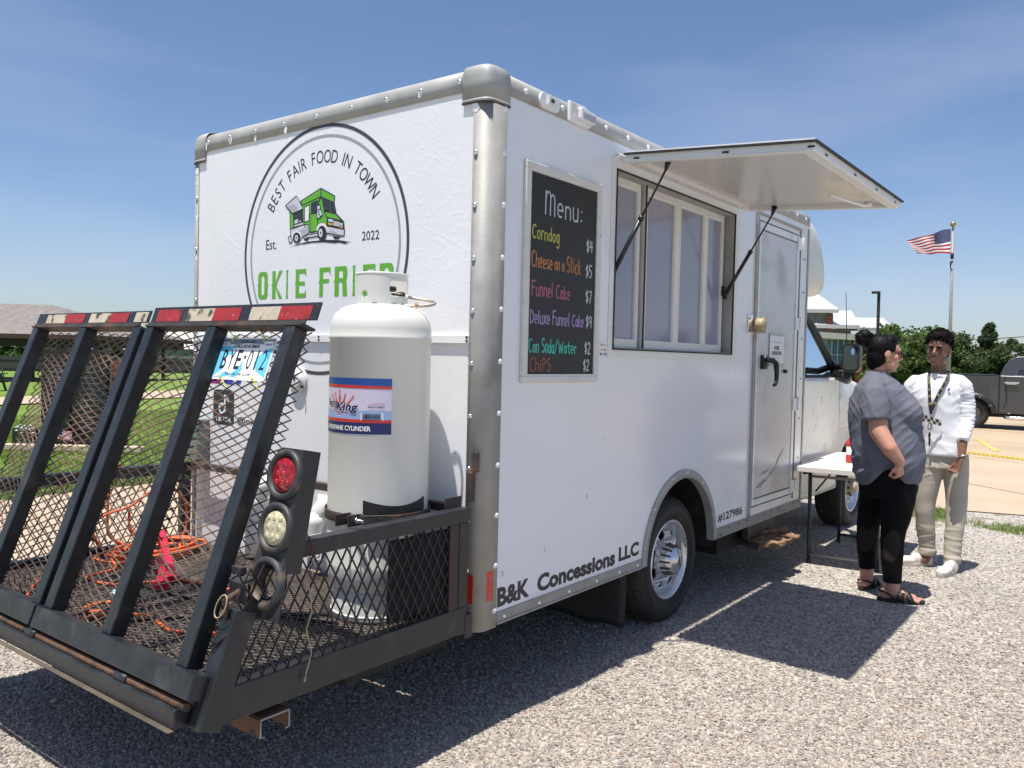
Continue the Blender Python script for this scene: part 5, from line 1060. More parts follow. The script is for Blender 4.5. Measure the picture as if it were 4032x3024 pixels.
# greenhouse: roof, pillars, glass
roofc = [(3.905, 2.06), (4.15, 2.065), (4.42, 2.035), (4.62, 1.93)]
mb = MB(); mb.grid(lambda u, v: ((lambda P_: (P_[0], gy(P_[1])+(2.05-2*gy(P_[1]))*v, P_[1]+.03*math.sin(v*PI)))((lambda t: (roofc[int(t)][0]*(1-t%1)+roofc[min(3, int(t)+1)][0]*(t%1), roofc[int(t)][1]*(1-t%1)+roofc[min(3, int(t)+1)][1]*(t%1)))(min(2.9999, u*3)))), 12, 12); build('cab_roof', mb, 'old_white', TR, fix=False).modifiers.new('s', 'SOLIDIFY').thickness = .03
def glassmat(name, tint, k):
    m = bpy.data.materials.new(name); m.use_nodes = True; N, L = m.node_tree.nodes, m.node_tree.links; N.remove(N['Principled BSDF'])
    t = N.new('ShaderNodeBsdfTransparent'); t.inputs[0].default_value = (*tint, 1); g_ = N.new('ShaderNodeBsdfGlossy'); g_.inputs['Roughness'].default_value = .03; g_.inputs[0].default_value = (.8, .85, .9, 1); f = N.new('ShaderNodeFresnel'); f.inputs[0].default_value = 1.5
    a = N.new('ShaderNodeMath'); a.operation = 'MULTIPLY_ADD'; a.inputs[1].default_value = 1.0; a.inputs[2].default_value = k; L.new(f.outputs[0], a.inputs[0])
    x = N.new('ShaderNodeMixShader'); L.new(a.outputs[0], x.inputs[0]); L.new(t.outputs[0], x.inputs[1]); L.new(g_.outputs[0], x.inputs[2]); L.new(x.outputs[0], N['Material Output'].inputs[0]); MT[name] = m
glassmat('tinted_glass', (.10, .105, .11), .08)
for sy in (0, 1):
    Y = (lambda z: gy(z)) if sy == 0 else (lambda z: 2.05-gy(z))
    gp_ = [(3.95, 1.41), (3.95, 1.985), (4.20, 1.985), (4.42, 1.95), (4.60, 1.86), (4.80, 1.70), (4.97, 1.54), (5.04, 1.45), (5.04, 1.41)]
    mb = MB(); tri = tessellate_polygon([[Vector((a, b, 0)) for a, b in gp_]]); mb.add([(a, Y(b)+.004*(1 if sy == 0 else -1), b) for a, b in gp_], [tuple(t) for t in tri]); build('side_window', mb, 'tinted_glass', TR, fix=False)
    pm_ = [(3.93, 2.0), (4.21, 2.01), (4.45, 1.975), (4.64, 1.88), (4.84, 1.715), (5.02, 1.555), (5.14, 1.43), (5.24, 1.385)]
    build('pillar', MB().tube([(a, Y(b), b) for a, b in pm_], [.022, .022, .024, .028, .032, .034, .036, .03], 10), 'old_white' if 0 else 'black_plastic', TR)
    build('window_seal', MB().tube([(3.95, Y(1.41), 1.405), (5.06, Y(1.41), 1.41)], .018, 8).tube([(3.945, Y(1.41), 1.405), (3.945, Y(1.98), 1.985)], .014, 8).tube([(5.06, Y(1.41), 1.41), (5.09, Y(1.5), 1.50), (5.0, Y(1.58), 1.575)], .03, 8), 'black_plastic', TR)
mb = MB(); mb.grid(lambda u, v: (4.64+.62*u+.06*math.sin(v*PI), gy(1.93-.54*u)+.02+(2.05-2*gy(1.93-.54*u)-.04)*v, 1.925-.53*u), 6, 10); build('windscreen', mb, 'tinted_glass', TR, fix=False)
mb = MB(); mb.grid(lambda u, v: (5.2+1.08*u+.02*math.sin(v*PI), .11+1.83*v, 1.40-.17*u-.08*max(0, u-.85)*3+.05*math.sin(v*PI)), 12, 12); build('hood', mb, 'old_white', TR, fix=False).modifiers.new('s', 'SOLIDIFY').thickness = .02
build('front_bumper', MB().bx(6.28, 6.45, .10, 1.95, .48, .70), 'chrome', TR, bevel=.03); build('grille', MB().bx(6.33, 6.36, .35, 1.70, .78, 1.10), 'black_plastic', TR, bevel=.01)
for y in (.14, 1.60): build('headlight', MB().bx(6.32, 6.37, y, y+.30, .84, 1.08), 'clear_lens', TR, bevel=.02)
for y in (.45, 1.25):
    build('seat', MB().prism([(4.15, .9), (4.7, .9), (4.72, 1.05), (4.28, 1.08), (4.20, 1.66), (4.10, 1.66)], XZ(0), y, y+.42).bx(4.09, 4.19, y+.1, y+.32, 1.66, 1.80), 'chassis', TR, bevel=.04)
build('dashboard', MB().bx(4.98, 5.25, .16, 1.88, 1.15, 1.42), 'chassis', TR, bevel=.05); build('steering_wheel', MB().tube([(4.88+.06*math.sin(t), 1.45+.19*math.cos(t), 1.36+.17*math.sin(t)) for t in [2*PI*i/24 for i in range(24)]], .014, 6, closed=True), 'black_plastic', TR)
# roof fairing (white plastic nose over the cab)
prof = [(3.895, 2.67), (4.12, 2.72), (4.36, 2.68), (4.58, 2.52), (4.70, 2.30), (4.73, 2.14), (4.64, 2.06), (4.3, 2.06), (3.895, 2.06)]
mb = MB(); K_ = len(prof); ny = 14; vs = []
for j in range(ny+1):
    v = j/ny; e = min(v, 1-v)*ny; s_ = 1 if e >= 2 else (.96 if e >= 1 else .88)
    for (x, z) in prof: vs.append((3.895+(x-3.895)*s_, .045+1.96*v, 2.355+(z-2.355)*(.98 if e >= 1 else .93)))
mb.add(vs, [(j*K_+i, j*K_+(i+1) % K_, (j+1)*K_+(i+1) % K_, (j+1)*K_+i) for j in range(ny) for i in range(K_)], True); mb.add(vs[:K_], [tuple(range(K_))], True); mb.add(vs[-K_:], [tuple(range(K_))[::-1]], True)
build('roof_fairing', mb, mat('fairing', (.66, .66, .62), .35, var=.06, vs=3, col2=(.50, .46, .36), mixr=(.55, .75), ms=2.2), TR, sub=2)
# towing mirror
mc = Vector((4.80, -.10, 1.575)); mi = build('wing_mirror', MB().prism(rrect(-.072, .072, -.122, .122, .045, 6), lambda a, b, d: (mc.x+d*1.0-a*.25, mc.y+a*.92, mc.z+b), -.02, .07), 'black_plastic', TR, bevel=.02, seg=3)
glassm = mat('mirror_glass', (.12, .13, .15), .05, metal=1.0, var=.02)
build('mirror_glass', MB().prism(rrect(-.059, .059, -.102, .102, .036, 6), lambda a, b, d: (mc.x+d-a*.25, mc.y+a*.92, mc.z+b), -.026, -.0215), glassm, mi)
build('spot_mirror', MB().prism([(.022+.019*math.cos(t), .052+.030*math.sin(t)) for t in [2*PI*i/20 for i in range(20)]], lambda a, b, d: (mc.x+d-a*.25, mc.y-a*.92, mc.z+b), -.036, -.028), mat('spot_glass', (.75, .8, .85), .08, metal=1.0, var=.02), mi)
build('mirror_arm', MB().tube([mc+Vector((.03, .05, -.15)), (4.98, -.02, 1.39), (5.04, .10, 1.43)], [.04, .045, .04], 10).tube([mc+Vector((.05, .08, -.05)), (5.0, .02, 1.50), (5.05, .11, 1.50)], .03, 8), 'black_plastic', mi)
# loose cable down the cab door
build('cable', MB().tube([(3.94, .06, 1.20), (3.99, .055, 1.02), (4.0, .05, .9), (3.985, .055, .7), (3.96, .06, .55), (3.93, .06, .47)], .006, 6), 'black_rubber', TR)
tag(build('whip_antenna', MB().tube([(5.79, .22, 1.33), (5.79, .22, 1.8), (5.78, .235, 2.21)], [.006, .0045, .003], 6), 'chassis'), 'thin whip antenna rising from the truck\'s front fender', 'antenna')

# ------------------------------------------------------------ cargo platform with ramp gates
CP = thing('cargo_platform', 'black steel mesh cargo platform with folded ramp gates on the truck\'s back', 'cargo platform', (-.65, 1.0, .45))
BS = 'black_steel'
def rl(name, mb, m=BS, bevel=.004): return build(name, mb, m, CP, bevel=bevel)
FX = -1.20
rl('top_rail', MB().bx(-.965, -.052, .0, .052, .862, .915)); rl('top_rail', MB().bx(-1.06, -.052, 1.93, 1.985, .862, .915))
rl('top_rail', MB().bx(-.075, -.045, .058, 1.925, .885, .920), 'worn_steel'); rl('rail_angle', MB().bx(-.14, -.045, .056, .062, .90, .955).bx(-.135, -.05, .06, .10, .895, .90), 'worn_steel', .002)
rl('lower_rail', MB().bx(-1.165, -.075, .0, .045, .425, .530)); rl('lower_rail', MB().bx(-1.165, -.075, 1.94, 1.985, .425, .530))
rl('front_beam', MB().bx(-.075, -.03, .0, 1.985, .40, .495)); rl('rear_beam', MB().bx(-1.262, -1.20, .062, 1.985, .432, .488)); rl('rear_lip', MB().bx(-1.280, -1.262, .062, 1.985, .428, .431), mat('lip_metal', (.09, .07, .05), .7, var=.3, vs=9), .001)
rl('upright', MB().bx(-.112, -.060, .004, .05, .42, .862)); rl('upright', MB().bx(-.17, -.118, .002, .018, .47, .862), mat('maroon_plate', (.035, .016, .018), .5, var=.2), .002)
rl('upright', MB().bx(-.11, -.06, 1.935, 1.98, .42, .862)); 
# leaning rear posts
def lean(x0, z0, y0, y1, L_, w_, name='rear_post'):
    d = Vector((.345, 0, .9386)); n = Vector((-.9386, 0, .345)); a = Vector((x0, (y0+y1)/2, z0)); return rl(name, MB().obx(a+d*L_/2+n*-w_/2, d*L_/2, (0, (y1-y0)/2, 0), n*w_/2))
lean(-1.225, .432, -.003, .058, .34, .075); lean(-1.225, .432, 1.93, 1.988, .44, .075)
# cross bearers and hitch channel below
for y in (.3, .8, 1.3, 1.75): rl('bearer', MB().bx(-1.2, -.03, y, y+.05, .40, .47))
rl('receiver_tube', MB().bx(-.35, .25, .375, .435, .20, .262).bx(-.33, .18, .385, .425, .262, .40)); 
cc = MB(); sec = [(-.055, 0), (-.055, .055), (.055, .055), (.055, 0)]
for (a, b), (c, d_) in (((.0, .0), (.0, .062)), ((.0, .062), (.115, .062)), ((.115, .062), (.115, .0))): 
    cc.add([(-1.015+a*.9, y, .34+b*.9) for y in (.0, 1.9)]+[(-1.015+c*.9, y, .34+d_*.9) for y in (.0, 1.9)], [(0, 1, 3, 2)])
o = build('channel_bearer', cc, 'rust', CP, fix=False); o.modifiers.new('s', 'SOLIDIFY').thickness = .005
build('channel_edge', MB().tube([(-1.002, .0, .340), (-1.017, .0, .342), (-1.017, .0, .396), (-.912, .0, .396), (-.912, .0, .345), (-.925, .0, .342)], .0028, 6), 'alu_rail', CP)
# deck
MT['mesh_deck'] = mat('mesh_deck', (.11, .098, .088), .6, var=.4, vs=6, col2=(.045, .038, .034), mixr=(.45, .65), ms=4)
MT['deck'] = mat('deck', (.13, .115, .10), .85, var=.35, vs=5, col2=(.22, .17, .125), mixr=(.42, .66), ms=3.5, bump=.5, bs=35, col3=(.10, .052, .03), m3=(.62, .72), s3=6)
dk = rl('deck', MB().bx(-1.20, -.03, .045, 1.94, .488, .500), 'deck', .001)
def expanded(fn, W_, H_, pu_, pv, sw, th):
    """expanded metal: fn(u,v,n)->xyz; diamonds pu_ wide, pv high"""
    mb = MB(); ni, nj = int(round(W_/(pu_/2))), int(round(H_/(pv/2))); kn = .16
    def node(i, j): return (min(W_, i*pu_/2), min(H_, j*pv/2))
    for i in range(ni+1):
        for j in range(nj+1):
            if (i+j) % 2: continue
            for dj in (1, -1):
                if i+1 <= ni and 0 <= j+dj <= nj:
                    (u0, v0), (u1, v1) = node(i, j), node(i+1, j+dj); P0 = Vector(fn(u0, v0, 0)); P1 = Vector(fn(u1, v1, 0)); n_ = (Vector(fn(u0, v0, .01))-P0).normalized(); mb.bar(P0, P1, sw, th, n_)
    return mb
build('deck_mesh', expanded(lambda u, v, n: (-1.19+v, .055+u, .5045+n), 1.87, 1.13, .06, .030, .0035, .004), 'mesh_deck', dk, fix=False)
# debris: dry bits scattered over the deck
rd = random.Random(12); mb = MB()
for k in range(1500):
    x, y = -1.15+1.05*rd.random(), .08+1.8*rd.random(); 
    if noise.noise(Vector((x*4, y*4, 2))) < -.05 and rd.random() < .85: continue
    a = rd.uniform(0, 6.28); l_ = rd.uniform(.004, .016); mb.bar((x, y, .5075+rd.uniform(0, .003)), (x+math.cos(a)*l_, y+math.sin(a)*l_, .5085+rd.uniform(0, .003)), .0025, .002)
tag(build('debris', mb, mat('debris', (.17, .12, .075), .9, var=.5, vs=40), dk, fix=False), kind='stuff')
build('rope_scrap', MB().tube([(-.50, .25, .512), (-.60, .5, .515), (-.66, .8, .512), (-.70, 1.05, .514), (-.72, 1.3, .513), (-.78, 1.42, .513)], .006, 6).tube([(-.4, .3, .512), (-.62, .55, .513), (-.8, .72, .512), (-.98, .85, .514)], .010, 6), 'mesh_dark', dk)
# side mesh, long diamonds upright
build('side_mesh', expanded(lambda u, v, n: (-1.10+u, .009+n+.001*math.sin(u*9), .530+v), .98, .332, .0467, .083, .0036, .006), 'mesh_dark', CP, fix=False)
build('side_mesh', expanded(lambda u, v, n: (-1.10+u, 1.958+n+.006*math.sin(u*7), .530+v), .98, .332, .0467, .083, .0036, .006), 'mesh_dark', CP, fix=False)
# black rag-like sheet tied inside the side mesh
mb = MB().grid(lambda u, v: (-.475+.34*u, .021+.004*noise.noise(Vector((u*8, v*8, 1)))+.002*math.sin(u*20+v*6), .552+.295*v), 30, 26); o = build('rubber_sheet', mb, mat('tar_sheet', (.012, .013, .015), .85, var=.5, vs=30, bump=.9, bs=18), CP, fix=False); o.modifiers.new('s', 'SOLIDIFY').thickness = .004
# round strap holding the gas cylinder
TX, TY, TRd = -.275, .288, .195
rl('strap', MB().lathe([(TRd+.006, .0), (TRd+.010, .0), (TRd+.010, .036), (TRd+.006, .036)], (TX, TY, .880), (0, 0, 1), 48), 'worn_steel', .0005)
ca = math.radians(-207); cp_ = Vector((TX+math.cos(ca)*(TRd+.006), TY+math.sin(ca)*(TRd+.006), .915)); tq = Vector((-.74, -.35, 0)).normalized()
clampA = Vector((TX-.176, TY+.052, .915)); ta = Vector((-.55, -.42, 0)).normalized()
cl_ = MB().obx(Vector((TX-.190, TY-.090, .898)), Vector((-.045, -.0, 0)), (0, .003, 0), (0, 0, .021)).obx(Vector((TX-.212, TY-.050, .900)), Vector((-.045, 0, 0)), (0, .003, 0), (0, 0, .021)).obx(Vector((TX-.135, TY-.160, .898)), Vector((.05, -.045, 0)), Vector((.002, .003, 0)), (0, 0, .018))
rl('strap_clamp', cl_, 'worn_steel', .001)
build('clamp_bolt', MB().cyl((TX-.2, TY-.02, .899), (TX-.2, TY-.14, .899), .006, 8).cyl((TX-.2, TY-.094, .899), (TX-.2, TY-.105, .899), .012, 6), 'bright_metal', CP)
# tail light panel

ld = Vector((.195, 0, 1)).normalized(); ln = Vector((-1, 0, .195)).normalized(); l0 = Vector((-.937, .0, 1.131))
def LPt(y, s_, n): return l0+Vector((0, y, 0))+ld*s_+ln*n
def circ(c, r, n=30): return [(r*math.cos(2*PI*i/n), c+r*math.sin(2*PI*i/n)) for i in range(n)]
MT['lamp_black'] = mat('lamp_black', (.032, .033, .035), .55, var=.3, vs=12, col2=(.13, .10, .07), mixr=(.56, .72), ms=10, bump=.05, bs=50)
face = MB().prism([(-.075, -.432), (.082, -.432), (.086, -.30), (.062, -.12), (.062, .07), (.040, .082), (-.060, .082), (-.060, -.24), (-.075, -.30)], lambda a, b, d: tuple(LPt(a, b, d)), 0, -.004, holes=[circ(-.327, .052)])
pan = build('light_panel', face, 'lamp_black', CP, bevel=.001)
fl_ = MB().add([tuple(LPt(-.060, s_, n)) for s_, n in ((.082, 0), (.082, -.066), (-.29, -.066), (-.29, 0))]+[tuple(LPt(-.064, s_, n)) for s_, n in ((.082, 0), (.082, -.066), (-.29, -.066), (-.29, 0))], [(0, 1, 2, 3), (4, 7, 6, 5), (0, 4, 5, 1), (1, 5, 6, 2), (2, 6, 7, 3), (3, 7, 4, 0)])
fl_.add([tuple(LPt(y, .082, n)) for y, n in ((-.06, 0), (-.06, -.05), (.045, -.04), (.045, 0))], [(0, 1, 2, 3)]); fl_.add([tuple(LPt(-.062, s_, n)) for s_, n in ((-.29, 0), (-.29, -.018), (-.42, -.018), (-.42, 0))], [(0, 1, 2, 3)])
build('side_flange', fl_, BS, pan, fix=False)
for sc_, lens in ((0.0, 'red_lens'), (-.162, 'clear_lens'), (-.327, None)):
    c = LPt(0, sc_, 0); build('grommet', MB().lathe([(.079, 0), (.079, .010), (.071, .018), (.062, .016), (.056 if lens else .053, .004), (.055 if lens else .050, -.006 if lens else -.034), (.051 if lens else .047, -.006 if lens else -.034), (.050 if lens else .046, .0)], c, ln, 40), 'lamp_black', pan, fix=False)
    if lens:
        lo = build('lens', MB().lathe([(.054, .004), (.052, .010), (.035, .014), (.0001, .015)], c, ln, 36), lens, pan, fix=False); mb = MB()
        for i in range(3):
            for j in range(3):
                if True: mb.sph(c+ln*.0125+Vector((0, (i-1)*.026, 0))+ld*((j-1)*.027), (.0045, .0115, .0115), 10)
        build('lens_cell', mb, lens, pan, fix=False)
    else: build('grommet_inner', MB().lathe([(.056, -.028), (.052, -.034), (.044, -.034), (.044, -.026)], c, ln, 36), 'tan_paint', pan, fix=False)
build('panel_bracket', MB().obx(LPt(.055, -.385, -.02), ld*.03, (0, .02, 0), ln*.012), 'rust', pan)
wr = MB(); W0 = [(-.869, -.012, .944), (-.858, -.02, .925), (-.845, -.01, .911), (-.838, -.025, .88), (-.831, -.01, .855), (-.82, -.02, .86), (-.813, -.01, .871)]
wr.tube(W0, .0022, 6).tube([(-.862, -.01, .94), (-.85, -.02, .90), (-.862, -.025, .87), (-.845, -.02, .84), (-.849, -.01, .824), (-.85, -.02, .81)], .0022, 6); build('red_wire', wr, mat('red_wire', (.12, .015, .025), .5), CP)
build('loose_wire', MB().tube([(-.850, -.01, .815), (-.866, -.012, .799), (-.842, -.008, .744), (-.84, -.012, .686), (-.857, -.008, .636), (-.845, -.01, .59), (-.838, -.012, .557), (-.85, -.012, .52), (-.861, -.012, .492)], .0024, 6).tube([(-.861, -.012, .49), (-.866, -.014, .472)], [.005, .003], 6), 'tan_paint', CP)
# gate latch with pin and ring
rl('latch_plate', MB().obx((-1.072, .040, .790), (.004, 0, .0), (0, .034, 0), (-.006, 0, .034)).obx((-1.06, .072, .800), (.018, 0, .006), (0, .004, 0), (-.006, 0, .034)).obx((-1.055, .040, .826), (.018, 0, .004), (0, .034, 0), (0, 0, .003)).obx((-1.045, .085, .845), (.012, 0, 0), (0, .03, 0), (0, 0, .012)), 'lamp_black', .003)
build('latch_pin', MB().cyl((-1.13, .03, .775), (-1.075, .03, .795), .010, 10).cyl((-1.115, .03, .79), (-1.122, .03, .72), .006, 8), 'rust', CP); build('pin_ring', MB().tube([(-1.135+.004*math.sin(t), .035+.030*math.cos(t), .762+.030*math.sin(t)-.02*math.cos(t)) for t in [2*PI*i/24 for i in range(24)]], .0022, 6, closed=True), 'tan_paint', CP)
build('latch_cable', MB().tube([(-1.15, .02, .70), (-1.158, .04, .655), (-1.156, .055, .645), (-1.14, .02, .668), (-1.115, -.002, .71)], .0028, 6), 'black_rubber', CP)
# ramp gates
gd = Vector((.345, 0, .9386)); gn = Vector((-.9386, 0, .345)); g0_ = Vector((-1.235, 0, .50))
def GP(y, s_, n): return g0_+Vector((0, y, 0))+gd*s_+gn*n
def gbox(mb, y0, y1, s0, s1, n0, n1): return mb.add([tuple(GP(y, s_, n)) for y in (y0, y1) for s_ in (s0, s1) for n in (n0, n1)], [(0, 1, 3, 2), (4, 6, 7, 5), (0, 4, 5, 1), (2, 3, 7, 6), (0, 2, 6, 4), (1, 5, 7, 3)])
def gate(ya, yb, members, tape, top, seed, bow):
    G = build('ramp_gate', gbox(MB(), ya, yb, .016, .088, -.05, .022), BS, CP, bevel=.004)
    for y in members: build('gate_member', gbox(MB(), y, y+.055, .088, 1.165, -.055, .0), BS, G, bevel=.004)
    build('gate_head', gbox(gbox(MB(), ya+.045, yb, 1.165, 1.174, -.055, .003), ya+.045, yb, 1.174, 1.186, -.012, -.006), 'worn_steel', G, bevel=.001)
    pl_ = build('reflector_board', gbox(MB(), ya-.005, yb-.01, 1.186, 1.24+top, -.014, -.008), BS, G, bevel=.001)
    for a, b, m in tape: build('reflective_tape', gbox(MB(), b, a, 1.188, 1.232+top*.6, -.0078, -.0066), m, G)
    rn = random.Random(seed); ym = (.088, 1.052)[seed-1]; W_, H_ = (.905, .935)[seed-1], 1.07
    def f(u, v, n):
        y = ym+u; b = bow*math.sin(PI*min(1, max(0, v/H_)))*(.5+.5*math.sin(u*5.3+seed)); q = noise.noise(Vector((u*4+seed, v*4, 1)))*.012
        return tuple(GP(y+noise.noise(Vector((u*3, v*3, seed)))*.02*min(1, u*9, (W_-u)*9+.2), .09+v+noise.noise(Vector((u*3.2, v*2.2, seed+4)))*.034, -.061+n-b-q))
    ms_ = build('gate_mesh', expanded(f, W_, H_, .077, .0325, .0031, .0042), 'mesh_steel', G, fix=False)
    mb = MB()
    for k in range(26):
        v = .03+k*.041; p = Vector(f(W_ if seed == 1 else 0, v, 0)); mb.bar(p, p+Vector((.004, -.014 if seed == 1 else .014, .004)), .004, .004)
    build('cut_strand', mb, 'mesh_dark', G, fix=False)
    build('hinge_pipe', MB().cyl(GP(ya+.02, -.005, .0), GP(yb-.02, -.005, .0), .0125, 12), 'rust', G)
    return G
W1, R1_ = 'white_tape', 'red_tape'
gR = gate(.020, 1.012, (.100, .540, .952), ((.965, .799, R1_), (.758, .591, W1), (.591, .430, R1_), (.373, .213, W1), (.213, .049, R1_)), .008, 1, .035)
gL = gate(1.028, 2.00, (1.046, 1.486, 1.935), ((1.897, 1.719, W1), (1.719, 1.545, R1_), (1.498, 1.332, W1), (1.332, 1.182, R1_), (1.129, 1.035, W1)), -.004, 2, .05)
for y in (.97, .35, 1.6): build('hinge_barrel', MB().cyl(GP(y, -.005, 0), GP(y+.07, -.005, 0), .0185, 12), BS, CP)

# ------------------------------------------------------------ licence plate, wired to the ramp gate
LPL = thing('licence_plate', 'blue and white oklahoma licence plate tied to the ramp gate mesh', 'licence plate', tuple(GP(.39, 1.06, -.05)))
def PP(a, b, n): return tuple(GP(.545-a*.305, .985+b*.155, -.050+n))
pb = [(a/.305, b/.155) for a, b in rrect(0, .305, 0, .155, .013)]
MT['plate_blue'] = mat('plate_blue', (.14, .52, .74), .4, var=.05); MT['plate_slate'] = mat('plate_slate', (.16, .22, .26), .4, var=.05); MT['plate_deep'] = mat('plate_deep', (.07, .38, .62), .4, var=.04)
build('plate', MB().prism(pb, lambda a, b, d: PP(a, b, d), -.0015, 0), 'white_clean', LPL)
pp = Print(lambda a, b, l: PP(a, b, l))
pp.poly([(.02, .04), (.98, .04), (.98, .93), (.02, .93)], 'white_clean'); pp.l = 1
pp.poly([(.02, .83), (.25, .84), (.5, .87), (.75, .85), (.98, .82), (.98, .97), (.02, .97)], 'plate_slate'); pp.poly([(.02, .80), (.30, .80), (.22, .70), (.30, .62), (.12, .52), (.16, .30), (.34, .10), (.20, .05), (.02, .05)], 'plate_blue')
pp.poly([(.98, .78), (.86, .72), (.78, .60), (.72, .40), (.80, .22), (.98, .08)], 'plate_blue'); pp.poly([(.45, .06), (.62, .40), (.60, .52), (.50, .40), (.33, .06)], 'plate_blue'); pp.l = 2
pp.poly([(.02, .06), (.10, .06), (.28, .24), (.40, .42), (.22, .30)], 'white_clean'); pp.poly([(.55, .70), (.52, .30), (.60, .12), (.78, .06), (.70, .30), (.72, .55), (.66, .70)], 'white_clean'); pp.poly([(.84, .74), (.93, .70), (.97, .50), (.90, .56)], 'plate_deep'); pp.poly([(.80, .80), (.96, .80), (.96, .92), (.80, .92)], 'white_clean'); pp.poly([(.03, .81), (.16, .81), (.16, .90), (.03, .90)], 'logo_grey'); pp.l = 3
pp.text('EXPLORE', .36, .64, .875, .935, 'ink', bold=.03, shear=.2); pp.text('OKLAHOMA', .26, .73, .755, .845, 'ink', bold=.03, shear=.2)
for k, c in enumerate('BYE'): pp.text(c, .10+k*.135, .195+k*.135, .25, .71, 'ink', bold=.012)
for k, c in enumerate('012'): pp.text(c, .585+k*.125+(.03 if c == '1' else 0), .675+k*.125-(.035 if c == '1' else 0), .25, .71, 'ink', bold=.0)
pp.poly([(.515, .50), (.545, .50), (.55, .575), (.505, .575)], 'ink'); pp.text('TRAVELOK.COM', .24, .72, .105, .165, mat('plate_red', (.25, .02, .05), .5) if 0 else 'ink', bold=.01, shear=.2); pp.text('2024', .82, .94, .82, .87, 'fb_blue', bold=.04); pp.text('20', .05, .10, .83, .88, 'ink'); pp.l = 0
pp.done('plate_print', LPL)
MT['zip_yellow'] = mat('zip_yellow', (.70, .72, .06), .4)
zt = MB()
for a, b, e in ((.21, .93, .12), (.80, .92, .10)):
    p = Vector(PP(a, b, .003)); zt.tube([p+Vector((.01, 0, -.012)), p+Vector((-.004, 0, .0)), p+Vector((.006, 0, .018)), p+Vector((.02, 0, .01))], .0022, 6); zt.tube([p+Vector((0, .0, .015)), p+Vector((.004, .03, .032)), p+Vector((.008, .065, .047))], [.0022, .002, .0015], 5)
for a, b in ((.20, .05), (.80, .05)): p = Vector(PP(a, b, .003)); zt.tube([p+Vector((0, 0, .01)), p+Vector((-.006, 0, -.002)), p+Vector((.01, 0, -.014))], .0022, 6); zt.tube([p, p+Vector((0, -.03, -.035))], [.002, .0015], 5)
build('zip_tie', zt, 'zip_yellow', LPL)
# ------------------------------------------------------------ propane cylinder
PT = thing('propane_cylinder', 'tall white propane cylinder strapped to the cargo platform rail', 'gas cylinder', (TX, TY, .50))
pr = [(.0001, .585), (.10, .60), (.15, .63), (.176, .665), (.186, .70), (.188, .73), (.1885, .735), (.1885, .742), (.1875, .747), (.1875, 1.558)]
pr += [(.1895, 1.561), (.1905, 1.567), (.1895, 1.573), (.188, 1.576), (.188, 1.60), (.184, 1.625), (.172, 1.652), (.150, 1.673), (.12, 1.686), (.08, 1.694), (.0001, 1.698)]
build('vessel', MB().lathe(pr, (TX, TY, 0), (0, 0, 1), 72), 'tank_white', PT, fix=False)
fr_ = MB(); 
def ftr(u, v):
    a = 2*PI*u; r = .160+.012*math.sin(v*PI)*0+.006*(1-v); return (TX+r*math.cos(a), TY+r*math.sin(a), .556+.085*v)
nA, nV = 96, 10
def holed(fn, nu, nv, hole, name, m, th):
    mb = MB(); vs = [fn(i/nu, j/nv) for i in range(nu) for j in range(nv+1)]; k = nv+1; fs = []
    for i in range(nu):
        for j in range(nv):
            if not hole((i+.5)/nu, (j+.5)/nv): fs.append((i*k+j, ((i+1) % nu)*k+j, ((i+1) % nu)*k+j+1, i*k+j+1))
    mb.add(vs, fs, True); o = build(name, mb, m, PT, fix=False); s_ = o.modifiers.new('s', 'SOLIDIFY'); s_.thickness = th; s_.offset = 0; return o
holed(ftr, nA, nV, lambda u, v: .45 < v < .62 and (u*6) % 1 < .09, 'foot_ring', 'tank_white', .004)
build('foot_rim', MB().tube([(TX+.165*math.cos(2*PI*i/64), TY+.165*math.sin(2*PI*i/64), .558) for i in range(64)], .006, 8, closed=True), 'tank_white', PT)
build('rubber_base', MB().lathe([(.14, .537), (.178, .537), (.180, .545), (.172, .553), (.14, .553)], (TX, TY, 0), (0, 0, 1), 48), 'black_rubber', PT)
def colr(u, v):
    a = 2*PI*u; r = .0955-.0022*math.exp(-((v-1)/.05)**2)*-1; return (TX+r*math.cos(a), TY+r*math.sin(a), 1.690+.115*v)
def chole(u, v):
    a = (360*u) % 360; z = 1.690+.115*v; d = lambda c: (a-c+540) % 360-180
    x = d(360-85)                                   # big grip opening
    if abs(x) < 33 and 1.723 < z < 1.777:
        cx = max(0, abs(x)*.0955*PI/180-.040); cz = max(0, abs(z-1.75)-.013); return math.hypot(cx, cz) < .0145
    if math.hypot(d(185)*.0955*PI/180, z-1.723) < .0150: return True
    x = d(95)
    return abs(x) < 33 and 1.723 < z < 1.777
holed(colr, 240, 40, chole, 'collar', 'tank_white', .003)
build('collar_rim', MB().tube([(TX+.096*math.cos(2*PI*i/64), TY+.096*math.sin(2*PI*i/64), 1.805) for i in range(64)], .0025, 8, closed=True), 'tank_white', PT)
build('embossed_plate', MB().prism([(-.045, 0), (.045, 0), (.045, .004), (-.045, .004)], lambda a, b, d: (TX+(.100+d)*math.cos(math.radians(-128)+a/.1), TY+(.100+d)*math.sin(math.radians(-128)+a/.1), 1.692+b), 0, .004), 'alu_rail', PT)
vb = build('valve', MB().cyl((TX, TY, 1.69), (TX, TY, 1.755), .014, 12).cyl((TX-.0, TY, 1.725), (TX+.055, TY-.055, 1.728), .011, 10), mat('brass', (.35, .24, .08), .35, metal=.8), PT)
build('valve_knob', MB().lathe([(.006, 0), (.028, .0), (.030, .006), (.030, .014), (.026, .018), (.0001, .018)], (TX+.005, TY-.03, 1.742), (0, 0, 1), 20).lathe([(.018, 0), (.020, .02), (.016, .03), (.0001, .03)], (TX+.04, TY-.04, 1.724), (.7, -.7, 0), 16), 'black_plastic', vb)
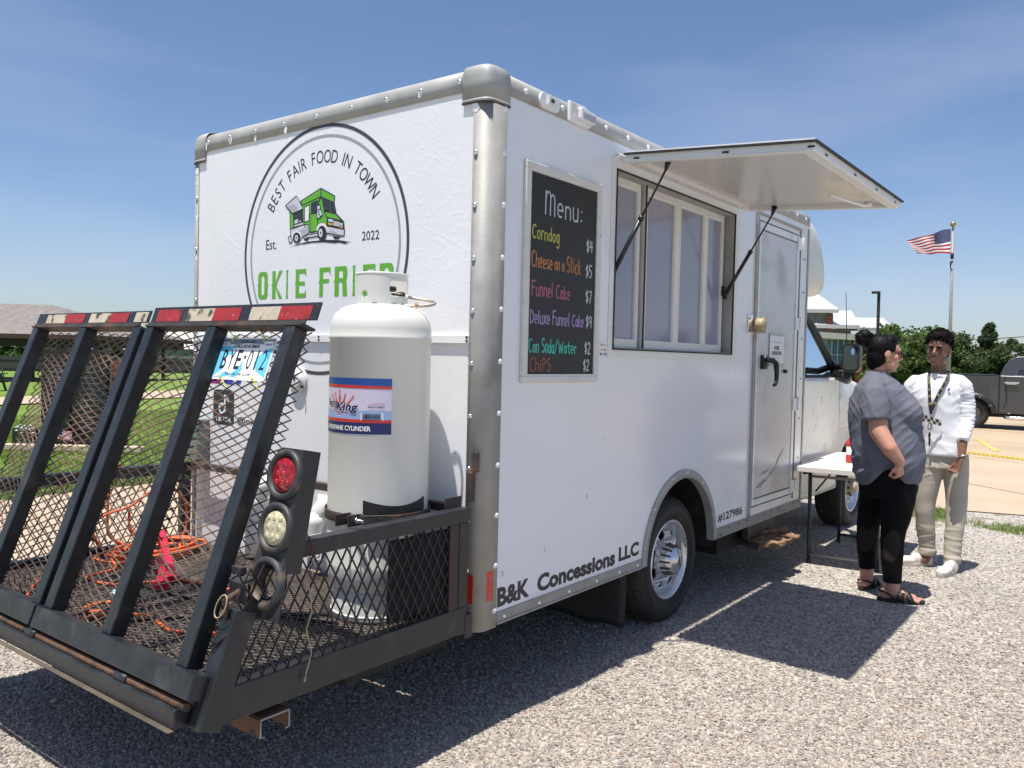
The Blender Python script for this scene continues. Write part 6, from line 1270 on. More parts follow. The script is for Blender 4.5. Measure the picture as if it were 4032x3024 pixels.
def cat(pts, n=8, closed=False):
    P = [Vector(p) for p in pts]; m = len(P); out = []
    for i in range(m if closed else m-1):
        a, b, c, d = (P[(i+k) % m] if closed else P[max(0, min(m-1, i+k))] for k in (-1, 0, 1, 2))
        for j in range(n):
            t = j/n; out.append(.5*((2*b)+(c-a)*t+(2*a-5*b+4*c-d)*t*t+(3*b-a-3*c+d)*t**3))
    if not closed: out.append(P[-1])
    return out
Rr = Vector((.605, -.796, 0)); Ff = Vector((.796, .605, 0)); pc_ = Vector((TX, TY, 0))
def TP(r, f, z): return pc_+Rr*r+Ff*f+Vector((0, 0, z))
build('gas_hose', MB().tube(cat([TP(.06, .02, 1.728), TP(.115, .03, 1.722), TP(.165, .02, 1.714), TP(.198, -.005, 1.706), TP(.196, -.03, 1.696), TP(.16, -.045, 1.689), TP(.12, -.05, 1.688), TP(.09, -.045, 1.690), TP(.05, -.02, 1.70)], 8), .0058, 10), mat('hose_metal', (.45, .40, .34), .35, metal=.7, var=.2), PT)
build('plastic_hook', MB().tube(cat([TP(.145, -.055, 1.690), TP(.137, -.055, 1.700), TP(.130, -.055, 1.690), TP(.136, -.055, 1.676), TP(.136, -.055, 1.650)], 6), .0022, 6), 'logo_amber', PT)
# wrap-around label
def LB(a, b, l):
    t = math.radians(-225+104*a); r = .1879+l; return (TX+r*math.cos(t), TY+r*math.sin(t), 1.222+.198*b)
def band(m, b0, b1, l, a0=0, a1=1, sk=0):
    mb = MB().grid(lambda u, v: LB(a0+(a1-a0)*u, b0+(b1-b0)*v+sk*(1-u), l), 36, 1); return build('label_print', mb, m, lab, fix=False)
MT['lavender'] = mat('lavender', (.62, .56, .72), .3, var=.03); MT['sky_lbl'] = mat('sky_lbl', (.30, .40, .66), .3, var=.05); MT['label_red'] = mat('label_red', (.55, .035, .02), .35, var=.05); MT['label_orange'] = mat('label_orange', (.62, .10, .04), .4, var=.05)
lab = build('label', MB().grid(lambda u, v: LB(u, v, .0004), 40, 1), 'lavender', PT, fix=False)
band('blue_lbl', .86, 1.0, .0009); band('label_red', .815, .865, .0013, sk=.02); band('sky_lbl', .26, .42, .0008); band('label_red', .205, .26, .0013, sk=.01); band('navy', .0, .205, .0009)
lp_ = Print(lambda a, b, l: LB(a, b, .0012+l))
lp_.text('100 lb PROPANE CYLINDER', .02, .79, .055, .145, 'white_clean', bold=.03)
lp_.poly([(.41, .30), (.60, .50), (.41, .68), (.24, .50)], 'white_clean'); lp_.l = 1; lp_.poly([(.41, .33), (.57, .50), (.41, .65), (.26, .50)], 'blue_lbl'); lp_.poly([(.41, .33), (.50, .43), (.41, .52), (.31, .43)], 'label_orange'); lp_.l = 2
for a, h in ((.27, .67), (.33, .71), (.405, .77), (.49, .70), (.59, .67)):
    b_ = .41+(a-.41)*.45; lp_.poly([(b_-.018, .48), (b_+.018, .48), (a+.004, h), (a-.004, h)], 'label_orange'); lp_.disc(a, h, .011, 'label_orange', 10, .022)
lp_.l = 3
for off, m in ((.004, 'white_clean'), (0, 'navy')):
    lp_.text('Flame', .165+off, .375+off, .49-off*2, .60-off*2, m, shear=.15, bold=.02+.03*(m == 'white_clean')); lp_.l += 1; lp_.text('King', .36+off, .65+off, .36-off*2, .56-off*2, m, shear=.2, bold=.03+.03*(m == 'white_clean')); lp_.l += 1
lp_.l = 1; lp_.poly([(.68, .215+.03), (.915, .245), (.915, .385), (.68, .385)], 'white_clean'); lp_.l = 2; a_ = .70; rb_ = random.Random(2)
while a_ < .885:
    w_ = rb_.choice((.003, .005, .008)); lp_.poly([(a_, .275), (a_+w_, .275), (a_+w_, .37), (a_, .37)], 'ink'); a_ += w_+rb_.choice((.003, .005))
lp_.text('0 800007 000011 0', .69, .905, .25, .268, 'ink'); lp_.text('Flame King', .81, .925, .545, .565, 'label_red', bold=.02); lp_.text('Gardena, CA 90249', .76, .925, .515, .535, 'ink', bold=.01); lp_.text('Made in Thailand', .755, .925, .478, .503, 'ink', bold=.03)
lp_.text('Part # YSN100', .80, .925, .45, .468, 'logo_grey2'); lp_.text('All rights reserved', .70, .925, .42, .436, 'logo_grey2')
lp_.done('label_print', lab)
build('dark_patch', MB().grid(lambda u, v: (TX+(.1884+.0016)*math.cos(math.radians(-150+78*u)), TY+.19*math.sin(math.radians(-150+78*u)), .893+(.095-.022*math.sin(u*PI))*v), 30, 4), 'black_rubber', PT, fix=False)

PT.scale = (1.036, 1.036, 1.036); PT.location.z = 1.503-1.036*1.003
# ------------------------------------------------------------ extension cords and red outlets
ec = thing('extension_cord', 'orange extension cord coiled at the back of the platform and trailing over its deck', 'extension cord', (-.4, 1.7, .51))
cp2 = []; rc = random.Random(9)
for k in range(7*16):
    t = 2*PI*k/16; L_ = k//16; a_, b_ = .235+.04*math.sin(L_*2.1)+rc.uniform(-.006, .006), .145+.03*math.cos(L_*1.7)
    cp2.append((-.395+a_*math.cos(t+.3)*.85-.04*math.sin(L_), 1.735+b_*math.sin(t+.3)*1.0-.02*L_*.3, .515+.006*L_+.012*abs(math.sin(t*1.5+L_))))
build('coil', MB().tube(cat(cp2, 3), .0068, 8), 'orange_cord', ec)
build('cord', MB().tube(cat([(-.60, 1.72, .53), (-.64, 1.60, .512), (-.70, 1.58, .509), (-.79, 1.56, .509), (-.80, 1.44, .509), (-.785, 1.39, .509), (-.75, 1.33, .509), (-.66, 1.28, .51), (-.618, 1.23, .51), (-.563, 1.227, .51), (-.538, 1.15, .51), (-.52, 1.05, .51), (-.5, .93, .51)], 6), .0068, 8), 'orange_cord', ec)
build('cord', MB().tube(cat([(-.80, 1.60, .515), (-.85, 1.69, .512), (-.934, 1.66, .509), (-1.036, 1.52, .509), (-1.10, 1.40, .509), (-1.14, 1.33, .509)], 6), .0068, 8), 'orange_cord', ec)
build('cord', MB().tube(cat([(-.45, 1.86, .54), (-.52, 1.895, .60), (-.525, 1.90, .72), (-.52, 1.90, .83), (-.50, 1.92, .90), (-.44, 1.94, .93)], 6), .0068, 8).tube(cat([(-.56, 1.84, .53), (-.60, 1.87, .60), (-.60, 1.885, .66), (-.55, 1.89, .70), (-.42, 1.885, .73), (-.32, 1.88, .79), (-.24, 1.875, .80), (-.17, 1.87, .77), (-.13, 1.87, .70), (-.13, 1.865, .60), (-.16, 1.86, .53)], 6), .0068, 8).tube(cat([(-.42, 1.89, .72), (-.425, 1.885, .64), (-.40, 1.87, .58), (-.36, 1.84, .535)], 6), .0068, 8), 'orange_cord', ec)
e2 = thing('extension_cord', 'orange extension cord looped on the deck right behind the ramp gates', 'extension cord', (-.98, .9, .51))
build('cord', MB().tube(cat([(-1.14, 1.03, .510), (-1.06, .995, .510), (-1.0, .97, .511), (-.93, .93, .509), (-.90, .82, .509), (-.917, .744, .509), (-.932, .637, .509), (-.905, .55, .509), (-.86, .50, .509), (-.80, .50, .509)], 7), .0072, 8).tube(cat([(-.88, 1.06, .511), (-.91, 1.12, .511), (-.95, 1.135, .511), (-1.0, 1.12, .511), (-1.024, 1.06, .512), (-1.005, 1.0, .520), (-.98, .93, .520), (-.93, .90, .512)], 7), .0072, 8), 'orange_cord', e2)
rp_ = thing('cord_outlet', 'bright red triple outlet of the orange cord lying on the deck', 'outlet', (-.6, 1.2, .51))
def taper(mb, p0, p1, w0, w1, h0, h1):
    p0, p1 = Vector(p0), Vector(p1); d = (p1-p0).normalized(); a = d.cross(Vector((0, 0, 1))).normalized(); b = a.cross(d); vs = []
    for p, w_, h_ in ((p0, w0, h0), (p1, w1, h1)): vs += [p+a*i*w_/2+b*j*h_/2 for i, j in ((-1, -1), (1, -1), (1, 1), (-1, 1))]
    mb.add(vs, [(0, 1, 2, 3), (7, 6, 5, 4), (0, 4, 5, 1), (1, 5, 6, 2), (2, 6, 7, 3), (3, 7, 4, 0)]); return mb
mb = MB(); taper(mb, (-.40, 1.62, .60), (-.53, 1.33, .535), .035, .030, .03, .026); taper(mb, (-.53, 1.33, .535), (-.60, 1.21, .522), .032, .060, .03, .032); taper(mb, (-.52, 1.42, .56), (-.635, 1.22, .535), .03, .032, .03, .03); taper(mb, (-.635, 1.22, .535), (-.69, 1.13, .528), .035, .065, .03, .038)
taper(mb, (-.33, 1.76, .60), (-.40, 1.62, .60), .04, .032, .03, .03); taper(mb, (-.27, 1.86, .57), (-.33, 1.76, .60), .05, .04, .03, .03); build('outlet_body', mb, 'hot_red', rp_, bevel=.006)
mb = MB()
for p in ((-.598, 1.205, .54), (-.69, 1.125, .55), (-.655, 1.15, .553)): mb.obx(p, (.012, .01, 0), (-.004, .005, 0), (0, 0, .002))
build('outlet_cap', mb, 'red', rp_)
tag(build('blue_scrap', MB().grid(lambda u, v: (-.86+.07*u+.02*v, 1.17+.09*v, .511+.006*math.sin(u*7+v*5)), 6, 6), 'logo_blue', None, fix=False), 'small crumpled light blue scrap lying on the platform deck', 'litter')

# ------------------------------------------------------------ menu board
MBd = thing('menu_board', 'chalkboard menu in a whitewashed frame hung on the truck\'s side', 'menu board', (.55, -.01, 1.40))
MT['washed'] = mat('washed', (.66, .65, .61), .6, var=.06, vs=10, col2=(.26, .23, .20), mixr=(.66, .74), ms=16, stretch=(1, 1, 2.5))
bx0, bx1, bz0, bz1 = .240, .843, 1.400, 2.327; fw = .030
def fpiece(a0, a1, c0, c1): return MB().bx(a0, a1, -.0185, -.0005, c0, c1)
for p in ((bx0, bx0+fw, bz0+fw, bz1-fw), (bx1-fw, bx1, bz0+fw, bz1-fw), (bx0, bx1, bz0, bz0+fw), (bx0, bx1, bz1-fw, bz1)): build('frame_piece', fpiece(*p), 'washed', MBd, bevel=.004)
bd_ = build('board', MB().bx(bx0+fw-.004, bx1-fw+.004, -.0095, -.004, bz0+fw-.004, bz1-fw+.004), 'chalkboard', MBd)
ib = MB().prism([(bx0+fw-.001, bz0+fw-.001), (bx1-fw+.001, bz0+fw-.001), (bx1-fw+.001, bz1-fw+.001), (bx0+fw-.001, bz1-fw+.001)], XZ(0), -.0155, -.009, holes=[[(bx0+fw+.008, bz0+fw+.008), (bx0+fw+.008, bz1-fw-.008), (bx1-fw-.008, bz1-fw-.008), (bx1-fw-.008, bz0+fw+.008)]]); build('frame_lip', ib, 'washed', MBd)
def arcp(cx, cy, rx, ry, a0, a1, n=12): return [(cx+rx*math.cos(math.radians(a0+(a1-a0)*i/n)), cy+ry*math.sin(math.radians(a0+(a1-a0)*i/n))) for i in range(n+1)]
xh = .62
GL = {
 'm': (.62, [[(.05, 0), (.05, xh)], [(.05, xh*.7)]+arcp(.18, xh*.75, .12, xh*.25, 180, 0, 8)+[(.30, 0)], [(.30, xh*.7)]+arcp(.43, xh*.75, .12, xh*.25, 180, 0, 8)+[(.56, 0)]]),
 'M': (.66, [[(.04, 0), (.05, 1.12)], [(.05, .8)]+arcp(.20, .84, .13, .26, 180, 0, 8)+[(.32, .0)], [(.32, .7)]+arcp(.45, .75, .12, .25, 180, 0, 8)+[(.58, 0)]]),
 'e': (.42, [[(.04, xh*.5), (.36, xh*.5)]+arcp(.20, xh*.5, .16, xh*.5, 0, 300, 14)]),
 'n': (.42, [[(.05, 0), (.05, xh)], [(.05, xh*.65)]+arcp(.20, xh*.7, .15, xh*.3, 180, 0, 8)+[(.35, 0)]]),
 'u': (.42, [[(.05, xh), (.05, xh*.35)]+arcp(.20, xh*.33, .15, xh*.33, 180, 360, 8)+[(.35, xh), (.35, 0)]]),
 ':': (.22, [[(.09, .10), (.12, .12)], [(.09, .52), (.12, .54)]]),
 'C': (.50, [arcp(.28, .5, .24, .5, 55, 305, 18)]), 'o': (.42, [arcp(.20, xh*.5, .16, xh*.5, 0, 360, 16)]),
 'r': (.32, [[(.06, 0), (.06, xh)], [(.06, xh*.6)]+arcp(.19, xh*.65, .13, xh*.35, 180, 50, 6)]),
 'd': (.42, [arcp(.18, xh*.45, .14, xh*.45, 20, 340, 14), [(.34, 1.0), (.34, 0)]]), 'g': (.42, [arcp(.18, xh*.5, .14, xh*.45, 20, 340, 14), [(.34, xh), (.34, -.22)]+arcp(.20, -.22, .14, .16, 0, -150, 8)]),
 'h': (.42, [[(.05, 0), (.05, 1.0)], [(.05, xh*.65)]+arcp(.20, xh*.7, .15, xh*.3, 180, 0, 8)+[(.35, 0)]]),
 's': (.36, [arcp(.18, xh*.76, .12, xh*.23, 40, 250, 8)+arcp(.18, xh*.25, .13, xh*.26, 80, -140, 8)]), 'S': (.46, [arcp(.24, .76, .17, .24, 40, 255, 10)+arcp(.23, .26, .18, .26, 80, -140, 10)]),
 'a': (.42, [arcp(.18, xh*.48, .14, xh*.46, 20, 340, 14), [(.34, xh), (.34, 0)]]), 't': (.34, [[(.16, .95), (.16, .08), (.26, 0)], [(.03, .66), (.30, .66)]]),
 'i': (.18, [[(.08, 0), (.08, xh)], [(.08, .82), (.09, .86)]]), 'c': (.38, [arcp(.20, xh*.5, .15, xh*.5, 50, 310, 12)]), 'k': (.40, [[(.06, 0), (.06, 1.0)], [(.34, xh), (.07, xh*.42), (.36, 0)]]),
 'F': (.46, [[(.06, 0), (.06, 1.0), (.44, 1.0)], [(.06, .55), (.36, .55)]]), 'l': (.16, [[(.08, 0), (.08, 1.0)]]), 'D': (.50, [[(.06, 0), (.06, 1.0)]+arcp(.06, .5, .38, .5, 90, -90, 14)]),
 'x': (.38, [[(.04, xh), (.34, 0)], [(.34, xh), (.04, 0)]]), '/': (.44, [[(.02, -.05), (.40, 1.05)]]), 'W': (.62, [[(.02, 1.0), (.15, 0), (.30, .75), (.44, 0), (.58, 1.0)]]), 'w': (.5, [[(.02, xh), (.12, 0), (.24, xh*.8), (.36, 0), (.46, xh)]]),
 'P': (.44, [[(.06, 0), (.06, 1.0)]+arcp(.12, .76, .26, .24, 90, -90, 10)+[(.06, .52)]]),
 '$': (.40, [arcp(.20, .72, .14, .20, 40, 255, 8)+arcp(.20, .32, .15, .20, 80, -140, 8), [(.20, 1.08), (.19, -.08)]]),
 '4': (.44, [[(.10, 1.0), (.04, .45), (.40, .45)], [(.30, .95), (.30, 0)]]), '5': (.42, [[(.38, 1.0), (.08, 1.0), (.06, .58)]+arcp(.18, .30, .19, .30, 100, -120, 10)]), '7': (.42, [[(.04, 1.0), (.38, 1.0), (.16, 0)]]),
 '9': (.42, [arcp(.20, .72, .15, .26, 0, 360, 12)+[(.35, .72), (.30, 0)]]), '2': (.42, [arcp(.20, .74, .16, .26, 160, -30, 10)+[(.05, 0), (.39, .02)]]), ' ': (.24, [])}
CP_ = Print(lambda a, b, l: (a+.006, -.0099-l, b))
rj = random.Random(31)
def chalk(s_, x0, x1, z, h, m, w_=.0064):
    tot = sum(GL[c][0]+.06 for c in s_); k = (x1-x0)/tot; x = x0
    for c in s_:
        wd_, st_ = GL[c]; jz = rj.uniform(-.03, .03)*h; js = rj.uniform(.95, 1.06)
        for pl_ in st_: CP_.line([(x+p[0]*k, z+jz+p[1]*h*js) for p in pl_], w_, m)
        x += (wd_+.06)*k
MT['chalk_white'] = mat('chalk_white', (.52, .56, .58), .7); MT['chalk_yellow'] = mat('chalk_yellow', (.50, .47, .10), .7); MT['chalk_orange'] = mat('chalk_orange', (.50, .20, .08), .7); MT['chalk_pink'] = mat('chalk_pink', (.44, .13, .22), .7)
MT['chalk_violet'] = mat('chalk_violet', (.36, .26, .48), .7); MT['chalk_teal'] = mat('chalk_teal', (.07, .50, .38), .7); MT['chalk_brown'] = mat('chalk_brown', (.27, .10, .06), .7)
chalk('Menu:', .378, .690, 2.128, .092, 'chalk_white', .0078)
chalk('Corndog', .290, .500, 2.014, .056, 'chalk_yellow'); chalk('$4', .716, .776, 2.003, .052, 'chalk_white')
chalk('Cheese', .290, .448, 1.893, .062, 'chalk_orange'); chalk('on a', .462, .542, 1.895, .056, 'chalk_orange', .0056); chalk('Stick', .556, .678, 1.893, .066, 'chalk_orange'); chalk('$5', .716, .772, 1.888, .052, 'chalk_white')
chalk('Funnel', .294, .455, 1.772, .060, 'chalk_pink'); chalk('Cake', .478, .594, 1.772, .058, 'chalk_pink'); chalk('$7', .720, .776, 1.768, .052, 'chalk_white')
chalk('Deluxe', .288, .440, 1.655, .056, 'chalk_violet'); chalk('Funnel', .456, .592, 1.655, .056, 'chalk_violet'); chalk('Cake', .612, .712, 1.655, .052, 'chalk_violet'); chalk('$9', .728, .784, 1.655, .050, 'chalk_white')
chalk('Can', .284, .362, 1.532, .054, 'chalk_teal'); chalk('Soda/', .378, .502, 1.532, .056, 'chalk_teal'); chalk('Water', .508, .658, 1.532, .050, 'chalk_teal'); chalk('$2', .722, .776, 1.533, .050, 'chalk_white')
chalk('ChiPS', .294, .456, 1.452, .054, 'chalk_brown'); chalk('$2', .714, .768, 1.454, .050, 'chalk_white')
CP_.done('chalk_writing', bd_)

# ------------------------------------------------------------ paper sign on the side door
ps = thing('paper_sign', 'white paper sign with gold striped ends taped to the side door', 'sign', (3.25, -.012, 1.50))
build('paper', MB().bx(3.105, 3.385, -.0125, -.0118, 1.490, 1.722), 'sticker', ps)
pq = Print(lambda a, b, l: (3.105+.28*a, -.0125-l, 1.490+.232*b)); MT['gold_stripe'] = mat('gold_stripe', (.42, .30, .12), .5)
for r in (0, 1):
    for k in range(15): x = k/15; pq.poly([(x+.005, .005+.915*r), (x+.035, .005+.915*r), (x+.06, .085+.91*r), (x+.03, .085+.91*r)], 'gold_stripe' if k % 2 else 'ink')
pq.text('We are still', .26, .76, .70, .77, 'logo_grey2', bold=.03); pq.text('UNDER', .32, .68, .50, .62, 'ink', bold=.06); pq.text('CONSTRUCTION', .16, .84, .34, .46, 'ink', bold=.06); pq.text('thanks for your patience', .22, .78, .24, .28, 'logo_grey2'); pq.disc(.08, .72, .03, 'logo_amber'); pq.disc(.12, .56, .022, 'logo_amber')
pq.done('sign_print', ps)

# ------------------------------------------------------------ folding table and red bottle
ft = thing('folding_table', 'white plastic folding table on dark steel legs beside the truck cab', 'table', (4.3, -.3, 0))
ta_ = math.radians(2.5); ux = Vector((math.cos(ta_), math.sin(ta_), 0)); uy = Vector((-math.sin(ta_)-.06, math.cos(ta_), 0)); to_ = Vector((4.33, -.31, 0))
def TBp(a, b, z): return tuple(to_+ux*a+uy*b+Vector((0, 0, z)))
build('tabletop', MB().prism(rrect(-.66, .66, -.31, .31, .05, 6), lambda a, b, d: TBp(a, b, d), .715, .752), mat('table_white', (.80, .77, .70), .45, var=.02), ft, bevel=.008)
build('apron', MB().bar(TBp(-.56, -.26, .70), TBp(.56, -.26, .70), .022, .03).bar(TBp(-.56, .26, .70), TBp(.56, .26, .70), .022, .03), 'chassis', ft)
MT['table_leg'] = mat('table_leg', (.05, .055, .06), .4, metal=.4, var=.15)
for a in (-.45, .48):
    for b in (.24, -.24): build('leg', MB().tube([TBp(a-.02, b, .70), TBp(a+.0, b, .30), TBp(a+.01, b, .02)], .0145, 10).tube([TBp(a+.008, b, .03), TBp(a+.01, b, .0)], .017, 10), 'table_leg', ft)
    build('cross_bar', MB().tube([TBp(a+.008, .24, .065), TBp(a+.008, -.24, .065)], .011, 8).tube([TBp(a-.018, .24, .665), TBp(a-.018, -.24, .665)], .011, 8), 'table_leg' if a > 0 else 'aluminium', ft)
    build('brace', MB().tube([TBp(a-.01, 0.2, .55), TBp(a+.12, .12, .69)], .007, 6).tube([TBp(a-.01, -.2, .55), TBp(a+.12, -.12, .69)], .007, 6), 'table_leg', ft)
rb_ = thing('red_bottle', 'red plastic bottle with white label standing on the folding table', 'bottle', (4.17, -.277, .752))
bx_, by_ = 4.20, -.285
build('bottle_body', MB().lathe([(.0001, 0), (.034, 0), (.040, .006), (.040, .05), (.036, .07), (.036, .12), (.040, .14), (.038, .165), (.020, .19), (.014, .20), (.014, .215)], (bx_, by_, .753), (0, 0, 1), 24), 'red', rb_)
build('bottle_label', MB().lathe([(.0372, .058), (.0372, .128)], (bx_, by_, .753), (0, 0, 1), 24), 'white_clean', rb_, fix=False); build('bottle_cap', MB().lathe([(.017, .212), (.017, .235), (.006, .24), (.005, .262), (.0001, .262)], (bx_, by_, .753), (0, 0, 1), 16), 'white_clean', rb_)

# ------------------------------------------------------------ parked pickup
pk_ = thing('pickup_truck', 'dark grey pickup truck parked on the lot at the photo\'s right edge', 'pickup truck', (21.9, -.3, 0))
pa, pn, po = Vector((.125, -.992, 0)), Vector((-.992, -.125, 0)), Vector((21.436, 1.38, 0))
def PK(s_, z, n=0): return tuple(po+pa*s_+pn*n+Vector((0, 0, z)))
MT['grey_paint'] = mat('grey_paint', (.065, .066, .070), .28, metal=.3, var=.06, vs=2, coat=.5)
MT['dark_rim'] = mat('dark_rim', (.16, .16, .17), .4, metal=.6, var=.1)
def wa(c, r=.44): return [(c-r*math.cos(math.radians(a)), .36+r*math.sin(math.radians(a))) for a in range(14, 167, 8)]
PKy = lambda a, b, d: PK(a, b, d)
PKc = lambda a, b, d: PK(a-.1, b, d)
bedp = [(-1.15, .55), (-.46, .42)]+wa(0)+[(.46, .40), (.555, .40), (.555, 1.345), (-1.18, 1.345), (-1.20, .9)]
build('bed', MB().prism(bedp, PKy, -1.78, .02), 'grey_paint', pk_, bevel=.03)
cabp = [(.675, .40), (2.92, .40)]+wa(3.35)+[(3.80, .42), (4.2, .48), (4.28, .7), (4.25, 1.05), (4.1, 1.17), (3.0, 1.27), (2.80, 1.33), (.675, 1.36)]
build('cab', MB().prism(cabp, PKc, -1.78, .02), 'grey_paint', pk_, bevel=.04)
gh = [(.68, 1.33), (.78, 1.60), (.90, 1.78), (1.02, 1.84), (1.3, 1.865), (2.0, 1.86), (2.2, 1.82), (2.95, 1.32)]
build('greenhouse', MB().prism(gh, lambda a, b, d: PK(a-.1, b, d*(1-(b-1.33)*.16/.5*1)-(b-1.33)*.22), -1.70, -.03), 'grey_paint', pk_, bevel=.05)
for g in ([(1.06, 1.385), (1.10, 1.62), (1.20, 1.745), (1.62, 1.755), (1.62, 1.375)], [(1.70, 1.375), (1.70, 1.75), (2.12, 1.72), (2.60, 1.36)]):
    tri = tessellate_polygon([[Vector((a, b, 0)) for a, b in g]]); build('window', MB().prism(g, lambda a, b, d: PK(a-.1, b, -.02-(b-1.33)*.33+d), .0, .012), 'dark_glass', pk_)
build('door_gap', MB().prism([(.655, .40), (.675, .40), (.675, 1.35), (.655, 1.35)], PKc, -1.7, .005).prism([(1.66, .45), (1.672, .45), (1.672, 1.36), (1.66, 1.36)], PKc, .02, .028).prism([(.78, 1.30), (.80, 1.36), (.86, .75), (.78, .5), (.77, .5), (.83, .75)], PKc, .02, .0275), 'black_plastic', pk_)
build('door_handle', MB().prism(rrect(.78, 1.10, 1.165, 1.205, .02), PKc, .05, .07).prism([(.83, 1.14), (1.04, 1.14), (1.04, 1.18), (.83, 1.18)], PKc, .02, .05), 'chrome', pk_, bevel=.008); build('door_handle', MB().prism(rrect(1.85, 2.15, 1.165, 1.205, .02), PKc, .05, .07), 'chrome', pk_, bevel=.008)
def flare(c):
    mb = MB(); n = 22; vs = []
    for i in range(n+1):
        t = math.radians(6+168*i/n)
        for r, d in ((.42, .0), (.43, .075), (.50, .07), (.545, .025)): vs.append(PK(c-r*math.cos(t), .36+r*math.sin(t), d))
    mb.add(vs, [(i*4+j, i*4+j+1, (i+1)*4+j+1, (i+1)*4+j) for i in range(n) for j in range(3)], True); f_ = build('fender_flare', mb, 'black_steel', pk_, fix=False)
    b = MB()
    for a in (30, 75, 110, 150): t = math.radians(a); b.sph(PK(c-.47*math.cos(t), .36+.47*math.sin(t), .075), .014, 8)
    build('bolt', b, 'bright_metal', f_)
flare(0); flare(3.25)
for s_, d in ((0, -.02), (3.25, -.02), (0, -1.74), (3.25, -1.74)):
    c = Vector(PK(s_, .372, d)); sg = 1 if d > -1 else -1; w_ = build('wheel', MB().lathe([(.20, .02), (.21, .0), (.17, -.04), (.06, -.05), (.055, .0), (.0001, .005)], c, pn*sg, 32), 'dark_rim', pk_); ty = MB().lathe([(.20, -.0), (.23, .03), (.32, .03), (.362, .0), (.372, -.06), (.372, -.2), (.33, -.26), (.2, -.25)], c, pn*sg, 48)
    for k in range(40):
        t = 2*PI*k/40; u = pa*math.cos(t)+Vector((0, 0, math.sin(t))); v = Vector((0, 0, math.cos(t)))-pa*math.sin(t); ty.obx(c+u*.368+pn*sg*-.01, u*.012, v*.016, pn*.03)
    build('tyre', ty, 'tyre', w_, fix=False)
build('step_bar', MB().tube([PK(.70, .33, .04), PK(.85, .30, .10), PK(2.8, .30, .10), PK(2.9, .33, .04)], .045, 10), 'bright_metal', pk_); build('bed_cover', MB().prism([(-1.15, 1.345), (.52, 1.345), (.52, 1.375), (-1.15, 1.38)], PKy, -1.7, -.06), 'black_plastic', pk_, bevel=.01)
build('rear_bumper', MB().prism([(-1.35, .50), (-1.15, .50), (-1.15, .68), (-1.35, .68)], PKy, -1.76, 0), 'chrome', pk_, bevel=.02); build('tail_light', MB().prism([(-1.17, .92), (-1.02, .92), (-1.02, 1.28), (-1.17, 1.28)], PKy, .0, .03), 'red_lens', pk_, bevel=.01)
build('window_trim', MB().prism([(.98, 1.36), (1.62, 1.352), (1.62, 1.362), (.98, 1.37)], PKc, -.02, -.005), 'bright_metal', pk_); build('underbody', MB().prism([(-1.1, .30), (4.0, .30), (4.0, .5), (-1.1, .5)], PKy, -1.5, -.25), 'chassis', pk_)
#, seen between the people
tag(build('white_bags', MB().sph((30.5, 4.45, .35), (.5, .35, .35), 10).sph((30.9, 4.0, .3), (.5, .4, .3), 10).sph((30.4, 4.0, .6), (.35, .3, .22), 10), 'white_clean'), 'pile of white bags on the lot seen between the two people', 'bags')
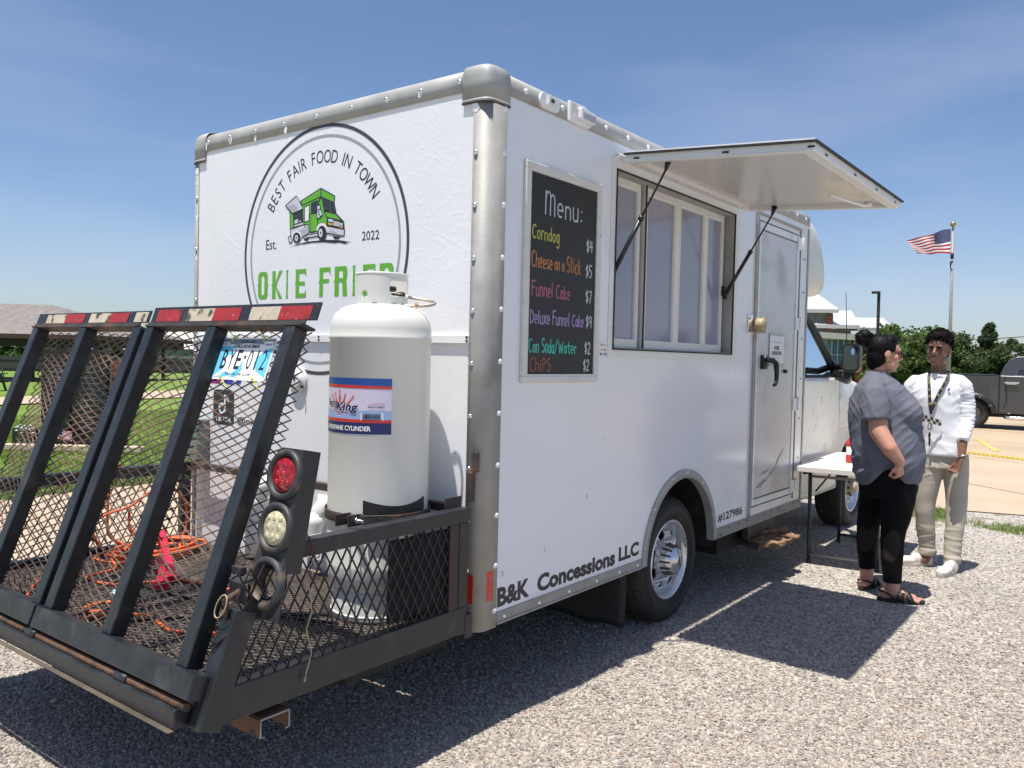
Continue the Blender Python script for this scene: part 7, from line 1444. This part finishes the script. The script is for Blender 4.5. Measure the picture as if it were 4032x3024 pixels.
# ------------------------------------------------------------ people
TMP = bpy.data.scenes.new('tmp')
class Body:
    """collects closed primitives in a person's own frame (r right in view, d away, z up); voxel remesh makes one continuous surface"""
    def __init__(s, c, yaw):
        s.c = Vector((c[0], c[1], 0)); s.F = Vector((math.cos(yaw), math.sin(yaw), 0)); s.R = Vector((math.sin(yaw), -math.cos(yaw), 0)); s.mb = MB()
    def w(s, p): return s.c+s.R*p[0]+s.F*p[1]+Vector((0, 0, p[2]))
    def cap(s, p0, p1, r0, r1=None, n=14):
        r1 = r0 if r1 is None else r1; a, b = s.w(p0), s.w(p1); s.mb.tube([a, b], [r0, r1], n); s.mb.sph(a, r0, n); s.mb.sph(b, r1, n); return s
    def chain(s, pts, rs, n=14):
        for i in range(len(pts)-1): s.cap(pts[i], pts[i+1], rs[i], rs[i+1], n)
        return s
    def tub(s, pts, rs, n=18): s.mb.tube([s.w(p) for p in pts], rs, n); return s
    def ell(s, c, r, yaw=0, pitch=0, n=18):
        m = MB().sph((0, 0, 0), 1, n); M_ = Matrix.Rotation(yaw, 3, 'Z')@Matrix.Rotation(pitch, 3, 'Y'); c = Vector(c)
        s.mb.add([s.w(c+M_@Vector((v[0]*r[0], v[1]*r[1], v[2]*r[2]))) for v in m.v], m.f); return s
    def loft(s, secs, n=28, pw=1.0):
        """secs: (r, d, z, half width, half depth)"""
        vs = []
        for (a, b, z, rx, ry) in secs:
            for k in range(n):
                t = 2*PI*k/n; cx, sx = math.cos(t), math.sin(t); vs.append(s.w((a+math.copysign(abs(cx)**pw, cx)*rx, b+math.copysign(abs(sx)**pw, sx)*ry, z)))
        m = len(secs); fs = [(i*n+k, i*n+(k+1) % n, (i+1)*n+(k+1) % n, (i+1)*n+k) for i in range(m-1) for k in range(n)]+[tuple(range(n))[::-1], tuple(range((m-1)*n, m*n))]
        s.mb.add(vs, fs); return s
    def make(s, name, m, parent, vox=.008, smooth=6, folds=None, fine=0.0):
        o = build(name, s.mb, m, None, fix=False); COL.objects.unlink(o); TMP.collection.objects.link(o); r = o.modifiers.new('r', 'REMESH'); r.mode = 'VOXEL'; r.voxel_size = vox; r.use_smooth_shade = True
        q = o.modifiers.new('q', 'SMOOTH'); q.iterations = smooth; q.factor = .6
        vl = TMP.view_layers[0]; vl.update(); me = bpy.data.meshes.new_from_object(o.evaluated_get(vl.depsgraph)); me.name = name
        mats = list(o.data.materials); o.modifiers.clear(); o.data = me; TMP.collection.objects.unlink(o); COL.objects.link(o); me.materials.clear()
        for x in mats: me.materials.append(x)
        if folds:
            nr = [v.normal.copy() for v in me.vertices]; out = []
            for v, n_ in zip(me.vertices, nr):
                l = v.co-s.c; a = folds(Vector((l.dot(s.R), l.dot(s.F), v.co.z))); q = v.co+n_*a; out += (q.x, q.y, q.z)
            me.vertices.foreach_set('co', out); me.update()
        me.polygons.foreach_set('use_smooth', [True]*len(me.polygons)); par(o, parent); return o
def ridge(p, sx, sy, sz, o): return (1-abs(noise.noise(Vector((p.x*sx, p.y*sy, p.z*sz+o))))*2.6)
MT['skin_m'] = mat('skin_m', (.20, .098, .060), .42, var=.10, vs=25, spec=.5); MT['skin_w'] = mat('skin_w', (.50, .26, .185), .45, var=.08, vs=22, col2=(.50, .20, .14), mixr=(.55, .8), ms=14)
for k in ('skin_m', 'skin_w'):
    b = MT[k].node_tree.nodes['Principled BSDF']; b.inputs['Subsurface Weight'].default_value = .12; b.inputs['Subsurface Radius'].default_value = (.02, .008, .004); b.inputs['Subsurface Scale'].default_value = .4
MT['hair_m'] = mat('hair_m', (.010, .007, .006), .9, spec=.15, var=.4, vs=60); MT['hair_w'] = mat('hair_w', (.005, .004, .005), .55, spec=.12, var=.3, vs=30, stretch=(1, 1, 4))
MT['shirt_white'] = mat('shirt_white', (.76, .76, .80), .8, var=.02, bump=.06, bs=300); MT['tee_grey'] = mat('tee_grey', (.115, .120, .155), .85, var=.05, vs=4, bump=.08, bs=300)
MT['khaki'] = mat('khaki', (.43, .39, .32), .85, var=.04, vs=5, bump=.08, bs=260); MT['legging'] = mat('legging', (.006, .006, .007), .9, spec=.15, var=.1); MT['legging_mesh'] = mat('legging_mesh', (.028, .021, .021), .9, spec=.15, var=.1)
MT['shoe_white'] = mat('shoe_white', (.66, .60, .53), .7, var=.06, vs=20); MT['sole'] = mat('sole', (.50, .45, .39), .7, var=.1); MT['sandal'] = mat('sandal', (.012, .011, .012), .6, var=.3)
MT['eye_dark'] = mat('eye_dark', (.015, .01, .01), .2); MT['lips_m'] = mat('lips_m', (.22, .085, .065), .4); MT['lips_w'] = mat('lips_w', (.42, .14, .12), .4)
MT['eye_white'] = mat('eye_white', (.5, .47, .44), .3, var=.02)

def head(B, c, face, sk, wide=1.0, tilt=0.0):
    """face: unit (r,d) direction the nose points to; returns local placer"""
    fx = Vector((face[0], face[1], 0)).normalized(); rx = Vector((-fx.y, fx.x, 0)); up = Vector((0, 0, 1)); 
    if tilt: up = (up+rx*tilt).normalized(); rx = fx.cross(up)*-1
    c = Vector(c)
    def P(x, y, z): return c+rx*x*wide+fx*y+up*z
    ya = math.atan2(fx.y, fx.x)-PI/2
    def E(p, r): B.ell(P(*p), (r[0]*wide, r[1], r[2]), ya)
    E((0, -.012, .030), (.076, .094, .094)); E((0, .020, -.038), (.062, .064, .080)); E((0, .048, -.092), (.030, .030, .024)); E((0, .040, .035), (.062, .050, .055))
    for s_ in (-1, 1):
        E((s_*.040, .050, -.022), (.026, .026, .026)); E((s_*.045, .020, -.068), (.024, .040, .032)); E((s_*.078, -.008, -.002), (.010, .022, .032)); E((s_*.013, .090, -.030), (.010, .011, .009)); E((s_*.030, .079, .026), (.022, .012, .009))
    B.chain([P(0, .080, .018), P(0, .094, -.006), P(0, .106, -.026)], [.009, .011, .013], 10)
    E((0, .083, -.056), (.024, .011, .007)); E((0, .081, -.070), (.020, .011, .009)); E((0, .083, -.034), (.020, .010, .010))
    return P, ya
def hand(B, wrist, d, palm_n, L_=.18, curl=.8, th=1):
    """d direction of the hand, palm_n palm normal (all in person frame)"""
    w_, d, n = Vector(wrist), Vector(d).normalized(), Vector(palm_n).normalized(); s_ = d.cross(n).normalized()
    k = L_/.18
    for i in (-1, 0, 1): B.cap(w_+s_*i*.014*k, w_+d*.085*k+s_*i*.024*k, .016*k, .014*k)
    for i, ln in enumerate((.072, .080, .074, .058)):
        b = w_+d*.088*k+s_*(i-1.5)*.0205*k; a1 = d*math.cos(curl*.7)+n*math.sin(curl*.7); a2 = d*math.cos(curl*1.7)+n*math.sin(curl*1.7); a3 = d*math.cos(curl*2.5)+n*math.sin(curl*2.5)
        B.chain([b, b+a1*ln*.45*k, b+a1*ln*.45*k+a2*ln*.32*k, b+a1*ln*.45*k+a2*ln*.32*k+a3*ln*.25*k], [.0095*k, .009*k, .0085*k, .0075*k], 10)
    t0 = w_+d*.025*k-s_*th*.018*k; a = (d*.75-s_*th*.55+n*.45).normalized(); B.chain([t0, t0+a*.042*k, t0+a*.042*k+(d*.8+n*.5).normalized()*.030*k, t0+a*.042*k+(d*.8+n*.6).normalized()*.052*k], [.014*k, .0115*k, .0105*k, .009*k], 10)

# ---- man: white long sleeved shirt, khaki trousers, lanyard
MCY = math.radians(9.41)
PM = thing('person', 'young man in white long sleeved shirt and khaki trousers wearing a black lanyard', 'person', (4.38, -.93, 0))
mk = lambda: Body((4.38, -.93), MCY)
B = mk()
hP, hya = head(B, (-.090, -.005, 1.640), (-.26, -.965), 'skin_m', .98, .07)
B.chain([(-.085, .012, 1.575), (-.082, .02, 1.50), (-.08, .02, 1.42)], [.052, .055, .075])
B.loft([(-.022, 0, .80, .11, .08), (-.03, 0, .95, .11, .08), (-.07, 0, 1.2, .12, .08), (-.09, .01, 1.40, .12, .07)])
# arm at the right of the picture hangs, relaxed fist
B.chain([(.075, .0, 1.37), (.114, .0, 1.13), (.096, -.105, .995), (.088, -.150, .865)], [.036, .034, .032, .0275])
hand(B, (.086, -.153, .855), (-.28, -.10, -1), (-.75, -.35, .0), .175, 1.0, -1)
B.chain([(-.25, .02, 1.37), (-.303, .045, 1.13), (-.27, .02, .92)], [.036, .034, .028]); hand(B, (-.268, .02, .91), (.1, -.1, -1), (.9, .1, 0), .175, .5, 1)
for (h, k, a) in (((-.09, .0, .88), (-.135, -.01, .46), (-.113, .02, .10)), ((.045, .0, .88), (.066, -.04, .46), (.055, -.085, .09))): B.chain([h, k, a], [.075, .050, .038])
B.chain([(-.113, .02, .10), (-.13, .0, .05)], [.036, .036]); B.chain([(.055, -.085, .09), (.05, -.11, .05)], [.036, .036])
body_m = B.make('body', 'skin_m', PM, .0052, 4)
# trousers
T = mk()
T.loft([(-.022, .0, .955, .118, .085), (-.020, .0, .90, .122, .092), (-.022, .0, .84, .136, .104), (-.035, .0, .76, .150, .115)])
T.tub([(-.100, .0, .86), (-.118, -.005, .70), (-.137, -.012, .52), (-.141, -.010, .42), (-.130, .005, .28), (-.115, .02, .15), (-.113, .022, .095)], [.088, .087, .074, .069, .062, .055, .056])
T.tub([(.045, .0, .86), (.060, -.010, .70), (.068, -.030, .52), (.067, -.042, .42), (.060, -.062, .28), (.055, -.08, .14), (.055, -.088, .075)], [.088, .086, .073, .069, .062, .056, .056])
T.tub([(-.113, .022, .132), (-.113, .022, .092)], [.061, .060]); T.tub([(.055, -.086, .115), (.055, -.088, .072)], [.061, .060])
def f_t(p):
    a = 0
    low = max(0, min(1, (.42-p.z)/.2)); a += .006*low*max(0, ridge(p, 5, 5, 22, 1))*.8; hi = max(0, min(1, (p.z-.60)/.2)); a += .005*hi*max(0, ridge(p, 9, 4, 14, 7)); a += .004*noise.noise(p*9); return a
T.make('trousers', 'khaki', PM, .0062, 3, f_t)
# shirt
S = mk()
S.loft([(-.020, .0, .858, .136, .122), (-.022, .0, .90, .136, .120), (-.040, .0, 1.02, .134, .112), (-.070, .0, 1.16, .150, .113), (-.088, .0, 1.28, .165, .115), (-.092, .005, 1.36, .170, .105), (-.090, .01, 1.400, .150, .085), (-.087, .012, 1.425, .105, .072), (-.085, .014, 1.444, .082, .066)], pw=.85)
S.chain([(-.15, .01, 1.405), (.06, .01, 1.400)], [.055, .055]); S.cap((-.087, .012, 1.43), (.06, .01, 1.40), .055, .052); S.cap((-.087, .012, 1.43), (-.24, .01, 1.39), .055, .052)
S.tub([(.060, .005, 1.405), (.092, .005, 1.36), (.112, .010, 1.25), (.119, .0, 1.14), (.115, -.020, 1.10), (.101, -.095, 1.02), (.095, -.118, .985)], [.054, .055, .053, .050, .048, .041, .037]); S.cap((.06, .005, 1.395), (.09, .005, 1.37), .055, .056); S.tub([(.098, -.105, 1.008), (.094, -.122, .978)], [.0405, .0385])
S.tub([(-.235, .01, 1.40), (-.272, .02, 1.33), (-.305, .045, 1.14), (-.285, .03, 1.0)], [.055, .057, .052, .038]); S.cap((-.235, .01, 1.395), (-.262, .015, 1.365), .055, .056)
S.tub([(-.085, .008, 1.430), (-.084, .012, 1.452)], [.076, .070])
def f_s(p):
    arm = p.x > .062 and p.z < 1.36; a = 0
    if arm: a = .0058*max(0, ridge(p, 8, 6, 26+10*math.sin(p.z*9), 3))+.003*noise.noise(p*20)
    else:
        a = .0040*max(0, ridge(Vector((p.x+p.z*.35, p.y, p.z)), 9, 5, 6, 2))+.005*noise.noise(Vector((p.x*5, p.y*5, p.z*3))); a += .005*max(0, ridge(p, 5, 3, 16, 6))*max(0, min(1, (1.02-p.z)/.12)); a += .006*max(0, ridge(Vector((p.x-p.z, p.y, p.z)), 14, 4, 9, 5))*max(0, 1-abs(p.z-1.30)/.14)*max(0, min(1, abs(p.x+.085)*9-.3))
    return a
S.make('shirt', 'shirt_white', PM, .0062, 3, f_s)
# head details
def loc(B_, mb, p): return B_.w(p)
D = mk(); mb = MB()
for s_ in (-1, 1): mb.sph(D.w(hP(s_*.030, .0815, .007)), (.0135, .0135, .0075), 12)
build('eye', mb, 'eye_dark', PM)
mb = MB()
for s_ in (-1, 1): mb.tube([D.w(hP(s_*.012, .094, .019)), D.w(hP(s_*.030, .094, .026)), D.w(hP(s_*.050, .078, .021))], [.0045, .0050, .003], 8)
build('eyebrow', mb, 'hair_m', PM)
mb = MB(); mb.tube([D.w(hP(-.023, .083, -.062)), D.w(hP(-.008, .094, -.060)), D.w(hP(.008, .094, -.060)), D.w(hP(.023, .083, -.062))], [.002, .005, .005, .002], 8); mb.tube([D.w(hP(-.018, .086, -.069)), D.w(hP(0, .093, -.071)), D.w(hP(.018, .086, -.069))], [.003, .0055, .003], 8); build('lips', mb, 'lips_m', PM)
build('teeth', MB().tube([D.w(hP(-.014, .0925, -.0645)), D.w(hP(0, .0972, -.0645)), D.w(hP(.014, .0925, -.0645))], .0022, 6), 'eye_white', PM)
# curly hair: cap plus many small curls
H_ = mk(); H_.ell(hP(0, -.018, .062), (.078, .092, .075), hya); H_.ell(hP(0, -.05, .01), (.074, .062, .075), hya); H_.ell(hP(0, .035, .105), (.066, .052, .036), hya)
hair = H_.make('hair', 'hair_m', PM, .007, 2, lambda p: .010*noise.noise(p*45)+.006*noise.noise(p*90))
mb = MB(); rh = random.Random(77)
for k in range(620):
    th = rh.uniform(0, 6.283); ph = rh.random()**.8*1.75; v = Vector((math.sin(ph)*math.cos(th), math.sin(ph)*math.sin(th), math.cos(ph)))
    p = Vector((v.x*.090, -.012+v.y*.105, .058+v.z*.100))
    if p.y > .045 and p.z < .075: continue
    if p.z < -.0 and p.y > -.02: continue
    R__ = rh.uniform(.006, .011); a = Vector((rh.gauss(0, 1), rh.gauss(0, 1), rh.gauss(0, 1))).normalized(); b = a.orthogonal().normalized(); t0 = rh.uniform(0, 6)
    q = Vector(hP(*p)); mb.tube([D.w(q+(a*math.cos(t0+t)+b*math.sin(t0+t))*R__+a.cross(b)*t*.0016) for t in [x*.85 for x in range(7)]], .0023, 4, cap=False)
build('hair_curl', mb, 'hair_m', hair, fix=False)
# lanyard, cards and keys
cn = lambda r, d, z: D.w((r, d, z)); lw = MB()
def strap(mb, pts, w_, th=.0012, up=None):
    for i in range(len(pts)-1):
        a, b = Vector(pts[i]), Vector(pts[i+1]); mb.bar(a, b+(b-a)*.04, w_, th, D.F)
lp1 = cat([(-.140, .0, 1.478), (-.147, -.075, 1.435), (-.140, -.117, 1.36), (-.135, -.124, 1.28), (-.124, -.127, 1.19)], 5); lp2 = cat([(-.020, .0, 1.485), (-.020, -.070, 1.445), (-.050, -.115, 1.37), (-.085, -.124, 1.29), (-.118, -.128, 1.19)], 5)
strap(lw, [D.w(p) for p in lp1], .021); strap(lw, [D.w(p) for p in lp2], .021); strap(lw, [D.w(p) for p in ((-.121, -.130, 1.195), (-.121, -.131, 1.165))], .018, .004)
lany = build('lanyard', lw, 'sandal', PM); mb = MB()
for L__ in (lp1, lp2):
    for i in range(5, len(L__)-1, 3): p = D.w(L__[i])-D.F*.0022; mb.bar(p-Vector((0, 0, .009)), p+Vector((0, 0, .009)), .012, .001, D.F)
build('gold_print', mb, 'gold_stripe', lany)
mb = MB(); mb.grid(lambda u, v: tuple(D.w((-.20+.15*u, -.134-.022*math.sin(u*PI), 1.140+.014*math.sin(u*5)-.046*v))), 14, 4); build('checked_wristlet', mb, 'eye_white', lany, fix=False); mb = MB()
for i in range(8):
    for j in range(2):
        if (i+j) % 2: continue
        mb.grid(lambda u, v: tuple(D.w((-.20+.15*((i+u)/8), -.1355-.022*math.sin(((i+u)/8)*PI), 1.140+.014*math.sin(((i+u)/8)*5)-.046*((j+v)/2)))), 2, 1)
build('check', mb, 'worn_steel', lany, fix=False)
build('carabiner', MB().tube([D.w((-.128+.010*math.cos(t), -.134, 1.072+.026*math.sin(t))) for t in [2*PI*i/20 for i in range(20)]], .003, 6, closed=True), 'black_plastic', lany)
build('keys', MB().sph(D.w((-.126, -.138, 1.008)), (.014, .010, .024), 12).bar(D.w((-.128, -.134, .985)), D.w((-.122, -.132, .925)), .010, .002, D.F).bar(D.w((-.120, -.134, .985)), D.w((-.130, -.132, .94)), .009, .002, D.F), 'black_plastic', lany)
build('bracelet', MB().tube([D.w((.0885+.034*math.cos(t), -.149+.031*math.sin(t), .872+.012*math.cos(t))) for t in [2*PI*i/24 for i in range(24)]], .0035, 6, closed=True), 'bright_metal', PM)
build('shirt_emblem', MB().sph(D.w((-.012, -.108, 1.345)), (.004, .007, .009), 8).sph(D.w((-.008, -.108, 1.358)), (.004, .006, .006), 8), 'navy', PM)
def shoe(Bf, heel, toe, name, parent, lace=True):
    h, t = Vector(heel), Vector(toe); d = (t-h).normalized(); L_ = .285; ya = math.atan2(d.y, d.x)-PI/2; q = Vector((-d.y, d.x, 0)); b = Bf()
    def pp(a, s_, z): return h+d*a+q*s_+Vector((0, 0, z))
    b.ell(pp(.045, 0, .045), (.036, .045, .042), ya); b.ell(pp(.11, 0, .050), (.038, .070, .046), ya); b.ell(pp(.19, 0, .038), (.046, .075, .034), ya); b.ell(pp(.235, 0, .032), (.042, .045, .026), ya); b.cap(pp(.055, 0, .05), pp(.06, 0, .10), .040, .036)
    o = b.make(name, 'shoe_white', parent, .006, 3); s = MB()
    prof = [(-.0, .030), (.0, -.030)]; poly = []
    for k in range(24):
        u = 2*PI*k/24; a = .142+.145*math.cos(u); wv = .036+.011*(a > .12)*math.sin(min(1, (a-.12)/.1)*PI/2); poly.append((a, math.sin(u)*wv))
    s.prism(poly, lambda a, b_, z: tuple(Bf().w(pp(a, b_, z))), .0, .026); build('sole', s, 'sole', o, bevel=.006)
    l = MB()
    for k in range(4): a = .105+k*.022; z = .092-k*.010; l.tube([Bf().w(pp(a, -.022, z-.008)), Bf().w(pp(a+.006, 0, z)), Bf().w(pp(a+.012, .022, z-.008))], .003, 5)
    l.tube([Bf().w(pp(.10, .01, .09)), Bf().w(pp(.11, .045, .07)), Bf().w(pp(.13, .052, .03))], .0026, 5).tube([Bf().w(pp(.10, -.01, .09)), Bf().w(pp(.13, -.03, .085)), Bf().w(pp(.12, -.046, .05))], .0026, 5); build('lace', l, 'eye_white', o); return o
shoe(mk, (-.072, .045, 0), (-.29, -.050, 0), 'shoe', PM); shoe(mk, (.080, -.060, 0), (-.025, -.32, 0), 'shoe', PM)

# ---- woman: grey t-shirt, black leggings, hair bun, back three quarters to the viewer
WCY = math.radians(12.38)
PW = thing('person', 'woman in grey t-shirt and black leggings with dark hair bun and sunglasses', 'person', (3.28, -.80, 0))
mw = lambda: Body((3.28, -.80), WCY)
B = mw()
wP, wya = head(B, (-.080, .0, 1.585), (.93, .36), 'skin_w', .98)
B.chain([(-.095, .0, 1.54), (-.115, .0, 1.46), (-.125, .0, 1.40)], [.056, .060, .075])
B.ell((-.045, .0, 1.515), (.045, .05, .035))
B.loft([(-.06, 0, .80, .14, .17), (-.06, 0, 1.0, .15, .16), (-.09, 0, 1.25, .14, .15), (-.115, .0, 1.40, .09, .12)])
B.chain([(-.125, -.175, 1.34), (-.095, -.262, 1.10), (-.03, -.300, 1.0), (.030, -.268, .915)], [.062, .058, .049, .034]); hand(B, (.026, -.266, .915), (.10, .18, -.98), (-.75, .55, .2), .165, 1.0, 1)
B.chain([(-.125, .175, 1.34), (-.09, .22, 1.08), (.02, .20, .92)], [.062, .050, .033]); hand(B, (.02, .20, .92), (.4, -.2, -.9), (0, -1, .2), .165, .7, -1)
B.chain([(-.07, .08, .80), (-.142, .075, .46), (-.147, .105, .27), (-.143, .115, .15), (-.144, .115, .07)], [.085, .058, .050, .045, .042]); B.chain([(.015, -.09, .80), (.010, -.10, .46), (.008, -.118, .27), (.013, -.125, .13), (.013, -.125, .07)], [.085, .060, .052, .048, .044])
for hx, tx in (((-.160, .085, .038), (-.075, .305, .030)), ((-.028, -.128, .040), (.195, -.090, .030))):
    h, t = Vector(hx), Vector(tx); d = (t-h).normalized(); q = Vector((-d.y, d.x, 0)); B.chain([h+Vector((0, 0, .01)), h+d*.10+Vector((0, 0, .012)), h+d*.17], [.034, .034, .026]); B.cap(h+d*.02+Vector((0, 0, .02)), h+d*.05+Vector((0, 0, .05)), .036, .036)
    for i in range(5): k_ = (i-2); B.chain([h+d*.16+q*k_*.015*-1+Vector((0, 0, -.004)), h+d*(.225-.010*abs(i-0)*.8)+q*k_*.0175*-1+Vector((0, 0, -.012))], [.014, .0105 if i else .0135], 10)
B.make('body', 'skin_w', PW, .0052, 4, lambda p: .0025*noise.noise(p*14))
# leggings
T = mw()
T.loft([(-.05, .0, .92, .17, .19), (-.035, .0, .80, .185, .20), (-.030, .0, .72, .180, .195), (-.035, .0, .66, .170, .18)])
T.tub([(-.075, .085, .76), (-.105, .082, .64), (-.128, .075, .54), (-.142, .075, .46), (-.150, .092, .37), (-.147, .105, .27), (-.144, .112, .19), (-.143, .115, .145)], [.115, .102, .086, .074, .068, .062, .053, .050])
T.tub([(.020, -.085, .76), (.028, -.09, .64), (.018, -.095, .54), (.010, -.10, .46), (.006, -.108, .37), (.008, -.118, .27), (.013, -.122, .18), (.013, -.125, .125)], [.118, .106, .092, .078, .071, .066, .058, .056])
T.ell((-.115, .03, .74), (.10, .16, .11))
lg = T.make('leggings', 'legging', PW, .0068, 3, lambda p: .003*noise.noise(p*9)); lg.data.materials.append(MT['legging_mesh'])
for f in lg.data.polygons:                      # sheer calf insets knitted into the leggings
    l = f.center-T.c; r, d, z = l.dot(T.R), l.dot(T.F), f.center.z
    for c0, dd in ((-.150, .10), (.004, -.11)):
        if abs(d-dd) < .09 and d-dd < .03 and .27 < z < .47 and abs(r-c0+.10*(.37-z)) < .052*math.sqrt(max(0, 1-((z-.37)/.10)**2)): f.material_index = 1
# t-shirt
S = mw()
S.loft([(-.030, .0, .738, .170, .205), (-.028, .0, .79, .190, .222), (-.032, .0, .88, .208, .235), (-.045, .0, .98, .222, .235), (-.062, .0, 1.10, .222, .215), (-.068, .0, 1.20, .222, .200), (-.078, .0, 1.29, .200, .195), (-.095, .0, 1.36, .160, .185), (-.112, .0, 1.41, .115, .155), (-.120, .0, 1.445, .082, .105), (-.122, .0, 1.468, .070, .075)], pw=.92)
S.ell((.045, -.085, 1.205), (.115, .105, .105)); S.ell((.045, .085, 1.205), (.115, .105, .105)); S.ell((.030, .0, .965), (.150, .18, .15)); S.ell((-.165, .0, 1.26), (.105, .17, .16)); S.ell((-.16, .0, 1.0), (.085, .19, .12))
for sg in (-1, 1): S.cap((-.115, sg*.06, 1.415), (-.130, sg*.165, 1.365), .052, .068); S.tub([(-.133, sg*.15, 1.375), (-.130, sg*.19, 1.33), (-.122, sg*.222, 1.25), (-.113, sg*.240, 1.165)], [.066, .078, .083, .086])
S.tub([(-.122, .0, 1.455), (-.122, .0, 1.478)], [.074, .070])
def f_w(p):
    a = .010*noise.noise(Vector((p.x*4, p.y*4, p.z*3)))+.0012*max(0, ridge(p, 22, 12, 30, 15)-.3)
    fr = max(0, min(1, (p.x+.02)*6)); a += .011*max(0, ridge(Vector((p.x, p.y, p.z-p.x*.9)), 3.5, 3.5, 15, 2)-.25)*(.35+.65*fr)
    lowb = max(0, min(1, (1.05-p.z)/.15))*max(0, min(1, (-.02-p.x)*5)); a += .016*max(0, ridge(Vector((p.x+p.z*.4, p.y, p.z)), 9, 5, 12, 9)-.2)*lowb
    ht_ = max(0, 1-abs(p.z-.82)/.12); a += .010*ht_*max(0, ridge(Vector((p.x-p.z*.8, p.y, p.z)), 18, 6, 6, 4))
    a += .008*max(0, ridge(Vector((p.x+.5*p.z, p.y, p.z)), 16, 5, 7, 12)-.2)*max(0, 1-abs(p.z-1.26)/.16)*max(0, min(1, .4-p.x*4)); return a
tee = S.make('t_shirt', 'tee_grey', PW, .0072, 2, f_w)
# hem is pulled up where the hand tucks in: lift the low middle of the near side
me = tee.data
for v in me.vertices:
    l = v.co-S.c; r, d = l.dot(S.R), l.dot(S.F)
    if v.co.z < .90: k = math.exp(-((r+.03)/.085)**2)*(1 if d < 0 else .35); v.co.z += (.90-v.co.z)*.74*k
# hair, bun, glasses, earring
H_ = mw(); H_.ell(wP(0, -.020, .042), (.083, .098, .090), wya); H_.ell(wP(0, -.052, -.020), (.074, .066, .078), wya); H_.ell(wP(0, -.075, -.055), (.050, .038, .050), wya); H_.ell(wP(0, .020, .088), (.066, .062, .044), wya)
hw = H_.make('hair', 'hair_w', PW, .006, 3, lambda p: .0035*math.sin((p.z*1.3-p.x)*210+noise.noise(p*20)*4)*.35)
H_ = mw(); H_.ell((-.207, .0, 1.693), (.060, .060, .055)); H_.ell((-.170, .0, 1.655), (.044, .047, .036)); bun = H_.make('hair_bun', 'hair_w', PW, .006, 2, lambda p: .003*math.sin((p.z+p.x*.6)*110+noise.noise(p*25)*3))
D2 = mw(); mb = MB(); rw = random.Random(4)
for k in range(40):
    t = rw.uniform(0, 6.28); c = Vector((-.203, 0, 1.693)); u = Vector((math.cos(t), rw.uniform(-.6, .6), math.sin(t))); l_ = rw.uniform(.01, .045); mb.tube([D2.w(c+u*.044), D2.w(c+u*(.046+l_*.5)+Vector((.006, 0, .004))), D2.w(c+u*(.046+l_*.8)+Vector((rw.uniform(-.01, .025), 0, rw.uniform(-.01, .01))))], .0009, 3, cap=False)
build('loose_hair', mb, 'hair_w', bun, fix=False)
g_ = build('sunglasses', MB().tube([D2.w(wP(.078, .0, .012)), D2.w(wP(.070, .065, .012)), D2.w(wP(.055, .090, .008))], .0028, 6).tube([D2.w(wP(-.078, .0, .012)), D2.w(wP(-.070, .065, .012)), D2.w(wP(-.055, .090, .008))], .0028, 6).tube([D2.w(wP(-.012, .103, .012)), D2.w(wP(.012, .103, .012))], .003, 6), 'black_plastic', PW)
mb = MB()
for s_ in (-1, 1): mb.prism([(s_*.036+.026*math.cos(t), .004+.023*math.sin(t)) for t in [2*PI*i/16 for i in range(16)]], lambda a, b, d: tuple(D2.w(wP(a, .101-abs(a)*.18+d, b))), -.003, .004)
build('lens', mb, 'dark_glass', g_)
ear = wP(-.083, -.01, -.04)
build('earring', MB().tube([D2.w(Vector(wP(-.084, -.004, -.050))+Vector((.013*math.cos(t), 0, .014*math.sin(t)))) for t in [2*PI*i/20 for i in range(20)]], .0016, 6, closed=True), 'gold_stripe', PW)
build('lips', MB().sph(D2.w(wP(0, .093, -.060)), (.008, .010, .005), 10).sph(D2.w(wP(0, .090, -.070)), (.008, .010, .005), 10), 'lips_w', PW)
build('necklace', MB().tube([D2.w((-.118+.079*math.cos(t), .0+.080*math.sin(t), 1.462-.028*math.cos(t)*-1)) for t in [2*PI*i/30 for i in range(30)]], .002, 5, closed=True), 'sandal', PW)
# sheer calf panels of the leggings: patches following the leg just proud of the cloth
# sandals
def sandal(hx, tx):
    h, t = Vector(hx), Vector(tx); h.z = t.z = 0; d = (t-h).normalized(); q = Vector((-d.y, d.x, 0)); h = h-d*.038
    def pp(a, s_, z): return h+d*a+q*s_+Vector((0, 0, z))
    poly = []
    for k in range(28): u = 2*PI*k/28; a = .135+.142*math.cos(u); poly.append((a, math.sin(u)*(.037+.012*max(0, min(1, (a-.10)/.10)))))
    o = build('sandal', MB().prism(poly, lambda a, b, z: tuple(D2.w(pp(a, b, z))), .0, .024), 'sandal', PW, bevel=.006)
    for a0, a1, w_ in ((.118, .170, .040), (.190, .142, .038)):
        mb = MB(); n = 12; vs = []
        for i in range(n+1):
            u = i/n; an = PI*u; a = a0+(a1-a0)*u; c = pp(a, -.050*math.cos(an), .018+.062*math.sin(an)**.8*(1-.18*(a > .17)))
            vs += [D2.w(c-d*w_/2), D2.w(c+d*w_/2+Vector((0, 0, -.006)))]
        mb.add(vs, [(2*i, 2*i+1, 2*i+3, 2*i+2) for i in range(n)], True); s2 = build('strap', mb, 'sandal', o, fix=False); m_ = s2.modifiers.new('s', 'SOLIDIFY'); m_.thickness = .008
    mb = MB()
    build('strap', MB().tube([D2.w(pp(.10, -.046, .02)), D2.w(pp(.055, -.046, .060)), D2.w(pp(.0, -.02, .075)), D2.w(pp(.0, .02, .075)), D2.w(pp(.055, .046, .060)), D2.w(pp(.10, .046, .02))], .006, 6), 'sandal', o)
    mb = MB()
sandal((-.160, .085, 0), (-.075, .305, 0)); sandal((-.028, -.128, 0), (.195, -.090, 0))

bpy.data.scenes.remove(TMP)
